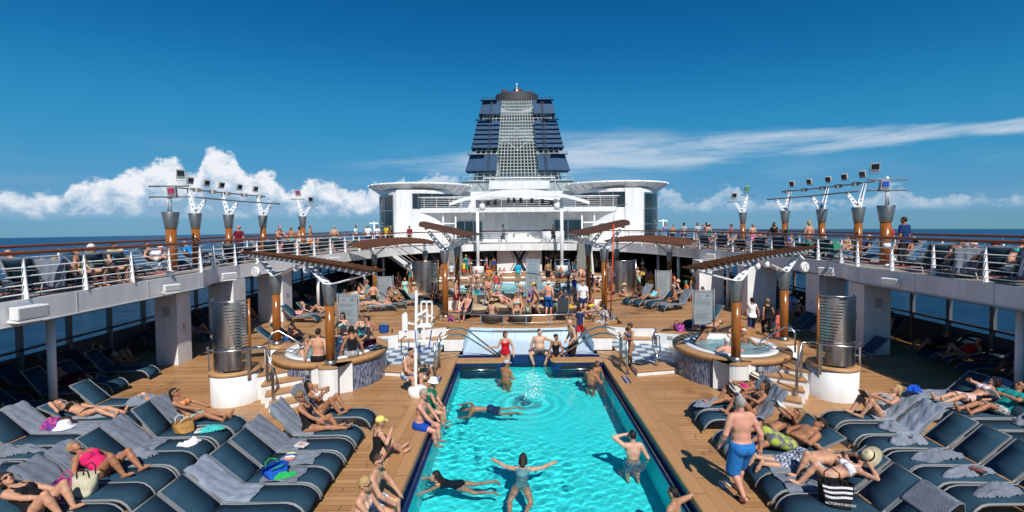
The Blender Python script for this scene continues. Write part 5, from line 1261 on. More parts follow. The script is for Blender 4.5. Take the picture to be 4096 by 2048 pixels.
# pool lift left of the pool
t = thing('pool_lift', 'white pool lift with hanging seat and tall post left of the splash basin', 'lift', (-3.45,13.2,0))
PLW = mat('lift_white', (.80,.80,.78), .35)
obj('base_drum', MB().lathe([(.24,0),(.27,.04),(.27,.24),(.17,.28),(0,.28)], 20, c=(.05,.0,0)), PLW, t)
obj('column', MB().bar((0,0,.26),(.06,.05,3.1),.075,.075,up=(0,1,0)), PLW, t); obj('actuator', MB().tube([(.10,.06,1.0),(.13,.08,2.0)], .035, 8), mat('lift_grey', (.35,.34,.32), .4), t)
m = MB(); m.bar((.05,.05,2.35),(.32,.22,2.50),.055,.055); m.bar((.32,.22,2.50),(.32,.22,2.05),.05,.05); m.bar((-.02,.05,2.1),(-.30,.12,2.15),.045,.045); m.bar((-.30,.12,2.45),(-.30,.12,1.85),.045,.045); obj('boom', m, PLW, t)
m = MB(); [m.box((x_,.30,2.42),(.05,.05,.66)) for x_ in (.14,.30,.46)]; m.box((.30,.30,2.72),(.37,.05,.06)); m.box((.30,.30,2.30),(.37,.05,.06)); m.box((.30,.08,2.06),(.42,.44,.045)); m.box((.10,.1,2.24),(.04,.40,.04)); m.box((.50,.1,2.24),(.04,.40,.04)); m.box((.30,-.16,1.86),(.05,.04,.36)); m.box((.30,-.22,1.68),(.34,.16,.04)); obj('seat', m, PLW, t, .012); obj('side_frame', MB().box((-.30,.06,2.16),(.16,.06,.5)), PLW, t, .012)
m = MB(); m.bar((.08,-.05,1.45),(.22,-.08,1.30),.06,.015); m.bar((.22,-.08,1.30),(.42,-.08,1.45),.06,.015); m.bar((.42,-.08,1.45),(.50,-.04,1.95),.07,.015); m.bar((.02,-.05,1.95),(.05,-.05,1.45),.06,.015); obj('strap', m, mat('strap_blue', (.01,.08,.40), .6), t)
# ---------------------------------------------------------------- rules signs
SIGN = mat('sign_grey', (.27,.31,.34), .25, noise=.05, nscale=2)
SIGNT = mat('sign_text', (.08,.10,.13), .5)
def rules_sign(loc, rz, title, label, w=.62, h=1.10, z0=.12, small=None):
    t = thing('rules_sign', label, 'sign', loc, rz)
    for sx in (-1, 1): obj('post', MB().tube([(sx*(w/2+.06),0,0),(sx*(w/2+.06),0,z0+h+.06)], .028, 8), ALU, t)
    obj('panel', MB().box((0,0,z0+h/2), (w,.02,h)), SIGN, t)
    def put(me, x, z, mt=SIGNT, nm='lettering'):
        o = obj(nm, me, mt, t); o.location = (x, -.0125, z); o.rotation_euler = (R_(90), 0, 0); return o
    put(text_mesh(title, w*.125), 0, z0+h-.065)
    if small: put(text_mesh(small, w*.085), 0, z0+h-.15)
    rg = random.Random(len(label)); m = MB(); z = z0+h-.36
    while z > z0+.12:
        if rg.random() < .72: ln = w*(.55+.35*rg.random()); m.box((-w*.45+ln/2,-.0125,z), (ln,.003,.010))
        z -= .034
    obj('text_lines', m, mat('sign_line', (.14,.17,.20), .5), t)['kind'] = 'stuff'
    m = MB(); m.tube([(-w*.24+.045*math.cos(a),-.0135,z0+h-.22+.045*math.sin(a)) for a in [k*math.pi/8 for k in range(16)]], .007, 5, True); m.bar((-w*.24-.03,-.0135,z0+h-.25),(-w*.24+.03,-.0135,z0+h-.19),.01,.004,up=(0,1,0)); obj('no_entry_symbol', m, mat('symbol_red', (.45,.04,.04), .5), t)
    m = MB(); m.tube([(w*.22+.05*math.cos(a),-.0135,z0+h-.21+.05*math.sin(a)) for a in [k*math.pi/8 for k in range(16)]], .009, 5, True); m.box((w*.22,-.0135,z0+h-.21),(.02,.004,.06)); obj('round_symbol', m, SIGNT, t)
    return t
rules_sign((-7.05,17.75,.57), .0, 'WHIRLPOOL RULES', 'grey whirlpool rules sign standing behind the left hot tub', .72, 1.36, .38)
rules_sign((7.0,18.05,.57), -.0, 'WHIRLPOOL RULES', 'grey whirlpool rules sign standing behind the right hot tub', .72, 1.36, .38)
rules_sign((-8.2,27.0,.36), .1, 'WHIRLPOOL RULES', 'far grey whirlpool rules sign beside the small rear hot tub on the left', .8, 1.5)
rules_sign((8.55,27.6,.3), -.1, 'WHIRLPOOL RULES', 'far grey whirlpool rules sign behind the loungers on the right', .8, 1.7)
rules_sign((.60,26.6,.5), .0, 'POOL RULES', 'nearer grey pool rules sign between the terrace and the upper pool', .82, 1.25, .25, 'HOURS 8AM - 9PM')
rules_sign((1.0,35.9,.5), .0, 'POOL RULES', 'pale pool rules sign on the far side of the upper pool', .95, 1.5, .25, 'HOURS 8AM - 9PM')
# red safety rod on the right of the terrace
t = thing('red_rod', 'tall thin orange red rod with a whip wire leaning by the right terrace post', 'rod', (4.05,21.6,.42))
obj('rod', MB().tube([(0,0,0),(.10,.0,2.2),(.17,.0,4.55)], .032, 6), mat('rod_red', (.62,.06,.012), .4), t); obj('wire', MB().tube([(.17,0,4.55),(.18,.0,5.0),(.35,.05,5.45),(.85,.1,5.5)], .012, 5), ALU, t)
# ---------------------------------------------------------------- lamp posts on the upper deck
LP = [(13.5,17.2),(13.9,19.1),(14.0,21.5),(13.7,23.9),(12.9,26.7)]
LEDC = {'red': (.9,.06,.25), 'blue': (.05,.15,1.0), 'green': (.05,.9,.2)}
def flood(t, loc, rz, rx, led=None, sc=1.0, nm='floodlight'):
    """boxy floodlight: housing, glass face, yoke"""
    M4 = Matrix.Translation(loc) @ Euler((rx,0,rz)).to_matrix().to_4x4() @ Matrix.Scale(sc, 4)
    m = MB(); m.prism([(-.20,-.14),(.20,-.14),(.17,.12),(-.17,.12)], -.24, .26); m.v = [M4 @ Vector(v) for v in m.v]; h = obj(nm, m, mat('flood_case', (.40,.41,.41), .45), t)
    m = MB(); m.box((0,-.145,.06),(.32,.012,.28)); m.v = [M4 @ Vector(v) for v in m.v]; obj('glass_face', m, DGLASS, h)
    m = MB(); m.box((0,-.145,-.15),(.32,.014,.10)); m.v = [M4 @ Vector(v) for v in m.v]; obj('lower_panel', m, ALU, h)
    m = MB(); m.tube([(-.22,0,.0),(-.22,0,-.34),(.22,0,-.34),(.22,0,.0)], .014, 5); m.v = [M4 @ Vector(v) for v in m.v]; obj('yoke', m, ALU, h)
    if led:
        m = MB()
        for i in range(4):
            for j in range(4): m.box((-.10+.068*i,-.156,-.04+.068*j),(.036,.006,.036))
        m.v = [M4 @ Vector(v) for v in m.v]; c = LEDC[led]; obj('led_array', m, mat('led_'+led, c, .4, emit=(*c, .55)), h)
ORD = ['nearest the camera','second from the camera','third from the camera','fourth from the camera','farthest from the camera']
for s in (-1, 1):
    side = 'left' if s < 0 else 'right'
    for k, (x, y) in enumerate(LP):
        t = thing('lamp_post', 'varnished lamp post with flared steel hood on the %s upper deck, %s' % (side, ORD[k]), 'lamp post', (s*x, y, ZU), 0, 'lamp posts on the upper decks')
        r = (.175,.15,.145,.14,.135)[k]; zt = 5.58-ZU; post(t, 0, 0, 0, zt, r, .62, .10)
        if k == 0:
            obj('mast', MB().tube([(0,0,zt-.05),(.03,0,zt+1.1)], .035, 8), WHITE2, t); obj('mast', MB().tube([(s*.1,0,zt-.05),(s*.06,0,zt+1.05)], .03, 8), WHITE2, t)
            for z in (.58,.98): obj('cross_bar', MB().tube([(-.75,-.05,zt+z),(.75,-.05,zt+z)], .032, 8), ALU, t)
            flood(t, (-s*.22,-.15,zt+.76), -s*.15, .1, 'red' if s < 0 else 'blue', .72); flood(t, (-s*.52,-.10,zt+1.42), -s*.5, .15, None, .70)
        else:
            obj('arm', holed_arm((0,0,zt-.04),(s*.26,0,zt+1.02),.26,.12,up=(0,1,0)), WHITE2, t); obj('arm', holed_arm((0,0,zt-.04),(-s*.48,0,zt+.62),.24,.12,up=(0,1,0)), WHITE2, t)
            if k == 4:
                for q in ((s*.26,1.02,'red' if s < 0 else 'green'),(-s*.5,.62,None)):
                    obj('cross_bar', MB().tube([(q[0]-.4,0,zt+q[1]),(q[0]+.4,0,zt+q[1])], .028, 6), ALU, t); flood(t, (q[0]-s*.05,-.05,zt+q[1]+.36), -s*.15, .2, q[2], .66)
    t = thing('floodlight_bar', 'pair of long steel bars with five floodlights across the %s lamp posts' % side, 'floodlights', (0,0,0))
    up = [Vector((s*(LP[k][0]+.26),LP[k][1],6.62)) for k in (1,2,3)]; dn = [Vector((s*(LP[k][0]-.48),LP[k][1],6.22)) for k in (1,2,3)]
    for P, e in ((up,.6),(dn,.7)):
        a = P[0]+(P[0]-P[1]).normalized()*e; b_ = P[2]+(P[2]-P[1]).normalized()*e; obj('long_bar', MB().tube([a,*P,b_], .034, 8), ALU, t)
    for q in (.04,.27,.5,.74,.98):
        p = up[0].lerp(up[1], q*2) if q < .5 else up[1].lerp(up[2], q*2-1); flood(t, p+Vector((0,-.06,.36)), -s*1.05, .35, None, .56)
        obj('ballast_box', MB().box(p+Vector((-s*.05,.28,-.02)), (.20,.22,.16)), mat('ballast', (.42,.40,.33), .5), t)
# speakers on the fascia and rail
def speaker(loc, rz, label, sc=1.0):
    t = thing('loudspeaker', label, 'loudspeaker', loc, rz); obj('case', MB().prism([(-.34*sc,-.16*sc),(.34*sc,-.16*sc),(.30*sc,.16*sc),(-.30*sc,.16*sc)], -.16*sc, .16*sc), WHITE2, t, .02); obj('grille', MB().box((0,-.165*sc,0),(.60*sc,.012,.26*sc)), mat('grille_grey', (.38,.39,.40), .7), t)
    obj('shelf', MB().box((0,.05,-.20*sc),(.60*sc,.42*sc,.05)), WHITE2, t)
for s in (-1, 1):
    side = 'left' if s < 0 else 'right'
    speaker((s*12.1,10.75,3.02), -s*R_(80), 'large white loudspeaker on the %s fascia nearest the camera' % side, .95)
    speaker((s*12.05,15.2,2.98), -s*R_(60), 'white loudspeaker on the middle of the %s fascia below the rail' % side, .7)
    speaker((s*12.25,18.6,3.0), -s*R_(50), 'white loudspeaker on the %s fascia near the kink of the deck edge' % side, .8)
    speaker((s*11.4,27.5,3.0), -s*R_(40), 'small white loudspeaker on the far part of the %s fascia' % side, .8)
    m = MB(); m.lathe([(0,-.17),(.085,-.15),(.09,.12),(.06,.17),(0,.17)], 14); m.v = [(z, y, x) for x, y, z in m.v]
    o = obj('rail_lamp', m, WHITE2); o.location = (s*12.3,14.9 if s < 0 else 15.6,ZU+.86); tag(o, 'white cased lamp fixed to the %s inner railing' % side, 'lamp')
# lifebuoys on the outer rail
for s, y in ((-1,19.6),(1,16.2)):
    m = MB(); m.tube([(.30*math.cos(a),0,.30*math.sin(a)) for a in [k*math.pi/12 for k in range(24)]], .075, 8, True)
    t = thing('lifebuoy', 'orange red lifebuoy hanging on the outer %s railing' % ('left' if s < 0 else 'right'), 'lifebuoy', (s*15.8,y,ZU+.62), s*.9); obj('ring', m, mat('buoy_red', (.62,.07,.02), .5), t)
    m = MB()
    for a in (.785,2.356,3.927,5.498): m.box((.30*math.cos(a),0,.30*math.sin(a)),(.17,.165,.05),ry=-a)
    obj('white_band', m, WHITE2, t)
# ================================================================ sun loungers, towels, bags
LW = .60
def bez(y0, z0, y1, z1, n): # quarter-ellipse bend from flat to vertical
    return [(y0+(y1-y0)*math.sin(t), z1+(z0-z1)*math.cos(t)) for t in [math.pi/2*i/n for i in range(n+1)]]
SEATP = [(0,.36),(.25,.35),(.55,.355),(1.0,.362)]+bez(1.08,.36,1.40,.02,8)
def prof(s, back):
    """point and normal at arc position s: negative = up the backrest from the hinge, positive = along the seat"""
    if s < 0: return (s*math.cos(back), .36-s*math.sin(back)), (math.sin(back), math.cos(back))
    L = 0.0
    for (a, b), (c, d) in zip(SEATP, SEATP[1:]):
        l = math.hypot(c-a, d-b)
        if s <= L+l or (c, d) == SEATP[-1]:
            f = (s-L)/l; return (a+(c-a)*f, b+(d-b)*f), (-(d-b)/l, (c-a)/l)
        L += l
def ribbon(svals, back, x0, x1, lift, th):
    m = MB(); vs = []
    for s in svals:
        (y, z), (ny, nz) = prof(s, back)
        for x, o in ((x0,lift),(x1,lift),(x1,lift-th),(x0,lift-th)): vs.append((x, y+ny*o, z+nz*o))
    k = len(svals); fs = []
    for i in range(k-1):
        a = i*4; b = a+4; fs += [(a+j, a+(j+1) % 4, b+(j+1) % 4, b+j) for j in range(4)]
    fs += [(3,2,1,0), tuple(4*(k-1)+j for j in range(4))]
    m.add(vs, [tuple(reversed(f)) for f in fs]); m.sm = [len(f) == 4 for f in m.f]; return m
_proto = {}
BACKS = {'up': R_(50), 'mid': R_(40), 'low': R_(24), 'flat': R_(8)}
def lounger_proto(kind):
    back = BACKS[kind]; t = thing('sun_lounger', 'x', 'sun lounger')
    ss = [i*.12 for i in range(14)]
    obj('seat_sling', ribbon([.02]+ss[1:12]+[1.40,1.48], back, -.250, .250, .006, .010), NAVY, t)
    b = obj('backrest', ribbon([-.80,-.6,-.4,-.2,-.02], back, -.250, .250, .008, .010), NAVY, t)
    f = MB(); 
    for sd in (-1, 1):
        r = ribbon([-.82,-.4,0], back, sd*.264-.014, sd*.264+.014, .014, .028); f.add(r.v, r.f)
    (y, z), (ny, nz) = prof(-.82, back); f.tube([(-.27,y,z),(.27,y,z)], .016, 6)
    obj('back_frame', f, ALU, b)
    for sd in (-1, 1):
        obj('side_rail', ribbon([-.06,0]+ss[1:12]+[1.40,1.46,1.52], back, sd*.266-.016, sd*.266+.016, .014, .040), ALU, t)
        obj('rear_leg', MB().bar((sd*.266,.12,.34),(sd*.266,-.10,0.0),.035,.022,up=(1,0,0)), ALU, t)
    obj('support_bar', MB().tube([(-.29,.05,.28),(-.29,-.42*math.cos(back),.36+.42*math.sin(back)-.02),(.29,-.42*math.cos(back),.36+.42*math.sin(back)-.02),(.29,.05,.28)], .012, 5), ALU, t)
    return t
NL = [0]
def lounger(loc, rz, label, kind='mid', group='navy sun loungers'):
    """loc = ground point under the hinge; rz turns the foot end, which points to local +Y"""
    NL[0] += 1
    if kind not in _proto: _proto[kind] = t = lounger_proto(kind); t.location = loc; t.rotation_euler = (0,0,rz); t['label'] = label; t['group'] = group; return t
    return dup(_proto[kind], loc, rz, label, group)
LFT, RGT = -math.pi/2, math.pi/2             # foot end towards +X / towards -X
def towel(loc, rz, label, mode='back', kind='mid', color=None, seed=1, name='towel'):
    back = BACKS[kind]; r = np.random.RandomState(seed*7+3); rr = random.Random(seed)
    a = dict(back=(-.86,.42), backonly=(-.88,-.05), seat=(.25,.95), full=(-.86,1.30), fullseat=(.0,1.1), hang=(-.75,-.0)).get(mode, (-.86,.42)); n, mm = 40, 20
    V = np.zeros((n, mm, 3)); w = .52 if mode != 'hang' else .6; skew = rr.uniform(-.05,.05); ph = r.uniform(0, 6, 8)
    for i in range(n):
        s = a[0]+(a[1]-a[0])*i/(n-1)
        for j in range(mm):
            u = j/(mm-1)*2-1; x = u*w/2+skew*(i/(n-1)-.5)+.012*math.sin(s*9+ph[0]); rip = .008*math.sin(s*16+ph[1]+u*3)+.006*math.sin(u*9+s*7+ph[2])+.004*math.sin(s*33+u*14+ph[3])
            (y, z), (ny, nz) = prof(s+.02*math.sin(u*4+ph[4]), back); o = .028+max(-.012, rip)
            if mode in ('back','full','fullseat','hang') and abs(u) > .86: o -= (abs(u)-.86)*.5*(1+.5*math.sin(s*14+ph[5])); x += .02*(1 if u > 0 else -1)
            if mode == 'hang': # thrown over the top, hanging down behind
                t = i/(n-1); (yt, zt), _ = prof(-.82, back)
                if t < .35: (y, z), (ny, nz) = prof(-.82+.5*(1-t/.35)*.9, back); V[i, j] = (x, y+ny*.02, z+nz*.025)
                else: d = (t-.35)*1.15; V[i, j] = (x*(1+.10*d), yt-.05-.04*math.sin(u*10+ph[6])*d*2-.05*d, zt+.02-d); 
                continue
            V[i, j] = (x, y+ny*o, z+nz*o)
    me = grid_mesh(name, V[:, :, 0], V[:, :, 1], V[:, :, 2]); o = obj(name, me, cloth(color) if color else TOWEL)
    md = o.modifiers.new('thickness', 'SOLIDIFY'); md.thickness = .010; md.offset = 1
    o.location = loc; o.rotation_euler = (0, 0, rz); tag(o, label, 'towel'); return o
def heap(loc, rz, label, sx=.34, sy=.24, h=.12, color=None, seed=1, name='towel', cat='towel', parent=None):
    """crumpled cloth: a folded, ridged mound with a ragged outline"""
    n = 34; xs = np.linspace(-1,1,n); X, Y = np.meshgrid(xs, xs); R = np.random.RandomState(seed+50); th = np.arctan2(Y, X); rad = np.hypot(X, Y)
    out = .72+.12*np.sin(th*2+R.uniform(0,6))+.10*np.sin(th*3+R.uniform(0,6))+.07*np.sin(th*5+R.uniform(0,6))
    ridge = np.abs(fbm(X, Y, seed+9, 4, 3.2)); Z = np.clip((out-rad)/.55, 0, 1)**.5*(.55+.9*(1-np.clip(ridge*1.9, 0, 1))); mk = rad < out+.06
    me = grid_mesh(name, X*sx*1.2, Y*sy*1.2, Z*h*.9+.004, mk); o = obj(name, me, cloth(color) if color else TOWEL, parent); o.location = loc; o.rotation_euler = (0,0,rz)
    if label: tag(o, label, cat)
    return o
def L2W(lx, ly, z, loc, rz):
    c, s = math.cos(rz), math.sin(rz); return (loc[0]+lx*c-ly*s, loc[1]+lx*s+ly*c, z)
# ---- front left rows (foot end to the right, towards the pool)
A_ = [(-5.45,11.15),(-5.45,10.22),(-5.45,9.52),(-5.45,8.93),(-5.45,8.34),(-5.45,7.78),(-5.47,7.2),(-5.47,6.62)]
B_ = [(-8.5,10.78),(-8.5,10.18),(-8.5,9.58),(-8.5,9.0),(-8.5,8.42),(-8.5,7.85),(-8.5,7.25)]
C_ = [(-11.55,12.0),(-11.3,11.05),(-11.55,10.4),(-11.5,9.85),(-11.5,9.25),(-11.5,8.65)]
Z0 = (0,0,0)
def P3(p, z=0.0): return (p[0], p[1], z)
LA = ['empty of things under the young woman with a phone', 'under the woman in the black tank swimsuit', 'with towel draped back and a book on its seat', 'with bottles on a flat towel', 'with a green and blue bag on a flat towel', 'with a grey towel thrown over its back and seat', 'bare, second from the bottom edge', 'bare, at the very bottom edge']
JT = [.01,-.015,.02,-.01,.015,-.02,.01,0]
for k, p in enumerate(A_): lounger(P3(p), LFT+JT[k], 'navy lounger, poolside left row, '+LA[k].replace('empty of things ', ''), 'up' if k in (0,1) else 'mid')
LB = ['under the girl in the orange bandeau', 'with a straw bag and book on its seat', 'with towel draped back and a white cloth on its seat', 'with a crumpled grey towel on its seat', 'under the woman in pink', 'with two bags standing on it', 'under the woman in black at the bottom corner']
for k, p in enumerate(B_): lounger(P3(p), LFT-JT[k], 'navy lounger, second left row, '+LB[k], 'mid' if k != 1 else 'up')
LC = ['bare back raised, a pink cloth at its foot', 'lowered under the sunbather in a black bikini', 'covered by a large towel with a hat and sarong', 'bare back beside the large towel', 'with a crumpled towel, at the left edge', 'at the bottom left edge with a dark cloth']
for k, p in enumerate(C_): lounger(P3(p), LFT+JT[k], 'navy lounger, third left row, '+LC[k], 'low' if k == 1 else 'mid')
towel(P3(A_[0]), LFT, 'grey towel over the backrest behind the young woman with a phone', 'backonly', 'up', seed=2)
towel(P3(A_[1]), LFT, 'grey towel over the backrest behind the woman in the black tank swimsuit', 'back', 'up', seed=3)
towel(P3(A_[2]), LFT, 'grey towel draped down a poolside lounger with a book lying on its end', 'back', seed=4)
towel(P3(A_[3],0), LFT, 'flat grey towel on the lounger seat under a bag of bottles', 'seat', seed=5)
towel(P3(A_[4],0), LFT, 'flat grey towel on the lounger seat under the green and blue bag', 'seat', seed=6)
towel(P3(A_[5]), LFT, 'wide grey towel covering back and seat of a poolside lounger', 'back', seed=7)
towel(P3(B_[0]), LFT, 'pale grey towel on the backrest behind the girl in the orange bandeau', 'backonly', seed=8)
towel(P3(B_[2]), LFT, 'wrinkled grey towel slung over a second row backrest above a white cloth', 'back', seed=9)
heap(L2W(.05,.28,.37,B_[3],LFT), .5, 'crumpled grey towel on the navy seat behind the woman in pink', .36,.26,.17, seed=10)
towel(P3(B_[4]), LFT, 'grey towel on the backrest behind the woman in pink', 'backonly', seed=11)
towel(P3(B_[5]), LFT, 'grey towel spread over the back of the lounger holding two bags', 'back', seed=12)
towel(P3(C_[2]), LFT, 'large grey towel spread over the whole lounger below the hat and sarong', 'full', seed=13)
heap(L2W(0,.35,.38,C_[1],LFT), .3, 'bunched grey towel beside the sunbather in a black bikini', .5,.28,.12, seed=14)
heap(L2W(.1,1.1,.37,C_[0],LFT), .8, 'bunched grey towel near the foot of the far left lounger', .35,.25,.16, seed=15)
heap(L2W(0,.55,.37,C_[4],LFT), .1, 'twisted grey towel on the lounger at the left edge', .55,.22,.15, seed=16)
heap(L2W(0,.55,.37,C_[5],LFT), 1.1, 'grey towel heap at the bottom left edge', .38,.26,.16, seed=17)
# ---- front right rows (foot end to the left)
D_ = [(5.35,11.5),(5.30,10.85),(5.28,9.85),(5.28,9.2),(5.30,8.6),(5.28,8.0),(5.28,7.38),(5.28,6.8)]
E_ = [(8.3,10.76),(8.2,10.08),(8.25,9.43),(8.25,8.8),(8.25,8.2),(8.25,7.6)]
F_ = [(11.3,12.1),(11.3,11.5),(11.3,10.85),(11.25,10.2),(11.25,9.6),(11.25,9.0)]
LD = ['under the woman in a straw fedora', 'under the woman in black reading', 'under the woman holding a magazine', 'under the man in a black cap', 'under the man lying face down', 'under the woman in a white bikini', 'with a striped bag on its seat', 'with a towel hung over its back at the bottom']
for k, p in enumerate(D_): lounger(P3(p), RGT+JT[k], 'navy lounger, poolside right row, '+LD[k], 'up' if k < 2 else ('low' if k in (2,3) else ('flat' if k == 4 else 'mid')))
LE = ['under the woman with an open book', 'draped in a wrinkled towel', 'bare back with a twisted towel on its seat', 'with a spread towel on its seat', 'with a towel and a book on its seat', 'at the bottom with a towel at its foot']
for k, p in enumerate(E_): lounger(P3(p), RGT-JT[k], 'navy lounger, second right row, '+LE[k], 'mid')
LF = ['empty, raised back in the shade', 'under the woman in a striped skirt', 'under the man in a teal shirt', 'with a patterned bag at its head', 'bare, behind the towel and book', 'bare at the right edge of the deck']
for k, p in enumerate(F_): lounger(P3(p), RGT+JT[k], 'navy lounger, third right row, '+LF[k], 'mid')
heap(L2W(0,.95,.40,D_[0],RGT), .4, 'rumpled grey towel under the feet of the woman in a straw fedora', .5,.24,.08, seed=21)
towel(P3(D_[0]), RGT, 'grey towel on the backrest behind the woman in a straw fedora', 'backonly', 'up', seed=22)
towel(P3(D_[1]), RGT, 'grey towel pegged to the backrest behind the woman in black reading', 'back', 'up', seed=23)
towel(P3(D_[4]), RGT, 'grey towel spread under the man lying face down', 'fullseat', 'flat', seed=24)
towel(P3(D_[5]), RGT, 'grey towel spread under the woman in a white bikini', 'fullseat', seed=25)
towel(P3(D_[7]), RGT, 'wet grey towel hung over a backrest at the bottom of the photo', 'hang', seed=26)
towel(P3(E_[0]), RGT, 'grey towel behind the woman with an open book', 'back', seed=27)
towel(P3(E_[1]), RGT, 'wrinkled grey towel draped down the whole second right lounger', 'back', seed=28)
heap(L2W(0,.35,.38,E_[1],RGT), .8, 'bunched towel on the seat below the wrinkled draped towel', .3,.22,.12, seed=29)
heap(L2W(0,.55,.37,E_[2],RGT), .3, 'twisted grey towel alone on a navy seat on the right', .46,.20,.16, seed=30)
heap(L2W(0,.55,.37,E_[3],RGT), .2, 'flat crumpled towel on the middle navy seat on the right', .58,.22,.13, seed=31)
heap(L2W(.05,.5,.37,E_[4],RGT), .2, 'grey towel next to a paperback on a navy seat', .5,.22,.10, seed=32)
heap(L2W(.05,.6,.37,E_[5],RGT), .2, 'grey towel on the seat in the bottom right corner', .42,.24,.12, seed=33)
heap(L2W(0,.75,.38,F_[1],RGT), .1, 'grey towel under the legs of the woman in a striped skirt', .5,.25,.06, seed=34)
heap(L2W(0,.1,.38,F_[3],RGT), .4, 'dark grey towel heap beside the patterned bag', .5,.25,.15, seed=35)
towel(P3(F_[1]), RGT, 'grey towel behind the head of the woman in a striped skirt', 'backonly', seed=36)
towel(P3(F_[0]), RGT, 'grey towel laid along the empty shaded lounger on the right', 'fullseat', seed=37)
# ---- bags, books, hats lying about
def tote(loc, rz, label, w=.36, d=.15, h=.28, body=(.5,.45,.3), lean=.15, handle=(.03,.02,.015), name='tote_bag'):
    t = thing(name, label, 'bag', loc, rz); m = MB(); n = 10; vs = []
    for i in range(n+1):
        f = i/n
        for k in range(20):
            a = 2*math.pi*k/20; ww = w*(.80+.25*f)*(1+.04*math.sin(5*a+f*4)); dd = d*(1.0-.45*f)*(1+.08*math.sin(3*a+i)); c, s = math.cos(a), math.sin(a)
            vs.append((math.copysign(abs(c)**.5, c)*ww/2, math.copysign(abs(s)**.6, s)*dd+f*lean*h, f*h+.012*math.sin(a*2+i)))
    fs = [(i*20+k, i*20+(k+1) % 20, (i+1)*20+(k+1) % 20, (i+1)*20+k) for i in range(n) for k in range(20)]+[tuple(reversed(range(20)))]
    m.add(vs, fs, True); obj('body', m, cloth(body), t)
    for s in (-1, 1): obj('strap', MB().tube([(-w*.25,s*d*.5+lean*h*.9,h*.8),(-w*.22,s*d*.7+lean*h,h*1.25),(0,s*d*.9+lean*h,h*1.45),(w*.22,s*d*.7+lean*h,h*1.25),(w*.25,s*d*.5+lean*h*.9,h*.8)], .011, 6), cloth(handle), t)
    return t
def book(loc, rz, label, cover=(.7,.68,.62), w=.15, d=.22, h=.03):
    t = thing('book', label, 'book', loc, rz); obj('cover', MB().box((0,0,h/2),(w,d,h)), cloth(cover), t, .003); obj('pages', MB().box((.006,0,h/2),(w-.004,d-.01,h*.7)), mat('paper', (.75,.73,.68), .8), t)
    m = MB(); 
    for k in range(3): m.box((0,-.05+.05*k,h+.001),(w*.7,.025,.002))
    obj('cover_print', m, cloth((.35,.06,.05)), t); return t
tote(L2W(.0,.45,.37,B_[1],LFT), 1.2, 'brown straw bag slumped on a navy lounger seat', .42,.16,.24,(.42,.22,.07),.3,(.7,.68,.62))
book(L2W(.02,.80,.38,B_[1],LFT), .3, 'open paperback on a towel beside the straw bag')
heap(L2W(-.05,1.02,.38,B_[1],LFT), .2, 'turquoise cover-up folded beside the paperback on the second left row', .24,.2,.09, (.05,.42,.42), seed=41, name='cloth', cat='clothes')
heap(L2W(.0,.98,.37,B_[2],LFT), .2, 'white cloth bundled on an empty navy seat', .24,.15,.10, (.75,.74,.76), seed=42, name='cloth', cat='clothes')
tote(L2W(.05,.42,.37,B_[5],LFT), .2, 'cream printed tote with dark straps next to the pink bag', .38,.14,.32,(.50,.47,.34),.15)
tote(L2W(.12,.12,.37,B_[5],LFT), .5, 'pink and orange bag sagging on a lounger on the left', .30,.15,.25,'print_pinkmix',.2,(.5,.04,.2))
t = thing('drink_cup', 'clear plastic cup of amber drink on the lounger by the pink bag', 'cup', L2W(.12,-.05,.40,B_[5],LFT)); obj('cup', MB().lathe([(.026,0),(.037,.11)],16), mat('clear_cup', (.85,.85,.85), .05, trans=.9), t); obj('drink', MB().lathe([(0,.008),(.026,.008),(.031,.055),(0,.055)],16), mat('amber', (.35,.11,.02), .1), t)
heap(L2W(.02,.28,.40,C_[2],LFT), .2, 'red and orange patterned sarong next to the white sun hat', .24,.22,.19, 'print_pinkmix', seed=43, name='sarong', cat='clothes')
t = thing('sun_hat', 'white cotton sun hat lying on the large grey towel', 'hat', L2W(.05,.58,.41,C_[2],LFT)); obj('crown', MB().lathe([(.21,.0),(.13,.05),(.115,.13),(.09,.16),(0,.165)], 20), cloth((.74,.74,.78)), t)
t = thing('straw_hat', 'dark brown hat behind the patterned sarong', 'hat', L2W(-.15,.42,.42,C_[2],LFT)); obj('crown', MB().lathe([(.19,.0),(.12,.05),(.10,.13),(0,.15)], 18), cloth((.06,.03,.02)), t)
heap(L2W(-.05,1.0,.42,C_[0],LFT), .2, 'pink printed cloth on the far left lounger foot', .26,.2,.12, 'print_orange', seed=44, name='cloth', cat='clothes')
book(L2W(.12,.42,.40,A_[2],LFT), 1.3, 'white covered book on a towel on a poolside lounger', (.68,.62,.60), .17,.24,.035)
t = thing('bottle_bag', 'clear bag of sunscreen bottles on a flat towel', 'bottles', L2W(.0,.42,.40,A_[3],LFT), .3)
for k, (c, x) in enumerate((((.75,.75,.78),-.06),((.03,.10,.45),.02),((.55,.60,.15),.09),((.7,.25,.2),-.13))): m = MB(); m.lathe([(0,-.09),(.03,-.085),(.03,.05),(.012,.07),(.012,.095),(0,.095)], 10); m.v = [(z, y+x, x_+.03) for x_, y, z in m.v]; obj('bottle', m, cloth(c), t)
tote(L2W(.0,.42,.39,A_[4],LFT), .9, 'green and blue drawstring bag lying on a poolside lounger', .44,.24,.15,(.01,.08,.42),.1,(.02,.35,.08))
heap(L2W(.12,.62,.39,A_[4],LFT), .4, 'green edge cloth with white ribbon beside the drawstring bag', .22,.10,.08, (.02,.36,.09), seed=45, name='cloth', cat='clothes')
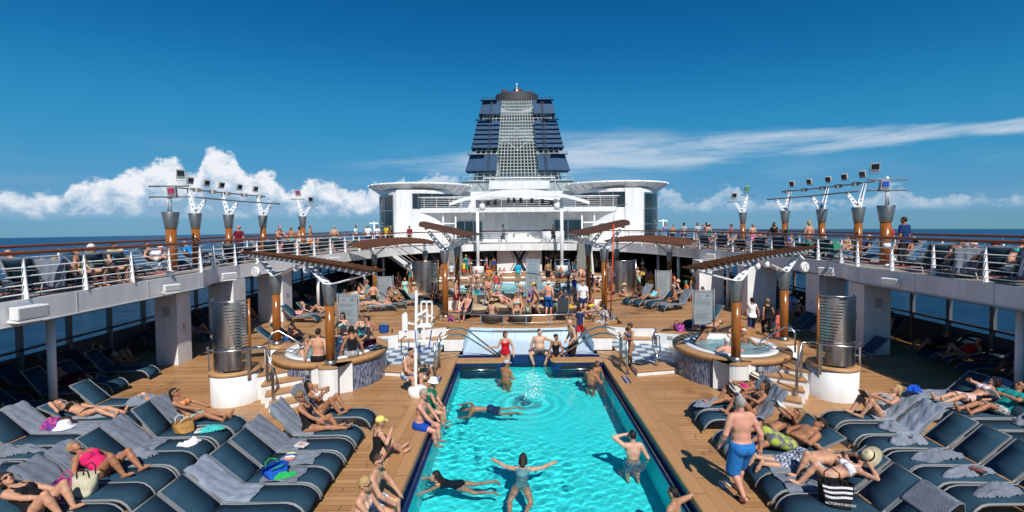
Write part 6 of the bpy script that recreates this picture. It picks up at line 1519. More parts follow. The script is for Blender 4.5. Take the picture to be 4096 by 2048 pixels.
# striped bag with lettering
t = tote(L2W(.0,.55,.37,D_[6],RGT), -.25, 'black and white striped tote with lettering on a navy lounger', .50,.18,.33,(.010,.010,.012),.12)
for k in range(3):
    m = MB(); z = .14+.068*k; pts = []
    for i in range(13):
        u = -1+2*i/12; f = z/.33; ww = .50*(.80+.25*f)*.43; pts.append((u*ww, -.18*(1-.45*f)*(1-.18*abs(u)**4)+f*.12*.33-.012, z+.012*math.sin(u*3)))
    for a, b_ in zip(pts, pts[1:]): m.add([(a[0],a[1],a[2]),(b_[0],b_[1],b_[2]),(b_[0],b_[1]+.004,b_[2]+.036),(a[0],a[1]+.004,a[2]+.036)], [(0,1,2,3)])
    obj('white_stripe', m, cloth((.72,.72,.74)), t)
o = obj('lettering', text_mesh("VICTORIA'S SECRET", .050), LETW, t); o.location = (0,-.185,.075); o.rotation_euler = (R_(80),0,0)
tote(L2W(-.1,-.1,.42,F_[3],RGT), .4, 'patterned beach bag at the head of a shaded lounger on the right edge', .36,.16,.30,'print_pinkmix',.1)
book(L2W(.0,.35,.42,E_[4],RGT), .4, 'dark paperback on a grey towel in the second right row', (.08,.05,.04))
for k, (p, c, lab) in enumerate((((3.45,8.55),(.6,.6,.55),'pale flip flops on the deck by the poolside right row'),((3.55,8.1),(.015,.015,.02),'black sandals under a lounger foot by the man in blue shorts'),((3.95,7.35),(.02,.02,.02),'black flip flops on the deck at the bottom right'))):
    t = thing('flip_flops', lab, 'shoes', (*p,.008), .3*k)
    for s in (-1, 1): obj('sole', MB().lathe([(0,0),(.045,0),(.05,.012),(0,.016)], 14, c=(s*.07,.03*s,0), sx=1, sy=2.6), cloth(c), t); obj('strap', MB().tube([(s*.07-.04,.0,.015),(s*.07,.07,.05),(s*.07+.04,.0,.015)], .007, 5), cloth(c), t)
# ---- loungers on the raised side decks and by the pillars
ML = [((-12.0,23.6),LFT-.15,'with a flat towel, left of the first mid deck pillar','mid','seat'),((-11.6,24.5),LFT-.15,'under the woman in a black swimsuit on the mid left deck','mid',None),
 ((-8.1,23.6),LFT+.25,'under the sunbather lying face down on the mid left deck','flat','fullseat'),((-7.7,24.25),LFT+.25,'under the girl in pink shorts on the mid left deck','low',None),((-7.3,24.9),LFT+.3,'under the girl in an aqua bikini on the mid left deck','mid',None),((-6.45,25.4),LFT+.9,'with high back and a crumpled towel on the mid left deck','up',None),
 ((-10.2,26.4),LFT-.5,'with two draped towels near the rear hot tub','up','backonly'),((-11.3,17.0),LFT+.35,'half in shade beside the nearest left pillar','up',None),((-10.2,19.2),LFT+.1,'foot end in the sun beyond the left shower','mid',None),((-10.4,18.5),LFT+.1,'under a seated bather beyond the left shower','mid',None)]
for k, (p, rz, lab, kd, tw) in enumerate(ML):
    z = .50 if -8.6 < p[0] < -6.0 else 0.0
    lounger(P3(p,z), rz, 'navy lounger '+lab, kd)
    if tw: towel(P3(p,z), rz, 'grey towel on the lounger '+lab, tw, kd, seed=60+k)
heap(L2W(0,.25,.88,(-6.45,25.4),LFT+.9), .3, 'crumpled grey towel on the high backed mid left lounger', .3,.26,.26, seed=71)
heap(L2W(.0,.1,.40,(-11.3,17.0),LFT+.35), .3, 'blue and grey towels heaped on the half shaded lounger by the pillar', .36,.26,.2, (.05,.13,.25), seed=72)
MR = [((6.75,25.6),RGT+.55,'under the dark skinned man sitting upright on the right','up','backonly'),((7.15,25.0),RGT+.55,'under the woman in an aqua swimsuit on the right','low','backonly'),((7.7,24.4),RGT+.5,'with a raised back, second of the right mid group','mid',None),((8.15,23.6),RGT+.45,'fully covered by a grey towel on the right mid deck','up','full'),((7.9,19.6),RGT+.5,'behind the right rules sign with a blue cloth','mid','seat')]
for k, (p, rz, lab, kd, tw) in enumerate(MR):
    lounger(P3(p,.50), rz, 'navy lounger '+lab, kd)
    if tw: towel(P3(p,.50), rz, 'grey towel on the lounger '+lab, tw, kd, seed=80+k)
# ---- shaded galleries under the upper decks
n = 0
for s in (-1, 1):
    side = 'left' if s < 0 else 'right'
    ys = [9.6,10.5,11.4,12.6,13.6,14.6,15.6,18.6,19.6,22.2,23.2,26.0,27.0,29.0,30.2] if s < 0 else [12.6,13.5,14.4,15.4,16.3,19.0,19.9,22.5,23.4,26.2,27.1,29.3,30.3]
    for k, y in enumerate(ys):
        x = s*(14.9+.25*math.sin(k*2.3)); lounger((x+s*.5,y,0), (LFT if s < 0 else RGT)+.15*math.sin(k*1.7), 'dark navy lounger in the shade along the %s windbreak' % side, ('mid','up','mid','low')[k % 4], 'shaded loungers on the %s' % side)
    for k, y in enumerate([9.0,9.9,10.8,11.8,12.9,13.8,14.8] if s < 0 else [10.5,11.4,12.4,13.4]):
        lounger((s*(13.9 if s < 0 else 14.2),y,0), (LFT if s < 0 else RGT)+.12*math.sin(k*2.3), 'dark navy lounger in the second shaded row under the %s upper deck' % side, ('up','mid')[k % 2], 'inner shaded loungers on the %s' % side)
    for k, y in enumerate([15.2,18.9,19.7] if s > 0 else []):
        lounger((11.9+.2*k,y+.8,0), RGT+.1, 'shaded navy lounger in front of the pillars on the right, %s one' % ['nearest','middle','farthest'][k], 'mid')
# ---- upper decks
UD = []
for s in (-1, 1):
    side = 'left' if s < 0 else 'right'
    rows = [(14.6,[9.2,10.1,11.0,11.95,12.8,13.7,14.9,15.8,17.9,19.9,20.8,22.6,23.6,25.4,26.4,28.0,29.0,30.2,31.3,32.6,34.0,35.5,37.0],'sea side'),]
    for xr, ys, nm in rows:
        for k, y in enumerate(ys):
            kd = ('mid','up','mid','up','low')[(k*3+s) % 5]; rz = (LFT if s < 0 else RGT)+.12*math.sin(k*2.1); p = (s*(xr+.15*math.sin(k)), y, ZU)
            lounger(p, rz, 'navy lounger by the sea rail of the %s upper deck' % side, kd, 'seaward loungers, %s upper deck' % side); UD.append((s, 'o', k, p, rz, kd))
            if (k*7+s) % 3 == 0: towel(p, rz, 'grey towel on a seaward lounger of the %s upper deck' % side, 'backonly' if k % 2 else 'back', kd, seed=100+k+30*s)['group'] = 'towels by the sea rail, %s' % side
    ys = [8.8,9.7,10.6,11.5,12.5,13.4,14.2] if s < 0 else [10.0,10.9,11.9,12.9,13.8,14.6]
    for k, y in enumerate(ys):
        kd = ('up','mid','up')[k % 3]; rz = (R_(28) if s < 0 else R_(-28))+.1*math.sin(k*3); p = (s*(12.95+.08*math.sin(k*2)), y, ZU)
        lounger(p, rz, 'navy lounger seen from behind close to the %s inner rail' % side, kd, 'inner loungers, %s upper deck' % side); UD.append((s, 'i', k, p, rz, kd))
        if k in (1,2,4): towel(p, rz, 'grey towel hung over a lounger back by the %s inner rail' % side, 'hang', kd, seed=160+k)['group'] = 'hung towels by the %s inner rail' % side
    ys = [21.0,22.3,23.7,25.1,26.6,28.2,29.8,31.4,33.0]
    for k, y in enumerate(ys):
        xe = np.interp(y, [e[1] for e in EDGE], [e[0] for e in EDGE])+.75; kd = ('mid','low','up')[k % 3]; rz = (R_(25) if s < 0 else R_(-25))+.15*math.sin(k*3); p = (s*xe, y, ZU)
        lounger(p, rz, 'navy lounger behind the curved part of the %s inner rail' % side, kd, 'loungers at the curved rail, %s' % side); UD.append((s, 'c', k, p, rz, kd))
# ---- lounge terrace furniture
def daybed(x, y, rz, label):
    t = thing('rattan_daybed', label, 'daybed', (x,y,.42), rz)
    obj('base', MB().lathe([(.62,0),(.72,.05),(.74,.28),(.70,.31),(0,.31)], 28), RATTAN, t); obj('cushion', MB().lathe([(.66,.315),(.70,.35),(.68,.42),(.60,.45),(0,.46)], 28), CUSH, t)
    obj('wrap_back', MB().lathe([(.73,.26),(.80,.55),(.84,.86),(.80,.88),(.70,.56),(.66,.30)], 18, R_(-160), R_(-20)), RATTAN, t); m = MB()
    for a in (-120,-60): m.lathe([(0,-.06),(.2,-.04),(.22,.0),(.2,.06),(0,.08)], 14, c=(.5*math.cos(R_(a)),.5*math.sin(R_(a)),.62))
    obj('pillow', m, CUSH, t)
daybed(-2.35,23.1,R_(120),'tan cushioned rattan daybed on the left of the terrace'); daybed(-1.15,23.7,R_(200),'tan cushioned rattan daybed with a reclining woman, second from the left'); daybed(.95,23.6,R_(150),'rattan daybed under grey towels in the middle of the terrace'); daybed(2.2,23.4,R_(215),'tan cushioned rattan daybed on the right of the terrace')
towel((.95,23.0,.50), .2, 'grey towel thrown over the middle rattan daybed', 'seat', seed=90); towel((1.9,22.9,.50), .4, 'grey towel trailing off the right rattan daybed', 'seat', seed=91)
for x, y, lab in ((-1.55,21.35,'left'),(-.25,21.25,'right')):
    t = thing('rattan_tub_seat', 'low dark rattan tub seat behind the terrace rail, %s one' % lab, 'seat', (x,y,.42)); obj('shell', MB().lathe([(.42,0),(.52,.05),(.58,.38),(.54,.40),(.48,.12),(0,.12)], 24), RATTAN, t)
def sling_chair(x, y, rz, label):
    t = thing('sling_chair', label, 'chair', (x,y,.42), rz); obj('seat', MB().box((0,.1,.36),(.52,.55,.03),rx=.06), DARK, t); obj('backrest', MB().box((0,-.30,.68),(.52,.03,.68),rx=.35), DARK, t)
    for s in (-1, 1): 
        obj('frame', MB().tube([(s*.28,.38,0),(s*.28,.36,.36),(s*.28,-.18,.36),(s*.28,-.42,1.0)], .018, 6), ALU, t); obj('frame', MB().tube([(s*.28,-.1,.36),(s*.28,-.35,0)], .018, 6), ALU, t)
    for k in range(3): obj('slat', MB().box((0,-.25-.09*k,.52+.2*k),(.54,.02,.02)), ALU, t)
sling_chair(-2.95,21.9,R_(150),'dark sling chair with a seated man at the left of the terrace'); sling_chair(1.75,21.6,R_(165),'empty dark sling chair facing away at the right of the terrace rail')
t = thing('side_table', 'dark rattan cube table beside the right daybed', 'table', (3.05,23.9,.42)); obj('body', MB().box((0,0,.25),(.5,.5,.5)), RATTAN, t, .02); obj('top', MB().box((0,0,.515),(.54,.54,.025)), DARK, t)
tote((.22,23.0,.42), .3, 'mint green beach bag standing between the daybeds', .30,.14,.38,(.30,.58,.50),.1,(.02,.25,.30)); tote((.18,22.5,.42), .1, 'cream patterned bag on the terrace floor', .28,.16,.2,(.55,.5,.36),.1)
heap((2.25,22.2,.9), .4, 'yellow orange cloth over the sling chair', .2,.14,.12, (.65,.32,.03), seed=93, name='cloth', cat='clothes')
tote((-3.55,21.5,.42), .3, 'bright pink and green bag by the left terrace post', .24,.16,.24,'print_pinkmix',.1)
heap((4.1,21.75,.45), .4, 'grey towel dropped beside the right terrace post', .35,.25,.22, seed=94)
tote((-5.95,18.75,.575), .3, 'deep blue beach bag on the parapet behind the left hot tub', .40,.20,.27,(.01,.05,.20),.05,(.02,.30,.5))
t = thing('lotion_bottle', 'small dark bottle with yellow cap beside the deep blue bag', 'bottle', (-5.6,18.7,.575)); obj('bottle', MB().lathe([(0,0),(.028,0),(.03,.13),(.015,.16)],12), cloth((.05,.02,.03)), t); obj('cap', MB().lathe([(.015,.16),(.015,.22),(0,.22)],10), cloth((.65,.5,.05)), t)
tote((6.25,18.6,.575), .2, 'bright printed backpack lying by the right rules sign', .42,.22,.26,'print_pinkmix',.2)
heap((5.75,18.6,.575), .2, 'row of dark shoes on the right parapet', .3,.07,.07, (.02,.02,.02), seed=95, name='shoes', cat='shoes')
# empty deck chairs in a row up on the stage
for k in range(4): lounger((3.3+.75*k,38.9,.69), R_(180), 'navy lounger facing the pool on the stage, %s of four' % ['first from the middle','second from the middle','third from the middle','outermost'][k], 'up', 'loungers on the stage')
# ================================================================ everybody in the picture
BLK = (.010,.010,.012); NVY = (.012,.03,.09); WHT = (.74,.74,.75)
EASTY, WESTY, CAMY = -math.pi/2, math.pi/2, math.pi        # facing right, left, the camera
def onL(p, rz, y=.14, z=.37): return L2W(0, y, z+(p[2] if len(p) > 2 else 0), p, rz)
def PP(px, py, z): v = G(px, py, z); return (v.x, v.y, z)
one = lambda c: [('onepiece', c)]
bik = lambda c, d=None: [('bikini_top', c), ('bikini_bottom', d or c)]
ban = lambda c, d=None: [('bandeau', c), ('bikini_bottom', d or c)]
tru = lambda c: [('trunks', c)]
ltr = lambda c: [('long_trunks', c)]
# ---- front left loungers
b = person(recline(58,.95,.80,hR=('on',.10,.34,.34),hL=('on',-.06,.36,.36),head=(.25,1,-.25)), onL(A_[0],LFT), LFT, 'dark haired young woman looking at her phone on a poolside lounger', skin='tan', hair=('black','long'), wear=bik(WHT), lod=2)
t = obj('phone', MB().box((0,0,0),(.08,.012,.15)), DARK); t.location = L2W(.02,.10,.86,A_[0],LFT); t.rotation_euler = (-.5,0,LFT); tag(t, 'dark phone held up by the young woman on the poolside lounger', 'phone')
person(recline(72,.20,.60,hR=(.16,.42,.20),hL=(-.20,.30,.16),aL=(-.02,.62,.06),kL=(-1,.3,.5),aR=(.05,.95,.06),kR=(.8,.2,1),head=(.35,1,0)), onL(A_[1],LFT,.22), LFT, 'woman in a black tank swimsuit and sunglasses sitting up on a lounger', skin='tan', hair=('sand','curly'), wear=one(BLK), shades=True, fat=1.18, lod=2)
person(recline(52,.10,.02,hR=(.16,.42,.30),hL=(-.18,.34,.26),head=(-.1,1,.05)), onL(B_[0],LFT,.18), LFT, 'girl in an orange bandeau and blue bikini bottom sitting on a lounger', skin='tan', hair=('black','tail'), wear=ban((.75,.27,.10),(.22,.48,.55)), shades=True, lod=2)
person(recline(36,.92,.62,hR=('on',.30,.02,.02),hL=('on',-.33,-.02,.02),head=(.1,.5,.8),hup=(0,-.85,.5)), onL(B_[4],LFT,.20), LFT, 'blonde woman in a hot pink swimsuit sunbathing with knees bent', skin='tan', hair=('blond','crop'), wear=[('onepiece',(.66,.02,.13))], fat=1.25, lod=2)
person(recline(40,.90,.95,hR=(.1,.5,.3),hL=(-.22,.3,.2),head=(.3,.8,.5)), onL(B_[6],LFT,.18), LFT, 'woman in black with sunglasses at the bottom left corner', skin='fair', hair=('dark','bob'), wear=one(BLK), shades=True, fat=1.35, lod=2)
person(recline(20,.08,.0,hR=(.42,-.30,.34),hL=(-.24,.15,.10),eR=(1,.2,.6),head=(.5,.3,.8),hup=(0,-1,.2)), onL(C_[1],LFT,.16), LFT, 'woman in a black bikini lying back on a low lounger', skin='fair', hair=('brown','long'), wear=bik(BLK), lod=2)
# ---- left pool edge
person(sit(drop=.06,reach=.52,aR=(.12,.50,.06),aL=(-.10,.56,.06),kR=(.2,.1,1),kL=(-.2,.1,1),hR=(.34,.16,.70),eR=(1,.1,-.1),hL=(-.16,.34,.30),head=(.1,1,.0)), PP(1512,1838,.01), R_(-52), 'woman in a yellow cap and cross back black swimsuit sitting on the coping', skin='fair', hair=('sand','crop'), hat=('cap',(.72,.60,.16)), wear=one(BLK), fat=1.1, lod=2)
HANG = dict(drop=.52, reach=.44)
person(sit(**HANG,hR=(.16,.42,.14),hL=(-.16,.40,.14),U=(0,.12,1),head=(.1,1,-.15)), (-2.90,11.1,.01), EASTY-.12, 'shirtless man in blue shorts and khaki cap with his legs in the pool', h=1.8, sex='m', skin='pink', hair=('grey','crop'), hat=('cap',(.34,.30,.22)), wear=tru((.008,.06,.36)), fat=1.1, lod=2)
person(sit(**HANG,hR=(.16,.38,.14),hL=(-.14,.32,.16),U=(0,.2,1),head=(.5,1,-.2)), (-2.88,12.1,.01), EASTY, 'woman in a white bucket hat and green top dangling her legs in the pool', skin='fair', hair=('brown','crop'), hat=('bucket',(.74,.74,.74)), wear=[('vest',(.01,.16,.09)),('shorts',(.01,.12,.08))], lod=2)
person(sit(U=(0,.22,1),hR=(.14,.42,.22),hL=(-.10,.38,.30),head=(.1,1,-.5)), (-3.78,13.55,.42), EASTY-.55, 'shirtless dark haired man in white and blue trunks beside the pool lift', h=1.78, sex='m', skin='fair', hair=('black','crop'), wear=tru('print_palm'), fat=1.08, lod=2)
person(sit(**HANG,hR=(.14,.40,.16),hL=(-.16,.46,.12),U=(0,.18,1),head=(.15,1,-.1)), (-3.12,7.95,.01), EASTY-.05, 'shirtless man in sunglasses and checked shorts sitting at the bottom pool edge', h=1.8, sex='m', skin='fair', hair=('brown','crop'), wear=tru('print_check'), shades=True, lod=2)
person(sit(**HANG,hR=(.14,.44,.16),hL=(-.16,.42,.14),U=(0,.12,1),head=(.1,1,-.1)), (-3.10,7.28,.01), EASTY-.05, 'blonde woman with ponytail and sunglasses at the bottom pool edge', skin='fair', hair=('blond','tail'), wear=bik('print_stripe'), shades=True, lod=2)
# ---- in the big pool
SWIM = lambda **k: prone(head=(0,-.9,-.2), hup=(0,.3,1), **k)
person(SWIM(hR=(-.45,-.85,-.05),hL=(.45,-.80,-.05)), (-1.15,13.0,-.46), WESTY*-1+math.pi*0, 'man in navy trunks floating face down in the middle of the pool', h=1.8, sex='m', skin='mid', hair=('dark','crop'), wear=tru(NVY), lod=2) if 0 else person(prone(hR=(-.45,-.80,.02),hL=(.45,-.75,.02),aR=(-.2,.85,.0),aL=(.22,.8,.06),head=(.2,-.6,-.8)), (-1.30,13.0,-.50), EASTY, 'man in navy trunks floating face down in the middle of the pool', h=1.8, sex='m', skin='mid', hair=('dark','crop'), wear=tru(NVY), lod=2)
person(dict(prone(hR=(-.25,-1.05,.22),hL=(.30,-.95,.12),aR=(-.15,.85,-.02),aL=(.2,.8,-.1),head=(.3,-1,.1),hup=(0,.3,1)),U=(0,-.92,.40)), (-1.75,9.3,-.62), EASTY+.1, 'dark haired girl in black swimming up to the left pool wall', h=1.6, skin='fair', hair=('black','long'), wear=[('onepiece',BLK)], lod=2)
person(dict(stand(pel=(0,-.1,-.16),U=(0,.90,.44),hR=(.74,.62,.10),hL=(-.74,.62,.10),eR=(1,0,-.2),eL=(-1,0,-.2),aR=(.14,-.86,-.36),aL=(-.16,-.88,-.42),kR=(.4,0,-.6),kL=(-.4,0,-.6),toe=(0,-1,-.2),head=(0,1,.15),hup=(0,.1,1))), (-.42,9.35,-.34), -.10, 'woman swimming breaststroke with arms spread in the middle of the pool', skin='fair', hair=('dark','bob'), wear=one((.10,.24,.27)), lod=2)
person(stand(hL=(-.16,.14,1.62),eL=(-1,.2,.2),hR=(.34,.1,.95)), (2.12,10.15,-1.46), .05, 'pale man with black hair standing in the pool by the right wall', h=1.76, sex='m', skin='pale', hair=('black','crop'), wear=ltr('print_blue'), lod=2)
person(stand(hR=(.40,-.25,1.25),eR=(1,-.5,.2),hL=(-.35,.25,1.0)), (2.30,8.0,-1.46), .8, 'dark haired man in the water at the bottom right of the pool', h=1.72, sex='m', skin='mid', hair=('black','crop'), wear=tru(BLK), lod=2)
person(stand(hR=(.25,.35,1.15),hL=(-.20,.42,1.2),U=(0,.1,1)), (1.98,15.05,-1.44), -.75, 'man with his back turned holding a boy at the right end of the pool', h=1.74, sex='m', skin='tan', hair=('black','crop'), wear=tru(NVY), lod=1)
person(stand(hR=(.25,.3,.9),hL=(-.28,.2,.9)), (2.30,15.55,-.98), CAMY+.4, 'small boy held in the corner of the pool', h=1.22, sex='m', skin='tan', hair=('black','crop'), wear=tru((.3,.02,.02)), hs=1.2, lod=1)
person(stand(hR=(.14,.32,1.05),hL=(-.18,.30,1.02),head=(.6,.8,0)), (-.85,15.45,-1.42), EASTY+.85, 'man in a grey cap and sunglasses standing in the pool by the left block', h=1.76, sex='m', skin='tan', hair=('brown','crop'), hat=('cap',(.42,.44,.47)), wear=tru((.42,.22,.06)), shades=True, fat=1.2, lod=2)
# ---- splash basin
person(stand(hR=(.50,.20,1.18),eR=(.5,.2,-1),hL=(-.32,.04,.92),head=(-.5,.6,-.1),twist=-.1), (-.88,17.0,-.74), CAMY-.18, 'woman in a red swimsuit holding the handrail at the pool end', skin='fair', hair=('red','bob'), wear=[('onepiece',(.52,.008,.02))], fat=1.25, lod=1)
person(sit(drop=.45,reach=.34,aR=(.22,.36,-.34),aL=(-.16,.34,-.36),kR=(.7,.4,.8),kL=(-.7,.4,.8),hL=(-.50,.02,.22),eL=(-1,-.2,.6),hR=(.33,-.06,.02),head=(-.7,.8,0)), (.42,17.42,.03), CAMY, 'heavy shirtless man in grey shorts seated on the navy ledge of the basin', h=1.8, sex='m', skin='pale', hair=('dark','crop'), wear=tru((.05,.05,.055)), fat=1.42, lod=1)
person(stand(hR=(.30,.06,.86),hL=(-.32,.08,.88),head=(-.9,.6,-.1)), (1.02,16.95,-.74), CAMY-.1, 'woman with a bun in a black swimsuit standing in the pool gap', h=1.6, skin='tan', hair=('black','bun'), wear=one(BLK), lod=1)
person(stand(U=(0,.18,1),hR=(.26,.16,.92),hL=(-.24,.25,.95),head=(0,.9,-.7)), (1.72,17.35,-.45), WESTY+.35, 'bald man with a tattooed arm and black shorts looking down', h=1.8, sex='m', skin='pale', hair=('dark','bald'), wear=ltr(BLK), lod=1)
person(walk(1), (2.30,19.5,.02), -.5, 'boy in a navy shirt and red shorts walking beside the basin', h=1.36, sex='m', skin='fair', hair=('brown','crop'), wear=[('tshirt',NVY),('long_trunks',(.50,.02,.03))], hs=1.15, lod=1)
person(sit(reach=.36,hR=(.2,.34,.1),hL=(-.3,.2,.12),head=(.3,1,0)), (3.55,20.5,.46), WESTY+.5, 'dark haired woman in a zebra print cover up leaning by the right pier', skin='tan', hair=('black','bob'), wear=[('coverup','print_zebra')], shades=True, lod=1)
person(stand(hR=(.12,.26,1.12),hL=(-.10,.28,1.2),eL=(-1,0,-.6)), (3.50,15.75,.012), WESTY+.35, 'woman in a denim blue bikini carrying a baby on the chequered floor', h=1.50, skin='tan', hair=('brown','curly'), wear=bik((.10,.15,.27)), lod=1)
person(sit(drop=.22,reach=.16,hR=(.16,.2,.42),hL=(-.16,.2,.4)), (3.37,15.80,.93), R_(-60), 'baby held in the arms of the woman in a blue bikini', h=.72, sex='m', skin='fair', hair=('brown','crop'), wear=[('brief',(.4,.1,.2))], hs=1.5, lod=1)
# ---- left hot tub
def tub(dx, dy, z, yaw, label, s=-1, **k): return person(k.pop('pose', sit(drop=.45,reach=.42,hR=(.3,.2,.25),hL=(-.3,.2,.25))), (s*6.65+dx, 15.0+dy, z), yaw, label, lod=1, **k)
tub(-.98,.30,.42,-1.9,'teenager with curly brown hair in the left hot tub',sex='m',skin='fair',hair=('sand','curly'),wear=tru(BLK),h=1.7)
tub(-.78,-.50,.44,-1.0,'boy with short dark hair sitting low in the left hot tub',sex='m',skin='pale',hair=('dark','crop'),wear=tru(NVY),h=1.68)
tub(.18,-1.42,.95,-.1,'broad man in black trunks on the front rim of the left hot tub',sex='m',skin='fair',hair=('black','crop'),wear=tru(BLK),h=1.82,fat=1.2,pose=sit(hR=(.36,-.10,.05),hL=(-.36,-.1,.05)))
tub(-.12,1.45,.95,CAMY,'young woman in a mint bandeau and sunglasses on the rear tub rim',skin='pale',hair=('dark','long'),wear=ban((.30,.62,.52),(.2,.1,.2)),shades=True,pose=sit(hR=(.2,.3,.16),hL=(-.3,-.05,.05)))
tub(.62,1.25,.95,CAMY+.45,'woman in a turquoise print tankini on the rear tub rim',skin='fair',hair=('sand','curly'),wear=[('tank','print_turq'),('shorts',BLK)],shades=True,pose=sit(hR=(.2,.3,.16),hL=(-.3,-.05,.05)))
tub(1.22,.42,.97,WESTY+.25,'man in dark red shorts sitting on the right rim of the left tub',sex='m',skin='pink',hair=('dark','crop'),wear=tru((.14,.008,.02)),h=1.85,shades=True,pose=sit(U=(0,.15,1),hR=(.3,-.05,.04),hL=(-.2,.3,.15)))
tub(1.05,-.95,.97,.55,'woman in a black dress with her back turned on the left tub rim',skin='tan',hair=('dark','bun'),wear=[('onepiece',BLK),('skirt','print_dot')],pose=sit(hR=(.34,-.05,.05),hL=(-.36,0,.05)))
# ---- right hot tub
tub(-.55,1.02,.44,CAMY+.7,'man with short brown hair spreading his arms on the right tub rim',s=1,sex='m',skin='tan',hair=('brown','crop'),wear=tru(NVY),pose=sit(hR=(.66,.0,.56),hL=(-.66,-.05,.56),eR=(1,0,-.3),eL=(-1,0,-.3),head=(-.8,.5,0)))
tub(-.40,-.62,.42,.1,'man in a white cap with his back turned in the right hot tub',s=1,sex='m',skin='pink',hair=('white','crop'),hat=('cap',(.66,.65,.62)),wear=tru(NVY),fat=1.2,pose=sit(hR=(.42,.1,.3),hL=(-.42,.1,.3)))
tub(.72,.55,.46,WESTY+.6,'white haired man leaning back in the right hot tub',s=1,sex='m',skin='tan',hair=('white','crop'),wear=tru(BLK),fat=1.15,pose=sit(hR=(.62,-.05,.52),hL=(-.66,-.05,.52),eR=(1,0,-.3),eL=(-1,0,-.3)))
tub(1.05,1.75,.62,CAMY+.3,'woman in a red top sitting behind the right hot tub',s=1,skin='tan',hair=('dark','long'),wear=one((.5,.01,.02)))
person(walk(1), PP(3008,1340,0), -.25, 'woman in a white sleeveless top and blue leggings walking away', h=1.66, skin='tan', hair=('black','bun'), wear=[('vest',WHT),('pants',(.02,.035,.10))], fat=1.15, lod=1)
person(walk(-1), PP(3070,1346,0), -.15, 'woman in a black tank top and black leggings walking away', h=1.66, skin='tan', hair=('sand','curly'), wear=[('vest',BLK),('pants',BLK)], fat=1.15, lod=1)
person(stand(), (9.75,17.5,0), .4, 'person in a coral pink shirt half hidden by the right rear tub post', h=1.66, skin='tan', hair=('dark','bob'), wear=[('coverup',(.62,.13,.12)),('pants',(.5,.1,.1))], lod=1)
person(walk(1), (12.6,21.6,0), WESTY+.9, 'man in a flowered white shirt, cap and khaki trousers walking in the shade', h=1.76, sex='m', skin='tan', hair=('dark','crop'), hat=('cap',WHT), wear=[('polo','print_floral'),('pants',(.24,.20,.13))], lod=1)
# ---- standing man in blue shorts and the right front loungers
person(walk(.7,hR=(.30,-.06,.88),hL=(-.32,.12,.90),U=(0,.05,1)), (3.55,8.12,.008), .12, 'grey haired shirtless man in bright blue shorts walking away along the pool', h=1.86, sex='m', skin='pink', hair=('grey','crop'), wear=ltr('print_grid'), fat=1.2, lod=2)
t = MB(); t.lathe([(.078,0),(.085,.006)], 20, sx=1.1, sy=.9); tag(obj('lanyard', t, cloth((.55,.03,.08))), 'thin red lanyard around the neck of the grey haired man', 'lanyard').location = (3.55,8.20,1.585)
person(recline(56,.88,.10,hR=('on',.08,.30,.34),hL=('on',-.08,.30,.34),head=(0,1,-.35)), onL(D_[0],RGT,.16), RGT, 'woman in a straw fedora and hot pink bandeau reading on a tablet', skin='tan', hair=('brown','crop'), hat=('fedora',(.68,.60,.46)), wear=ban((.80,.01,.24),BLK), shades=True, lod=2)
t = obj('tablet', MB().box((0,0,0),(.17,.012,.24)), DARK); t.location = L2W(0,.36,.84,D_[0],RGT); t.rotation_euler = (-.6,0,RGT); tag(t, 'black tablet held by the woman in a straw fedora', 'tablet')
person(recline(58,.80,.90,hR=('on',.10,.24,.32),hL=('on',-.10,.24,.32),head=(0,1,-.5)), onL(D_[1],RGT,.16), RGT, 'black haired woman in a black bikini reading with knees bent', skin='tan', hair=('black','long'), wear=bik(BLK), lod=2)
def openbook(loc, rz, tilt, label, c1, w=.16, h=.22):
    t = thing('open_book', label, 'book', loc, rz); t.rotation_euler = (tilt,0,rz)
    for s in (-1, 1): obj('cover', MB().box((s*w*.48,.0,0),(w,.008,h),rz=s*.35), cloth(c1), t); obj('page', MB().box((s*w*.46,-.010,0),(w*.95,.006,h*.95),rz=s*.35), mat('paper', (.75,.73,.68), .8), t)
openbook(L2W(0,.40,.80,D_[1],RGT), RGT, -.7, 'open white paged book held by the black haired woman', (.6,.6,.58))
person(recline(28,.10,.02,hR=('on',.10,.36,.42),hL=('on',-.10,.38,.42),head=(0,.7,.5),hup=(0,-.8,.6)), onL(D_[2],RGT,.20), RGT, 'tanned woman in a dark bikini holding a magazine over her face', skin='tan', hair=('sand','long'), wear=bik((.06,.04,.03)), shades=True, lod=2)
openbook(L2W(0,.02,1.00,D_[2],RGT), RGT, -.9, 'blue and purple magazine held up over the tanned woman', (.03,.42,.62), .17, .26)
person(recline(30,.20,.12,hR=('on',.10,.10,.17),hL=('on',-.12,.12,.17),head=(.15,.8,.5),hup=(0,-.8,.6)), onL(D_[3],RGT,.18), RGT, 'man in a black cap and lime green patterned shorts reclining', h=1.8, sex='m', skin='tan', hair=('black','crop'), hat=('cap',(.02,.02,.022)), wear=ltr('print_green'), shades=True, fat=1.2, lod=2)
person(prone(hR=(-.42,-.62,.05),hL=(.40,-.70,.05)), onL(D_[4],RGT,.28,.365), RGT, 'man in plaid shorts lying face down on a lounger', h=1.8, sex='m', skin='fair', hair=('dark','crop'), wear=ltr('print_plaid'), fat=1.1, lod=2)
person(recline(18,.92,.62,hR=('on',.16,.66,.10),hL=('on',-.20,.66,.06),eR=(1,-.6,.1),eL=(-1,-.6,.1),head=(.2,.3,1),hup=(0,-1,.1)), onL(D_[5],RGT,.24), RGT, 'woman in a white bikini with a straw hat over her face', skin='fair', hair=('dark','bob'), wear=bik((.70,.72,.78),(.36,.45,.55)), lod=2)
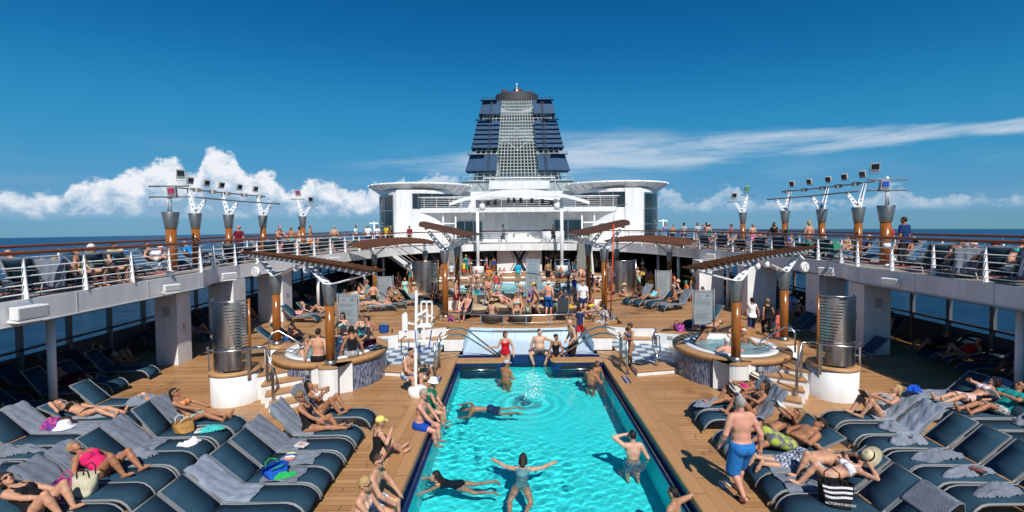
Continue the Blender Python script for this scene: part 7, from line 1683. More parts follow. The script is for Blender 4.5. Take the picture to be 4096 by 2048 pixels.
t = thing('straw_hat', 'straw hat with black band covering the face of the woman in white', 'hat', L2W(-.04,-.46,.83,D_[5],RGT), RGT); t.rotation_euler = (R_(-50),0,RGT)
obj('crown', MB().lathe([(.20,-.012),(.15,.0),(.102,.012),(.094,.07),(.078,.11),(.03,.115),(0,.105)],24,sy=1.05), cloth((.62,.52,.33)), t); obj('hat_band', MB().lathe([(.106,.014),(.101,.045)],24,sy=1.05), cloth(BLK), t)
person(recline(46,.75,.90,hR=('on',.10,.20,.30),hL=('on',-.10,.22,.30),head=(0,1,-.35)), onL(E_[0],RGT,.18), RGT, 'blonde woman in a black swimsuit reading an open book', skin='fair', hair=('blond','bob'), wear=[('onepiece','print_dot')], fat=1.15, lod=2)
openbook(L2W(0,.46,.86,E_[0],RGT), RGT, -.6, 'open paperback held by the blonde woman in black', (.22,.17,.12))
heap(L2W(-.1,-.62,.98,E_[0],RGT), .3, 'bright blue cloth over the backrest behind the blonde reader', .2,.12,.12, (.01,.07,.45), seed=201, name='cloth', cat='clothes')
person(recline(34,.02,.08,hR=('on',.12,.28,.36),hL=('on',-.28,.06,.04),head=(.1,.7,.5),hup=(0,-.8,.6)), onL(F_[1],RGT,.16), RGT, 'woman in a white top and striped skirt half in shade', skin='fair', hair=('red','bob'), wear=bik((.62,.58,.70))+[('skirt','print_stripe')], lod=2)
person(recline(44,.05,.16,hR=('on',.09,.22,.30),hL=('on',-.09,.22,.30),head=(.1,1,-.3)), onL(F_[2],RGT,.16), RGT, 'man in a teal shirt and dark trunks reading on a shaded lounger', h=1.8, sex='m', skin='tan', hair=('black','crop'), wear=[('tshirt',(.01,.24,.24)),('trunks','print_dot')], shades=True, lod=2)
openbook(L2W(0,.32,.84,F_[2],RGT), RGT, -.6, 'white booklet held by the man in the teal shirt', (.6,.6,.62), .12, .2)
# ---- raised side decks
person(recline(30,.70,.15,hR=('on',.3,.0,.0),head=(.2,.5,.8),hup=(0,-.9,.4)), onL((-11.6,24.5),LFT-.15), LFT-.15, 'woman in a black swimsuit lying on the mid left deck', skin='fair', hair=('sand','long'), wear=one(BLK), lod=1)
tote((-11.9,23.9,.40), .3, 'pink patterned cloth bag on the empty lounger beside the woman in black', .4,.2,.16,(.62,.28,.26),.2)
person(prone(), onL((-8.1,23.6,.50),LFT+.25,.2,.365), LFT+.25, 'sunbather in a tan bikini lying face down on the mid left deck', skin='fair', hair=('dark','bun'), wear=bik((.50,.33,.22)), lod=1)
person(sit(drop=.0,reach=.66,aR=(.1,.62,.08),aL=(-.1,.66,.08),U=(0,.2,1),hR=(.12,.36,.36),hL=(-.12,.34,.36),head=(0,1,-.4)), onL((-7.7,24.25,.50),LFT+.25,.35), LFT+.25, 'girl in a white top and pink shorts sitting on a mid left lounger', skin='tan', hair=('dark','tail'), wear=[('bikini_top',WHT),('shorts',(.68,.22,.26))], h=1.6, lod=1)
person(cross(hR=(.1,.22,.52),head=(.2,1,0)), onL((-7.3,24.9,.50),LFT+.3,.25), CAMY-.3, 'girl in an aqua bikini sitting cross legged on the mid left deck', skin='tan', hair=('brown','bun'), wear=bik((.26,.60,.55)), h=1.6, lod=1)
person(sit(drop=.0,reach=.7,aR=(.1,.66,.08),aL=(-.1,.6,.08),U=(0,.2,1)), onL((-10.4,18.5),LFT+.1,.6), LFT+.1, 'bather in blue trunks seen through the left shower slots', sex='m', skin='fair', hair=('sand','crop'), wear=tru((.02,.12,.40)), lod=1)
person(sit(drop=.3,reach=.40,hR=(.1,.45,.3)), (-5.2,27.0,.52), EASTY-.5, 'man in sunglasses sitting on the left steps of the upper pool', sex='m', skin='tan', hair=('brown','crop'), wear=tru((.05,.07,.14)), shades=True, lod=1)
person(sit(drop=-.0,reach=.62,aR=(.1,.66,.07),aL=(-.1,.7,.07),U=(0,.1,1),hR=(.16,.45,.2),hL=(-.16,.45,.2),head=(-.3,1,-.2)), onL((6.75,25.6,.50),RGT+.55,.25), RGT+.75, 'dark skinned man in pale briefs sitting on a right mid deck lounger', sex='m', skin='dark', hair=('black','bald'), wear=[('brief',(.55,.50,.50))], fat=1.1, lod=1)
person(recline(24,.02,.10,head=(-.1,.4,.9),hup=(0,-.9,.3)), onL((7.15,25.0,.50),RGT+.55,.2), RGT+.55, 'blonde woman in an aqua swimsuit lying on the right mid deck', skin='tan', hair=('blond','bob'), wear=one((.16,.60,.62)), lod=1)
person(sit(U=(0,.15,1),hR=(.12,.3,.2),hL=(-.12,.3,.2)), onL((8.15,23.6,.50),RGT+.45,.35,.40), RGT-.2, 'grey haired man in black trunks sitting with his back turned', sex='m', skin='tan', hair=('grey','curly'), wear=tru(BLK), fat=1.1, lod=1)
person(sit(drop=.35), (10.0,29.3,.45), CAMY+1.3, 'woman in a straw hat and black swimsuit by the far right sign', skin='fair', hair=('sand','bob'), hat=('bucket',(.55,.45,.25)), wear=one(BLK), fat=1.3, lod=1)
person(stand(hR=(.2,.1,.8),U=(0,.15,1)), (10.7,28.7,.0), CAMY+.5, 'blonde woman in a grey strapless swimsuit beside the right rear post', h=1.62, skin='tan', hair=('blond','bob'), wear=[('tank',(.22,.24,.27))], shades=True, lod=1)
person(recline(6,.02,.06), (7.6,19.3,.52), WESTY+.1, 'sunbather lying behind the right rules sign, only the legs showing', sex='m', skin='fair', hair=('dark','crop'), wear=tru(NVY), lod=1)
person(recline(8,.35,.25), (-6.9,19.1,.62) if 0 else (-7.2,19.5,.52), EASTY, 'sunbather lying behind the left rules sign with legs to the right', skin='tan', hair=('brown','bob'), wear=bik(BLK), lod=1)
# ---- lounge terrace
TZ = .42
person(stand(hR=(.30,.2,.95),hL=(-.26,.1,.88)), PP(1878,1264,TZ), EASTY+.1, 'woman with a ponytail in a black bikini standing at the terrace left', h=1.56, skin='tan', hair=('dark','tail'), wear=bik(BLK), lod=1)
person(walk(1,hR=(.10,.20,1.50),eR=(1,.2,-.3)), PP(2082,1266,TZ), EASTY, 'blonde woman in a grey bikini walking across the terrace', h=1.58, skin='fair', hair=('blond','bun'), wear=bik((.10,.11,.14)), shades=True, lod=1)
person(walk(.5,hL=(-.34,.2,.95)), PP(2194,1262,TZ), -.35, 'shirtless man in a cream bucket hat and blue shorts on the terrace', h=1.74, sex='m', skin='pink', hair=('sand','crop'), hat=('bucket',(.60,.56,.46)), wear=ltr((.01,.10,.34)), fat=1.22, lod=1)
person(sit(hR=(.2,.42,.3),hL=(-.2,.40,.3),U=(0,.25,1)), (-2.0,23.25,.87), EASTY-.1, 'man in a grey tank top sitting on the left daybed', sex='m', skin='tan', hair=('black','crop'), wear=[('vest',(.25,.27,.30)),('shorts',(.02,.10,.3))], fat=1.1, lod=1)
person(recline(38,.15,.30,hR=('on',.18,.62,.06),eR=(1,-.4,0),head=(0,1,.2)), (-1.1,23.6,.88), R_(215), 'woman in sunglasses and pale bikini reclining on the second daybed', skin='pink', hair=('dark','bob'), wear=ban((.55,.38,.32)), shades=True, lod=1)
person(sit(U=(0,.1,1)), (-1.6,21.45,.58), -.1, 'woman in a wide straw hat with her back turned behind the rail', skin='fair', hair=('brown','tail'), hat=('brim',(.52,.36,.17),(.15,.08,.04)), wear=bik((.2,.1,.08)), fat=1.1, lod=1)
person(sit(U=(0,-.25,1)), (-2.85,21.95,.80), R_(150)+math.pi*0, 'man in dark shorts slumped in the sling chair', sex='m', skin='pink', hair=('dark','crop'), wear=tru((.03,.035,.05)), shades=True, lod=1)
person(recline(34,.7,.9,head=(.3,1,.2)), (2.15,23.4,.88), R_(200), 'dark haired woman in navy reclining on the right daybed', skin='tan', hair=('black','long'), wear=one(NVY), lod=1)
person(recline(30,.5,.2), (1.3,23.9,.88), R_(165), 'person with bare legs across the middle and right daybeds', skin='fair', hair=('sand','bob'), wear=bik((.1,.1,.2)), lod=1)
person(recline(40,.3,.4), (3.1,21.6,.62), WESTY+.2, 'woman lying under a grey towel behind the boy in red shorts', skin='fair', hair=('dark','bob'), wear=bik((.2,.22,.25)), lod=1)
# ---- upper pool and stage
def far(px, py, z, yaw, label, pose=None, **k): return person(pose or stand(), PP(px, py, z), yaw, label, lod=0, **k)
W2 = -.62
for px, yaw, lab, kw in ((1957,2.9,'man in sunglasses with his head above the upper pool water',dict(sex='m',skin='tan',hair=('black','crop'))),(2012,.6,'girl with wet dark hair in a pink top in the upper pool',dict(skin='fair',hair=('black','bob'),wear=one((.6,.08,.2)))),(2065,2.4,'small boy in an orange vest in the upper pool',dict(sex='m',skin='fair',hair=('sand','crop'),h=1.35,wear=[('vest',(.7,.14,.03))])),(2155,1.2,'dark haired swimmer left of centre in the upper pool',dict(skin='tan',hair=('black','bob'),wear=one((.5,.1,.2)))),(2168,2.2,'dark haired child swimmer near the rules sign in the upper pool',dict(skin='tan',hair=('black','tail'),h=1.5,wear=one(NVY)))):
    v = G(px, 1195, .4); kw.setdefault('h', 1.6); hh = kw['h']; person(stand(), (v.x, max(28.3, min(v.y, 30)), .4-hh+.42), yaw, lab, lod=0, **kw)
far(1735,1130,.5,EASTY-.3,'woman in a long dark dress by the stairs left of the stage',h=1.55,skin='fair',hair=('brown','bob'),wear=[('dress',(.06,.05,.04))],shades=True)
far(1748,1141,.5,.3,'shirtless man in black shorts with his back turned left of the upper pool',h=1.62,sex='m',skin='brown',hair=('black','curly'),wear=ltr(BLK))
far(1834,1128,.5,.4,'shirtless man in pale blue shorts by the left pergola post',h=1.55,sex='m',skin='tan',hair=('grey','crop'),wear=ltr((.36,.52,.62)))
far(1868,1150,.62,EASTY,'man in a pale cap leaning on the upper pool rim',pose=sit(U=(0,.35,1)),h=1.6,sex='m',skin='fair',hair=('brown','crop'),hat=('cap',(.5,.58,.62)),wear=tru(BLK),fat=1.2)
far(1884,1128,.5,EASTY,'woman in a straw hat and dark bikini behind the man in a cap',h=1.5,skin='tan',hair=('brown','bob'),hat=('brim',(.55,.46,.3)),wear=bik(BLK))
far(1931,1160,.6,EASTY+.3,'shirtless man sitting on the left edge of the upper pool',pose=sit(U=(0,.2,1)),h=1.6,sex='m',skin='tan',hair=('dark','crop'),wear=tru(NVY))
far(1905,1150,.6,EASTY+.4,'girl with dark hair sitting on the left rim of the upper pool',pose=sit(),h=1.4,skin='tan',hair=('black','bob'),wear=bik((.3,.1,.2)))
far(1806,1122,.5,.2,'boy in a white and navy rash shirt left of the upper pool',h=1.4,sex='m',skin='fair',hair=('black','crop'),wear=[('polo',(.55,.58,.62)),('trunks',(.3,.05,.05))])
far(1915,1087,.75,-.5,'woman sitting with her back turned at the left of the stage',pose=stand(U=(0,.2,1)),h=1.5,skin='tan',hair=('black','bun'),wear=bik(BLK))
far(1856,1102,.72,.2,'child in a yellow life vest and orange shorts on the stage',h=1.2,sex='m',skin='brown',hair=('black','crop'),wear=[('vest',(.60,.58,.05)),('long_trunks',(.62,.12,.03))],hs=1.2)
far(1876,1094,.72,.0,'person in a blue and pink top queueing at the left of the stage',h=1.55,skin='tan',hair=('black','long'),wear=[('vest',(.3,.05,.2)),('shorts',(.02,.08,.3))])
far(1914,1084,.72,EASTY,'shirtless man in sunglasses and black shorts queueing on the stage',h=1.66,sex='m',skin='tan',hair=('dark','crop'),wear=ltr(BLK),shades=True)
far(1946,1090,.72,EASTY,'boy in a grey shirt and red striped shorts on the stage',h=1.45,sex='m',skin='brown',hair=('black','crop'),wear=[('tshirt',(.4,.42,.45)),('long_trunks',(.55,.12,.12))])
far(1960,1088,.72,EASTY+.4,'child in a grey hooded top on the stage',h=1.2,sex='m',skin='tan',hair=('black','crop'),wear=[('tshirt',(.12,.14,.18)),('long_trunks',(.12,.14,.18))],hs=1.15)
far(1976,1090,.72,.4,'girl in a blue swimsuit standing by the emblem wall',h=1.42,skin='tan',hair=('black','tail'),wear=one((.01,.06,.32)))
far(2000,1098,.72,.2,'small child in a mint swimsuit sitting on the stage edge',pose=sit(drop=.2),h=1.15,skin='fair',hair=('brown','bob'),wear=one((.3,.58,.5)))
far(2014,1096,.72,-.6,'small child in a pink swimsuit playing on the stage edge',pose=cross(U=(0,.3,1)),h=1.15,skin='fair',hair=('blond','bob'),wear=one((.65,.06,.35)))
far(2072,1132,.5,.0,'attendant in a turquoise shirt and khaki shorts facing the emblem wall',h=1.62,sex='m',skin='tan',hair=('black','crop'),wear=[('polo',(.01,.36,.52)),('long_trunks',(.30,.24,.15))],fat=1.1)
far(1986,1135,.72,.0,'woman in a coral red swimsuit sitting with her back to the camera',pose=sit(),h=1.6,skin='tan',hair=('black','bob'),wear=one((.62,.05,.09)))
far(1965,1133,.62,-.4,'thin girl in a dark swimsuit beside the woman in coral',pose=sit(),h=1.3,skin='tan',hair=('black','tail'),wear=bik((.4,.2,.2)))
far(2004,1135,.62,.3,'girl in a pink patterned bikini beside the woman in coral',pose=sit(),h=1.3,skin='tan',hair=('black','tail'),wear=bik((.6,.12,.3)))
far(2158,1133,.62,-.5,'girl in a flowered swimsuit right of the pool rules signs',pose=sit(),h=1.3,skin='fair',hair=('sand','tail'),wear=one('print_floral'))
far(2192,1128,.5,.1,'shirtless man with his back turned right of the pool rules signs',h=1.6,sex='m',skin='tan',hair=('brown','crop'),wear=ltr(BLK),fat=1.1)
far(2197,1090,.72,WESTY+.9,'man in a navy shirt and khaki shorts bending forward on the stage',pose=walk(1,U=(0,.8,.8)),h=1.7,sex='m',skin='tan',hair=('black','crop'),wear=[('tshirt',NVY),('long_trunks',(.22,.19,.13))])
far(2234,1150,.62,WESTY,'man with dark hair sitting at the right end of the upper pool',pose=sit(),h=1.6,sex='m',skin='brown',hair=('black','curly'),wear=tru(NVY),fat=1.15)
far(2275,1155,.66,WESTY+.2,'woman in an earth toned swimsuit with feet in the upper pool',pose=sit(),h=1.6,skin='fair',hair=('red','bob'),wear=one((.22,.14,.09)),fat=1.15)
far(2297,1188,.5,.6,'boy in a bright blue shirt and orange shorts by the upper pool',h=1.25,sex='m',skin='fair',hair=('brown','crop'),wear=[('tshirt',(.01,.09,.42)),('long_trunks','print_orange')],hs=1.15)
far(2240,1170,.62,WESTY+.6,'child in a blue printed top crouching at the right pool rim',pose=cross(),h=1.15,skin='tan',hair=('dark','tail'),wear=one('print_palm'))
far(2326,1106,1.05,CAMY,'man with a pink cap lying on a stage lounger',pose=recline(55,.8,.8),h=1.6,sex='m',skin='pink',hair=('sand','bald'),hat=('cap',(.5,.2,.25)),wear=tru((.5,.1,.03)),shades=True)
far(2340,1120,.62,WESTY+.9,'woman with long hair sitting behind the right pergola post',pose=sit(),h=1.6,skin='fair',hair=('red','long'),wear=one((.08,.08,.1)))
far(2395,1160,.62,WESTY+.4,'woman in a dark swimsuit sitting on the right rim of the upper pool',pose=sit(),h=1.65,skin='fair',hair=('brown','curly'),wear=one(BLK),fat=1.2)
far(2370,1178,.5,CAMY-.8,'child in a pink and navy swimsuit behind the right terrace post',h=1.3,skin='tan',hair=('dark','bob'),wear=one('print_pinkmix'))
far(2450,1158,.62,WESTY+.3,'person in a blue shirt with a grey towel over the head',pose=sit(),h=1.65,sex='m',skin='brown',hair=('black','crop'),wear=[('tshirt',(.01,.14,.32)),('trunks',NVY)],fat=1.25)
v = G(2455,1118,1.2); heap((v.x,v.y,1.08), .2, 'grey towel draped over the head of the person in blue', .3,.25,.5, seed=210)
far(2452,1078,.5,EASTY,'person in black standing behind the right shower',h=1.6,skin='pink',hair=('blond','bun'),wear=[('dress',BLK)])
far(2572,1112,.5,WESTY,'woman in a blue cap and white top holding a yellow bag',h=1.62,skin='fair',hair=('brown','bob'),hat=('cap',(.06,.16,.28)),wear=[('tshirt',WHT),('shorts',BLK)])
v = G(2566,1090,1.2); tote((v.x,v.y-.3,1.05), .1, 'yellow bag carried by the woman in a blue cap', .35,.1,.25,(.65,.55,.05),0)
far(2588,1140,.5,WESTY+.3,'woman in a lilac swimsuit bending over beside the right shower',pose=stand(U=(0,.55,.85),hR=(.2,.6,.9),hL=(-.2,.6,.9)),h=1.6,skin='tan',hair=('black','tail'),wear=one((.48,.18,.55)))
# ---- deck over the stage
for px, py, yaw, lab, kw in ((1884,972,EASTY,'man in a green shirt on the deck over the stage',dict(sex='m',skin='tan',hair=('black','crop'),wear=[('polo',(.02,.22,.10)),('long_trunks',BLK)])),(1913,972,CAMY,'boy in a white tank top on the deck over the stage',dict(h=1.4,sex='m',skin='brown',hair=('black','crop'),wear=[('vest',WHT),('long_trunks',BLK)])),(2014,973,WESTY,'man in a dark cap, white shirt and grey shorts walking left',dict(sex='m',skin='fair',hair=('grey','crop'),hat=('cap',BLK),wear=[('polo',WHT),('long_trunks',(.15,.17,.2))])),(2218,973,EASTY,'shirtless grey haired man in black shorts walking right on the high deck',dict(sex='m',skin='pink',hair=('grey','crop'),wear=ltr(BLK),fat=1.2))):
    kw.setdefault('h', 1.72); v = G(px, py, ZU); person(walk(1), (v.x, 42.2, ZU), yaw, lab, lod=0, **kw)
# ---- people standing on the upper decks
def ud(x, y, yaw, label, pose=None, lod=0, **k): return person(pose or stand(), (x, y, ZU), yaw, label, lod=lod, **k)
ud(-13.15,36.4,EASTY,'person in a white shirt at the far left rail beside the tower',sex='m',h=1.75,skin='tan',hair=('dark','crop'),wear=[('tshirt',WHT),('shorts',NVY)])
ud(-12.3,36.8,.3,'person in a cyan cap and white shirt at the far left rail',sex='m',h=1.75,skin='tan',hair=('dark','crop'),hat=('cap',(.02,.45,.6)),wear=[('tshirt',WHT),('shorts',NVY)])
ud(-11.6,37.0,CAMY,'woman in a white top and sunglasses at the far left rail',skin='fair',hair=('brown','bob'),wear=[('tshirt',(.65,.66,.7)),('shorts',NVY)],shades=True)
ud(-11.0,37.4,-.6,'man in a yellow shirt near the left tower',sex='m',h=1.78,skin='brown',hair=('black','crop'),wear=[('tshirt',(.62,.45,.03)),('shorts',BLK)])
ud(-10.5,37.0,WESTY,'woman in a black dress near the left tower',h=1.66,skin='tan',hair=('sand','long'),wear=[('dress',BLK)])
ud(-9.3,38.4,.8,'person in a dark red shirt at the foot of the left tower',h=1.66,sex='m',skin='tan',hair=('dark','crop'),wear=[('tshirt',(.25,.02,.03)),('shorts',BLK)])
ud(-13.65,25.2,EASTY-.3,'bald shirtless man in green shorts leaning on the left inner rail',pose=stand(U=(0,.30,1),hR=(.2,.55,1.1),hL=(-.2,.55,1.1)),sex='m',h=1.78,skin='pink',hair=('dark','bald'),wear=tru((.06,.12,.10)),fat=1.15)
ud(-13.2,26.9,-.2,'woman in a flowered strapless top and white skirt on the left deck',h=1.68,skin='tan',hair=('black','bun'),wear=[('tank','print_orange'),('skirt',WHT)])
ud(14.1,25.6,CAMY-.2,'woman in a black sleeveless dress walking on the right upper deck',pose=walk(1),h=1.70,skin='tan',hair=('black','long'),wear=[('dress',BLK)],lod=1)
ud(14.05,17.0,WESTY-1.2,'man in a navy polo shirt with his back turned on the right deck',sex='m',h=1.84,skin='tan',hair=('dark','crop'),wear=[('polo',(.010,.035,.13)),('pants',(.03,.03,.035))],lod=1)
ud(13.9,17.6,-.1,'woman in a wide white hat and red top beside the nearest right lamp post',h=1.66,skin='fair',hair=('sand','crop'),hat=('brim',(.74,.74,.75)),wear=[('tshirt',(.50,.03,.05)),('pants',(.55,.54,.5))],fat=1.2,lod=1)
ud(11.5,36.2,CAMY,'woman in a blue tank top at the far right rail',pose=stand(hL=(-.6,.1,1.2)),h=1.68,skin='fair',hair=('black','bob'),wear=[('vest',(.12,.25,.45)),('shorts',(.2,.3,.45))])
ud(12.4,34.6,CAMY,'person in a navy printed shirt and cap on the far right deck',sex='m',h=1.7,skin='tan',hair=('black','crop'),hat=('cap',BLK),wear=[('tshirt','print_dot'),('shorts',BLK)])
ud(12.9,33.2,CAMY,'woman in a grey shirt standing on the far right deck',h=1.7,skin='fair',hair=('brown','bob'),wear=[('tshirt',(.40,.42,.45)),('shorts',(.3,.3,.32))])
ud(13.3,32.6,.2,'woman in a pink bikini with arms raised on the far right deck',pose=stand(hR=(.12,.0,1.62),hL=(-.12,.0,1.62),eR=(1,0,.2),eL=(-1,0,.2)),h=1.7,skin='tan',hair=('brown','bob'),wear=bik((.66,.22,.28)))
# ---- sunbathers lying on the upper decks, one to a lounger
ULAB = {('o',-1):{4:('bald man',dict(sex='m',skin='pink',hair=('dark','bald'),wear=tru(NVY))),5:('boy with brown hair',dict(sex='m',h=1.5,skin='fair',hair=('red','crop'),wear=tru(NVY))),6:('bearded man',dict(sex='m',skin='tan',hair=('dark','crop'),wear=tru(BLK))),8:('woman in blue printed shorts',dict(skin='fair',hair=('brown','bob'),wear=[('shorts','print_palm')]+bik(NVY))),9:('man in a bright blue shirt',dict(sex='m',skin='fair',hair=('sand','crop'),wear=[('tshirt',(.01,.22,.55)),('trunks',NVY)])),11:('woman with a white towel on her lap',dict(skin='fair',hair=('red','bun'),wear=bik(WHT))),13:('man in green trunks',dict(sex='m',skin='tan',hair=('dark','crop'),wear=tru((.02,.2,.1)))),15:('woman in a pink swimsuit',dict(skin='fair',hair=('sand','bob'),wear=one((.6,.1,.3)))),16:('person in a white cap',dict(sex='m',skin='fair',hair=('dark','crop'),hat=('cap',WHT),wear=tru((.3,.05,.05)))),18:('person in a green cap',dict(sex='m',skin='tan',hair=('dark','crop'),hat=('cap',(.02,.3,.2)),wear=[('tshirt',(.4,.42,.45)),('trunks',BLK)])),20:('woman in a black bikini',dict(skin='tan',hair=('black','bob'),wear=bik(BLK)))},
 ('o',1):{6:('boy in dark trunks',dict(sex='m',h=1.5,skin='fair',hair=('dark','crop'),wear=tru(BLK))),7:('man in a teal cap, hands behind head',dict(sex='m',skin='tan',hair=('dark','crop'),hat=('cap',(.01,.38,.40)),wear=tru('print_green'))),10:('sunbather beside a green towel',dict(skin='fair',hair=('brown','bob'),wear=bik((.3,.2,.1)))),13:('woman in bright blue',dict(skin='fair',hair=('black','bob'),wear=one((.02,.08,.5)))),15:('man in red trunks',dict(sex='m',skin='tan',hair=('dark','crop'),wear=tru((.5,.03,.04)))),17:('person with a white cap over the eyes',dict(skin='fair',hair=('brown','bob'),hat=('cap',WHT),wear=bik(BLK))),19:('woman in a lilac swimsuit',dict(skin='fair',hair=('red','bob'),wear=one((.5,.3,.55)))),21:('man in black shorts',dict(sex='m',skin='pink',hair=('grey','crop'),wear=tru(BLK)))},
 ('c',-1):{1:('woman in turquoise',dict(skin='tan',hair=('dark','bob'),wear=one((.03,.35,.5)))),4:('woman in green and pink',dict(skin='fair',hair=('dark','bob'),wear=bik((.02,.3,.15),(.6,.1,.3)))),6:('man in grey shorts',dict(sex='m',skin='fair',hair=('sand','crop'),wear=tru((.2,.22,.25))))},
 ('c',1):{2:('woman in a black swimsuit',dict(skin='fair',hair=('black','bob'),wear=one(BLK))),4:('man in orange trunks',dict(sex='m',skin='tan',hair=('dark','crop'),wear=tru((.6,.2,.05)))),6:('woman in a white bikini',dict(skin='tan',hair=('brown','bob'),wear=bik(WHT)))}, ('i',-1):{}, ('i',1):{}}
for s, row, k, p, rz, kd in UD:
    e = ULAB[(row, s)].get(k)
    if e:
        kw = dict(e[1]); dg = math.degrees(BACKS[kd]); behind = 'hands behind' in e[0]
        ps = recline(dg-2,(.1,.8,.5,.0)[k % 4],(.7,.1,.9,.2)[k % 4],**(dict(hR=('on',.14,.66,-.02),hL=('on',-.14,.66,-.02),eR=(1,-.3,.2),eL=(-1,-.3,.2)) if behind else {}),head=(0,.9,.3))
        person(ps, onL(p, rz, .14, .365), rz, '%s %s, %s upper deck' % (e[0], 'by the sea rail' if row == 'o' else 'behind the curved rail', 'left' if s < 0 else 'right'), lod=1 if p[1] < 20 else 0, group=None, **kw)
v = (13.9,20.6); heap((v[0],v[1],ZU+.4), .3, 'green printed towel heaped on a right upper deck lounger', .4,.3,.4, (.02,.22,.12), seed=220)
# two older women sitting sideways near the left inner rail
person(sit(hR=(.2,.38,.14),hL=(-.2,.36,.14),U=(0,.2,1),head=(.2,1,-.1)), (-12.95,13.2,ZU+.38), EASTY-.15, 'white haired woman in a blue and green swimsuit on the left upper deck', h=1.62, skin='fair', hair=('white','curly'), wear=one('print_multi'), fat=1.2, lod=1)
person(sit(hR=(.4,.5,.3),hL=(-.2,.36,.14),U=(0,.2,1),head=(.2,1,-.1)), (-12.95,13.95,ZU+.38), EASTY-.1, 'dark haired woman in a blue patterned swimsuit on the left upper deck', h=1.62, skin='fair', hair=('dark','crop'), wear=one('print_blue'), fat=1.1, lod=1)
# ---- shapes in the shade below
for k, (x, y, yw, lab, kw) in enumerate(((-14.4,15.6,EASTY,'sunbather in dark clothes lying in the left shade, nearest one',dict(skin='tan',hair=('dark','bob'),wear=one(BLK))),(-14.5,18.6,EASTY,'person in a pale shirt lying in the left shade by the second pillar',dict(skin='tan',hair=('dark','bob'),wear=[('tshirt',(.5,.5,.52)),('shorts',BLK)])),(-14.4,23.2,EASTY,'person in blue lying in the left shade further back',dict(skin='tan',hair=('dark','bob'),wear=one((.03,.08,.2)))),(14.5,16.3,WESTY,'person in black lying in the right shade by the nearest pillar',dict(sex='m',skin='tan',hair=('dark','crop'),wear=[('tshirt',BLK),('trunks',BLK)])))):
    person(recline(36,.3,.7), (x,y,.37), yw, lab, lod=0, **kw)
person(stand(), (14.2,17.9,0), WESTY, 'man in a black cap and dark clothes standing in the right shade', h=1.76, sex='m', skin='tan', hair=('dark','crop'), hat=('cap',BLK), wear=[('tshirt',BLK),('pants',BLK)], lod=0)
person(stand(), (-11.8,31.5,0), CAMY, 'man in a red vest standing in the shade behind the left rear tub', h=1.75, sex='m', skin='tan', hair=('dark','crop'), wear=[('vest',(.3,.2,.2)),('long_trunks',BLK)], lod=0)
person(recline(30,.7,.2), (-9.6,28.6,.70), EASTY, 'bather with knees up at the small rear hot tub', skin='fair', hair=('dark','bob'), wear=bik((.5,.3,.3)), lod=0)
person(sit(), (-10.6,29.4,.42), EASTY, 'woman in an orange swimsuit sitting in the small rear hot tub', skin='fair', hair=('dark','bob'), wear=one((.6,.18,.05)), lod=0)
person(sit(), (-8.9,30.6,.42), CAMY, 'dark haired bather at the back of the small rear hot tub', skin='tan', hair=('black','bob'), wear=bik(BLK), lod=0)

# ---- the rest of the crowd, smaller in the picture
CN = [('scarlet',(.5,.02,.02)),('navy',NVY),('turquoise',(.03,.40,.45)),('lime',(.35,.5,.05)),('pink',(.65,.15,.3)),('white',WHT),('black',BLK),('orange',(.65,.2,.03)),('purple',(.2,.05,.3)),('yellow',(.65,.5,.06)),('grey',(.25,.26,.28)),('teal',(.01,.2,.2)),('royal blue',(.01,.07,.45)),('maroon',(.14,.01,.02)),('mint',(.3,.6,.5)),('coral',(.65,.18,.14))]
HK = [('black','bob'),('brown','long'),('sand','bob'),('blond','bob'),('dark','bun'),('black','tail'),('red','bob'),('grey','bob')]; MK = [('black','crop'),('brown','crop'),('grey','crop'),('dark','crop'),('sand','crop'),('dark','bald')]
SKN = ['fair','tan','mid','pink','fair','pale','tan','brown','fair','tan']
rc = random.Random(21); used = set()
def extra(x, y, z, yaw, kind, place, lie=None):
    for _ in range(60):
        cn, c = rc.choice(CN); m = rc.random() < .45; g = rc.choice(['trunks','long shorts','shirt']) if m else rc.choice(['swimsuit','bikini','dress' if kind == 'stand' else 'swimsuit'])
        lab = '%s in %s %s %s' % ('man' if m else 'woman', ('a ' if g in ('swimsuit','bikini','dress','shirt') else '')+cn, g, place)
        if lab not in used: break
    used.add(lab); sk = rc.choice(SKN)
    w = {'trunks': tru(c), 'long shorts': ltr(c), 'shirt': [('tshirt', c), ('trunks', NVY)], 'swimsuit': one(c), 'bikini': bik(c), 'dress': [('dress', c)]}[g]
    ps = {'stand': stand(), 'walk': walk(rc.choice((-1,1))), 'sit': sit(), 'lie': recline((lie or 40)-2, rc.choice((0,.5,.8)), rc.choice((0,.1,.7,.9)), head=(rc.uniform(-.4,.4),.9,.3)), 'cross': cross(), 'swim': stand()}[kind]
    hat = rc.choice([None,None,None,('cap',rc.choice(CN)[1]),('brim',(.55,.42,.22))]) if kind != 'swim' else None
    person(ps, (x, y, z), yaw, lab, h=rc.uniform(1.56,1.78) if kind != 'swim' else 1.6, sex='m' if m else 'f', skin=sk, hair=rc.choice(MK if m else HK), wear=w, hat=hat, shades=rc.random() < .3, fat=rc.uniform(.95,1.25), lod=0)
for x, y, yaw, kd in ((-6.9,28.7,-.6,'cross'),(-7.4,30.9,EASTY,'stand'),(-6.4,33.6,EASTY,'stand'),(-5.6,28.0,EASTY,'sit'),(-7.9,32.4,.5,'walk'),(-5.9,34.6,-.3,'stand')): extra(x, y, .5 if kd != 'sit' else .58, yaw, kd, 'on the left side of the upper pool')
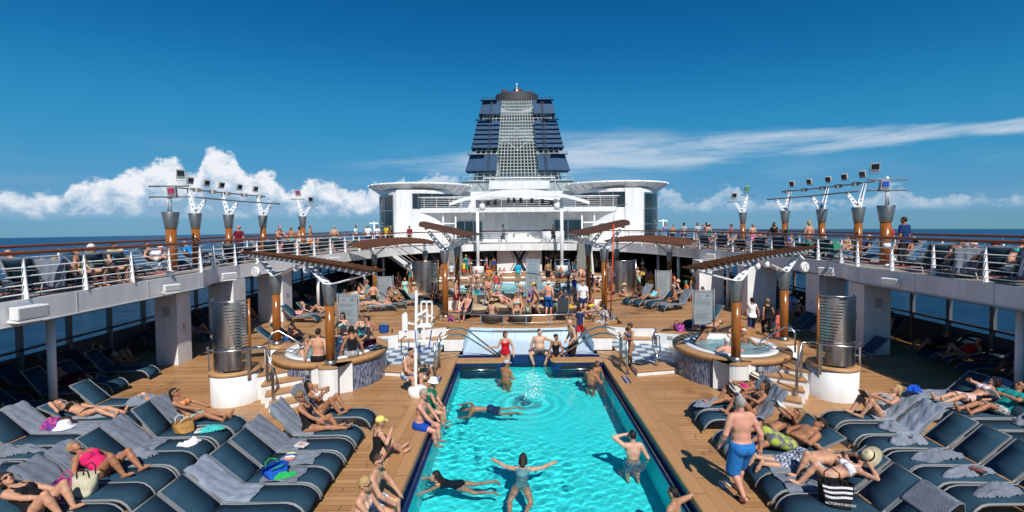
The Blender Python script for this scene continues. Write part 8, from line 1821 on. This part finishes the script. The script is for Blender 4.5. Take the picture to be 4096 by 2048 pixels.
for x, y, yaw, kd in ((6.3,27.9,WESTY,'cross'),(7.3,30.4,WESTY,'stand'),(5.7,28.7,WESTY+.4,'sit'),(6.6,33.4,CAMY,'stand'),(7.7,31.6,.6,'walk'),(5.3,34.9,WESTY,'stand')): extra(x, y, .5 if kd != 'sit' else .58, yaw, kd, 'on the right side of the upper pool')
for x, y, kd in ((-3.6,37.25,'sit'),(-2.6,37.7,'sit'),(-1.7,37.25,'sit'),(2.5,37.3,'sit'),(3.4,37.7,'sit'),(4.4,37.25,'sit'),(-5.2,39.4,'stand'),(-4.6,38.8,'stand'),(5.0,39.2,'walk')): extra(x, y, .40 if y < 37.5 else (.6 if y < 38 else .69), CAMY+rc.uniform(-.5,.5), kd, 'on the stage steps')
for x, y in ((-3.0,30.6),(-1.6,32.4),(-.2,31.0),(1.9,32.8),(3.2,31.2),(-3.4,32.7)): extra(x, y, -.72, rc.uniform(0,6), 'swim', 'swimming in the upper pool')
for x, y, kd, yaw in ((-3.6,23.9,'stand',EASTY),(-.4,22.1,'sit',CAMY),(.5,22.4,'walk',WESTY),(2.9,22.6,'stand',CAMY),(3.5,23.3,'sit',WESTY),(-3.2,22.9,'cross',EASTY),(-1.9,24.6,'stand',.4),(.3,24.5,'cross',CAMY)): extra(x, y, TZ if kd != 'sit' else TZ+.32, yaw, kd, 'on the lounge terrace')
for x, y, yaw, kd in ((-9.6,27.9,EASTY,'stand'),(-8.9,26.9,.4,'walk'),(-10.9,27.6,EASTY,'sit'),(-7.4,28.6,CAMY,'stand'),(-9.0,33.2,CAMY,'stand'),(-8.1,34.9,-.4,'walk')): extra(x, y, .0 if kd != 'sit' else .3, yaw, kd, 'near the small rear tub')
for x, y, yaw, kd in ((9.7,26.9,WESTY,'stand'),(10.4,31.0,WESTY,'walk'),(9.3,32.6,CAMY,'stand'),(8.8,28.9,WESTY,'cross'),(10.9,27.4,WESTY,'sit'),(8.9,34.6,CAMY,'stand')): extra(x, y, .0 if kd != 'sit' else .3, yaw, kd, 'behind the far right sign')
for k, y in enumerate((9.6,11.4,13.6,15.6,19.6,22.2,26.0,29.0)): extra(-14.9-.25*math.sin(k*2.3)+.5, y, .37, LFT, 'lie', 'lying in the shade along the left windbreak')
for k, y in enumerate((13.5,15.4,19.0,22.5,23.4,26.2,27.1)): extra(14.6+.2*math.sin(k), y, .37, RGT, 'lie', 'lying in the shade along the right windbreak')
for s, row, k, p, rz, kd in UD:
    if (row, s) in ULAB and k not in ULAB[(row, s)] and p[1] > 12 and rc.random() < .62:
        q = onL(p, rz, .14, .365); extra(q[0], q[1], q[2], rz, 'lie', '%s %s upper deck' % ('by the sea rail,' if row == 'o' else ('behind the curved rail,' if row == 'c' else 'close to the inner rail,'), 'left' if s < 0 else 'right'), math.degrees(BACKS[kd]))
for s in (-1, 1):
    for x, y, yaw in ((14.9,29.4,CAMY),(15.5,33.5,s*1.5),(12.6,30.6,.3),(15.3,24.4,0),(13.0,38.6,CAMY)): extra(s*x, y, ZU, yaw, 'stand', 'standing on the %s upper deck' % ('left' if s < 0 else 'right'))

# bathers in the big pool catch the sun refracted through the water
for o in list(COL.objects):
    if o.name.startswith('person') and abs(o.location.x) < 3.3 and o.location.y < 17.3 and o.location.z < .05:
        for c in [o, *o.children]: c.cycles.is_caustics_receiver = True
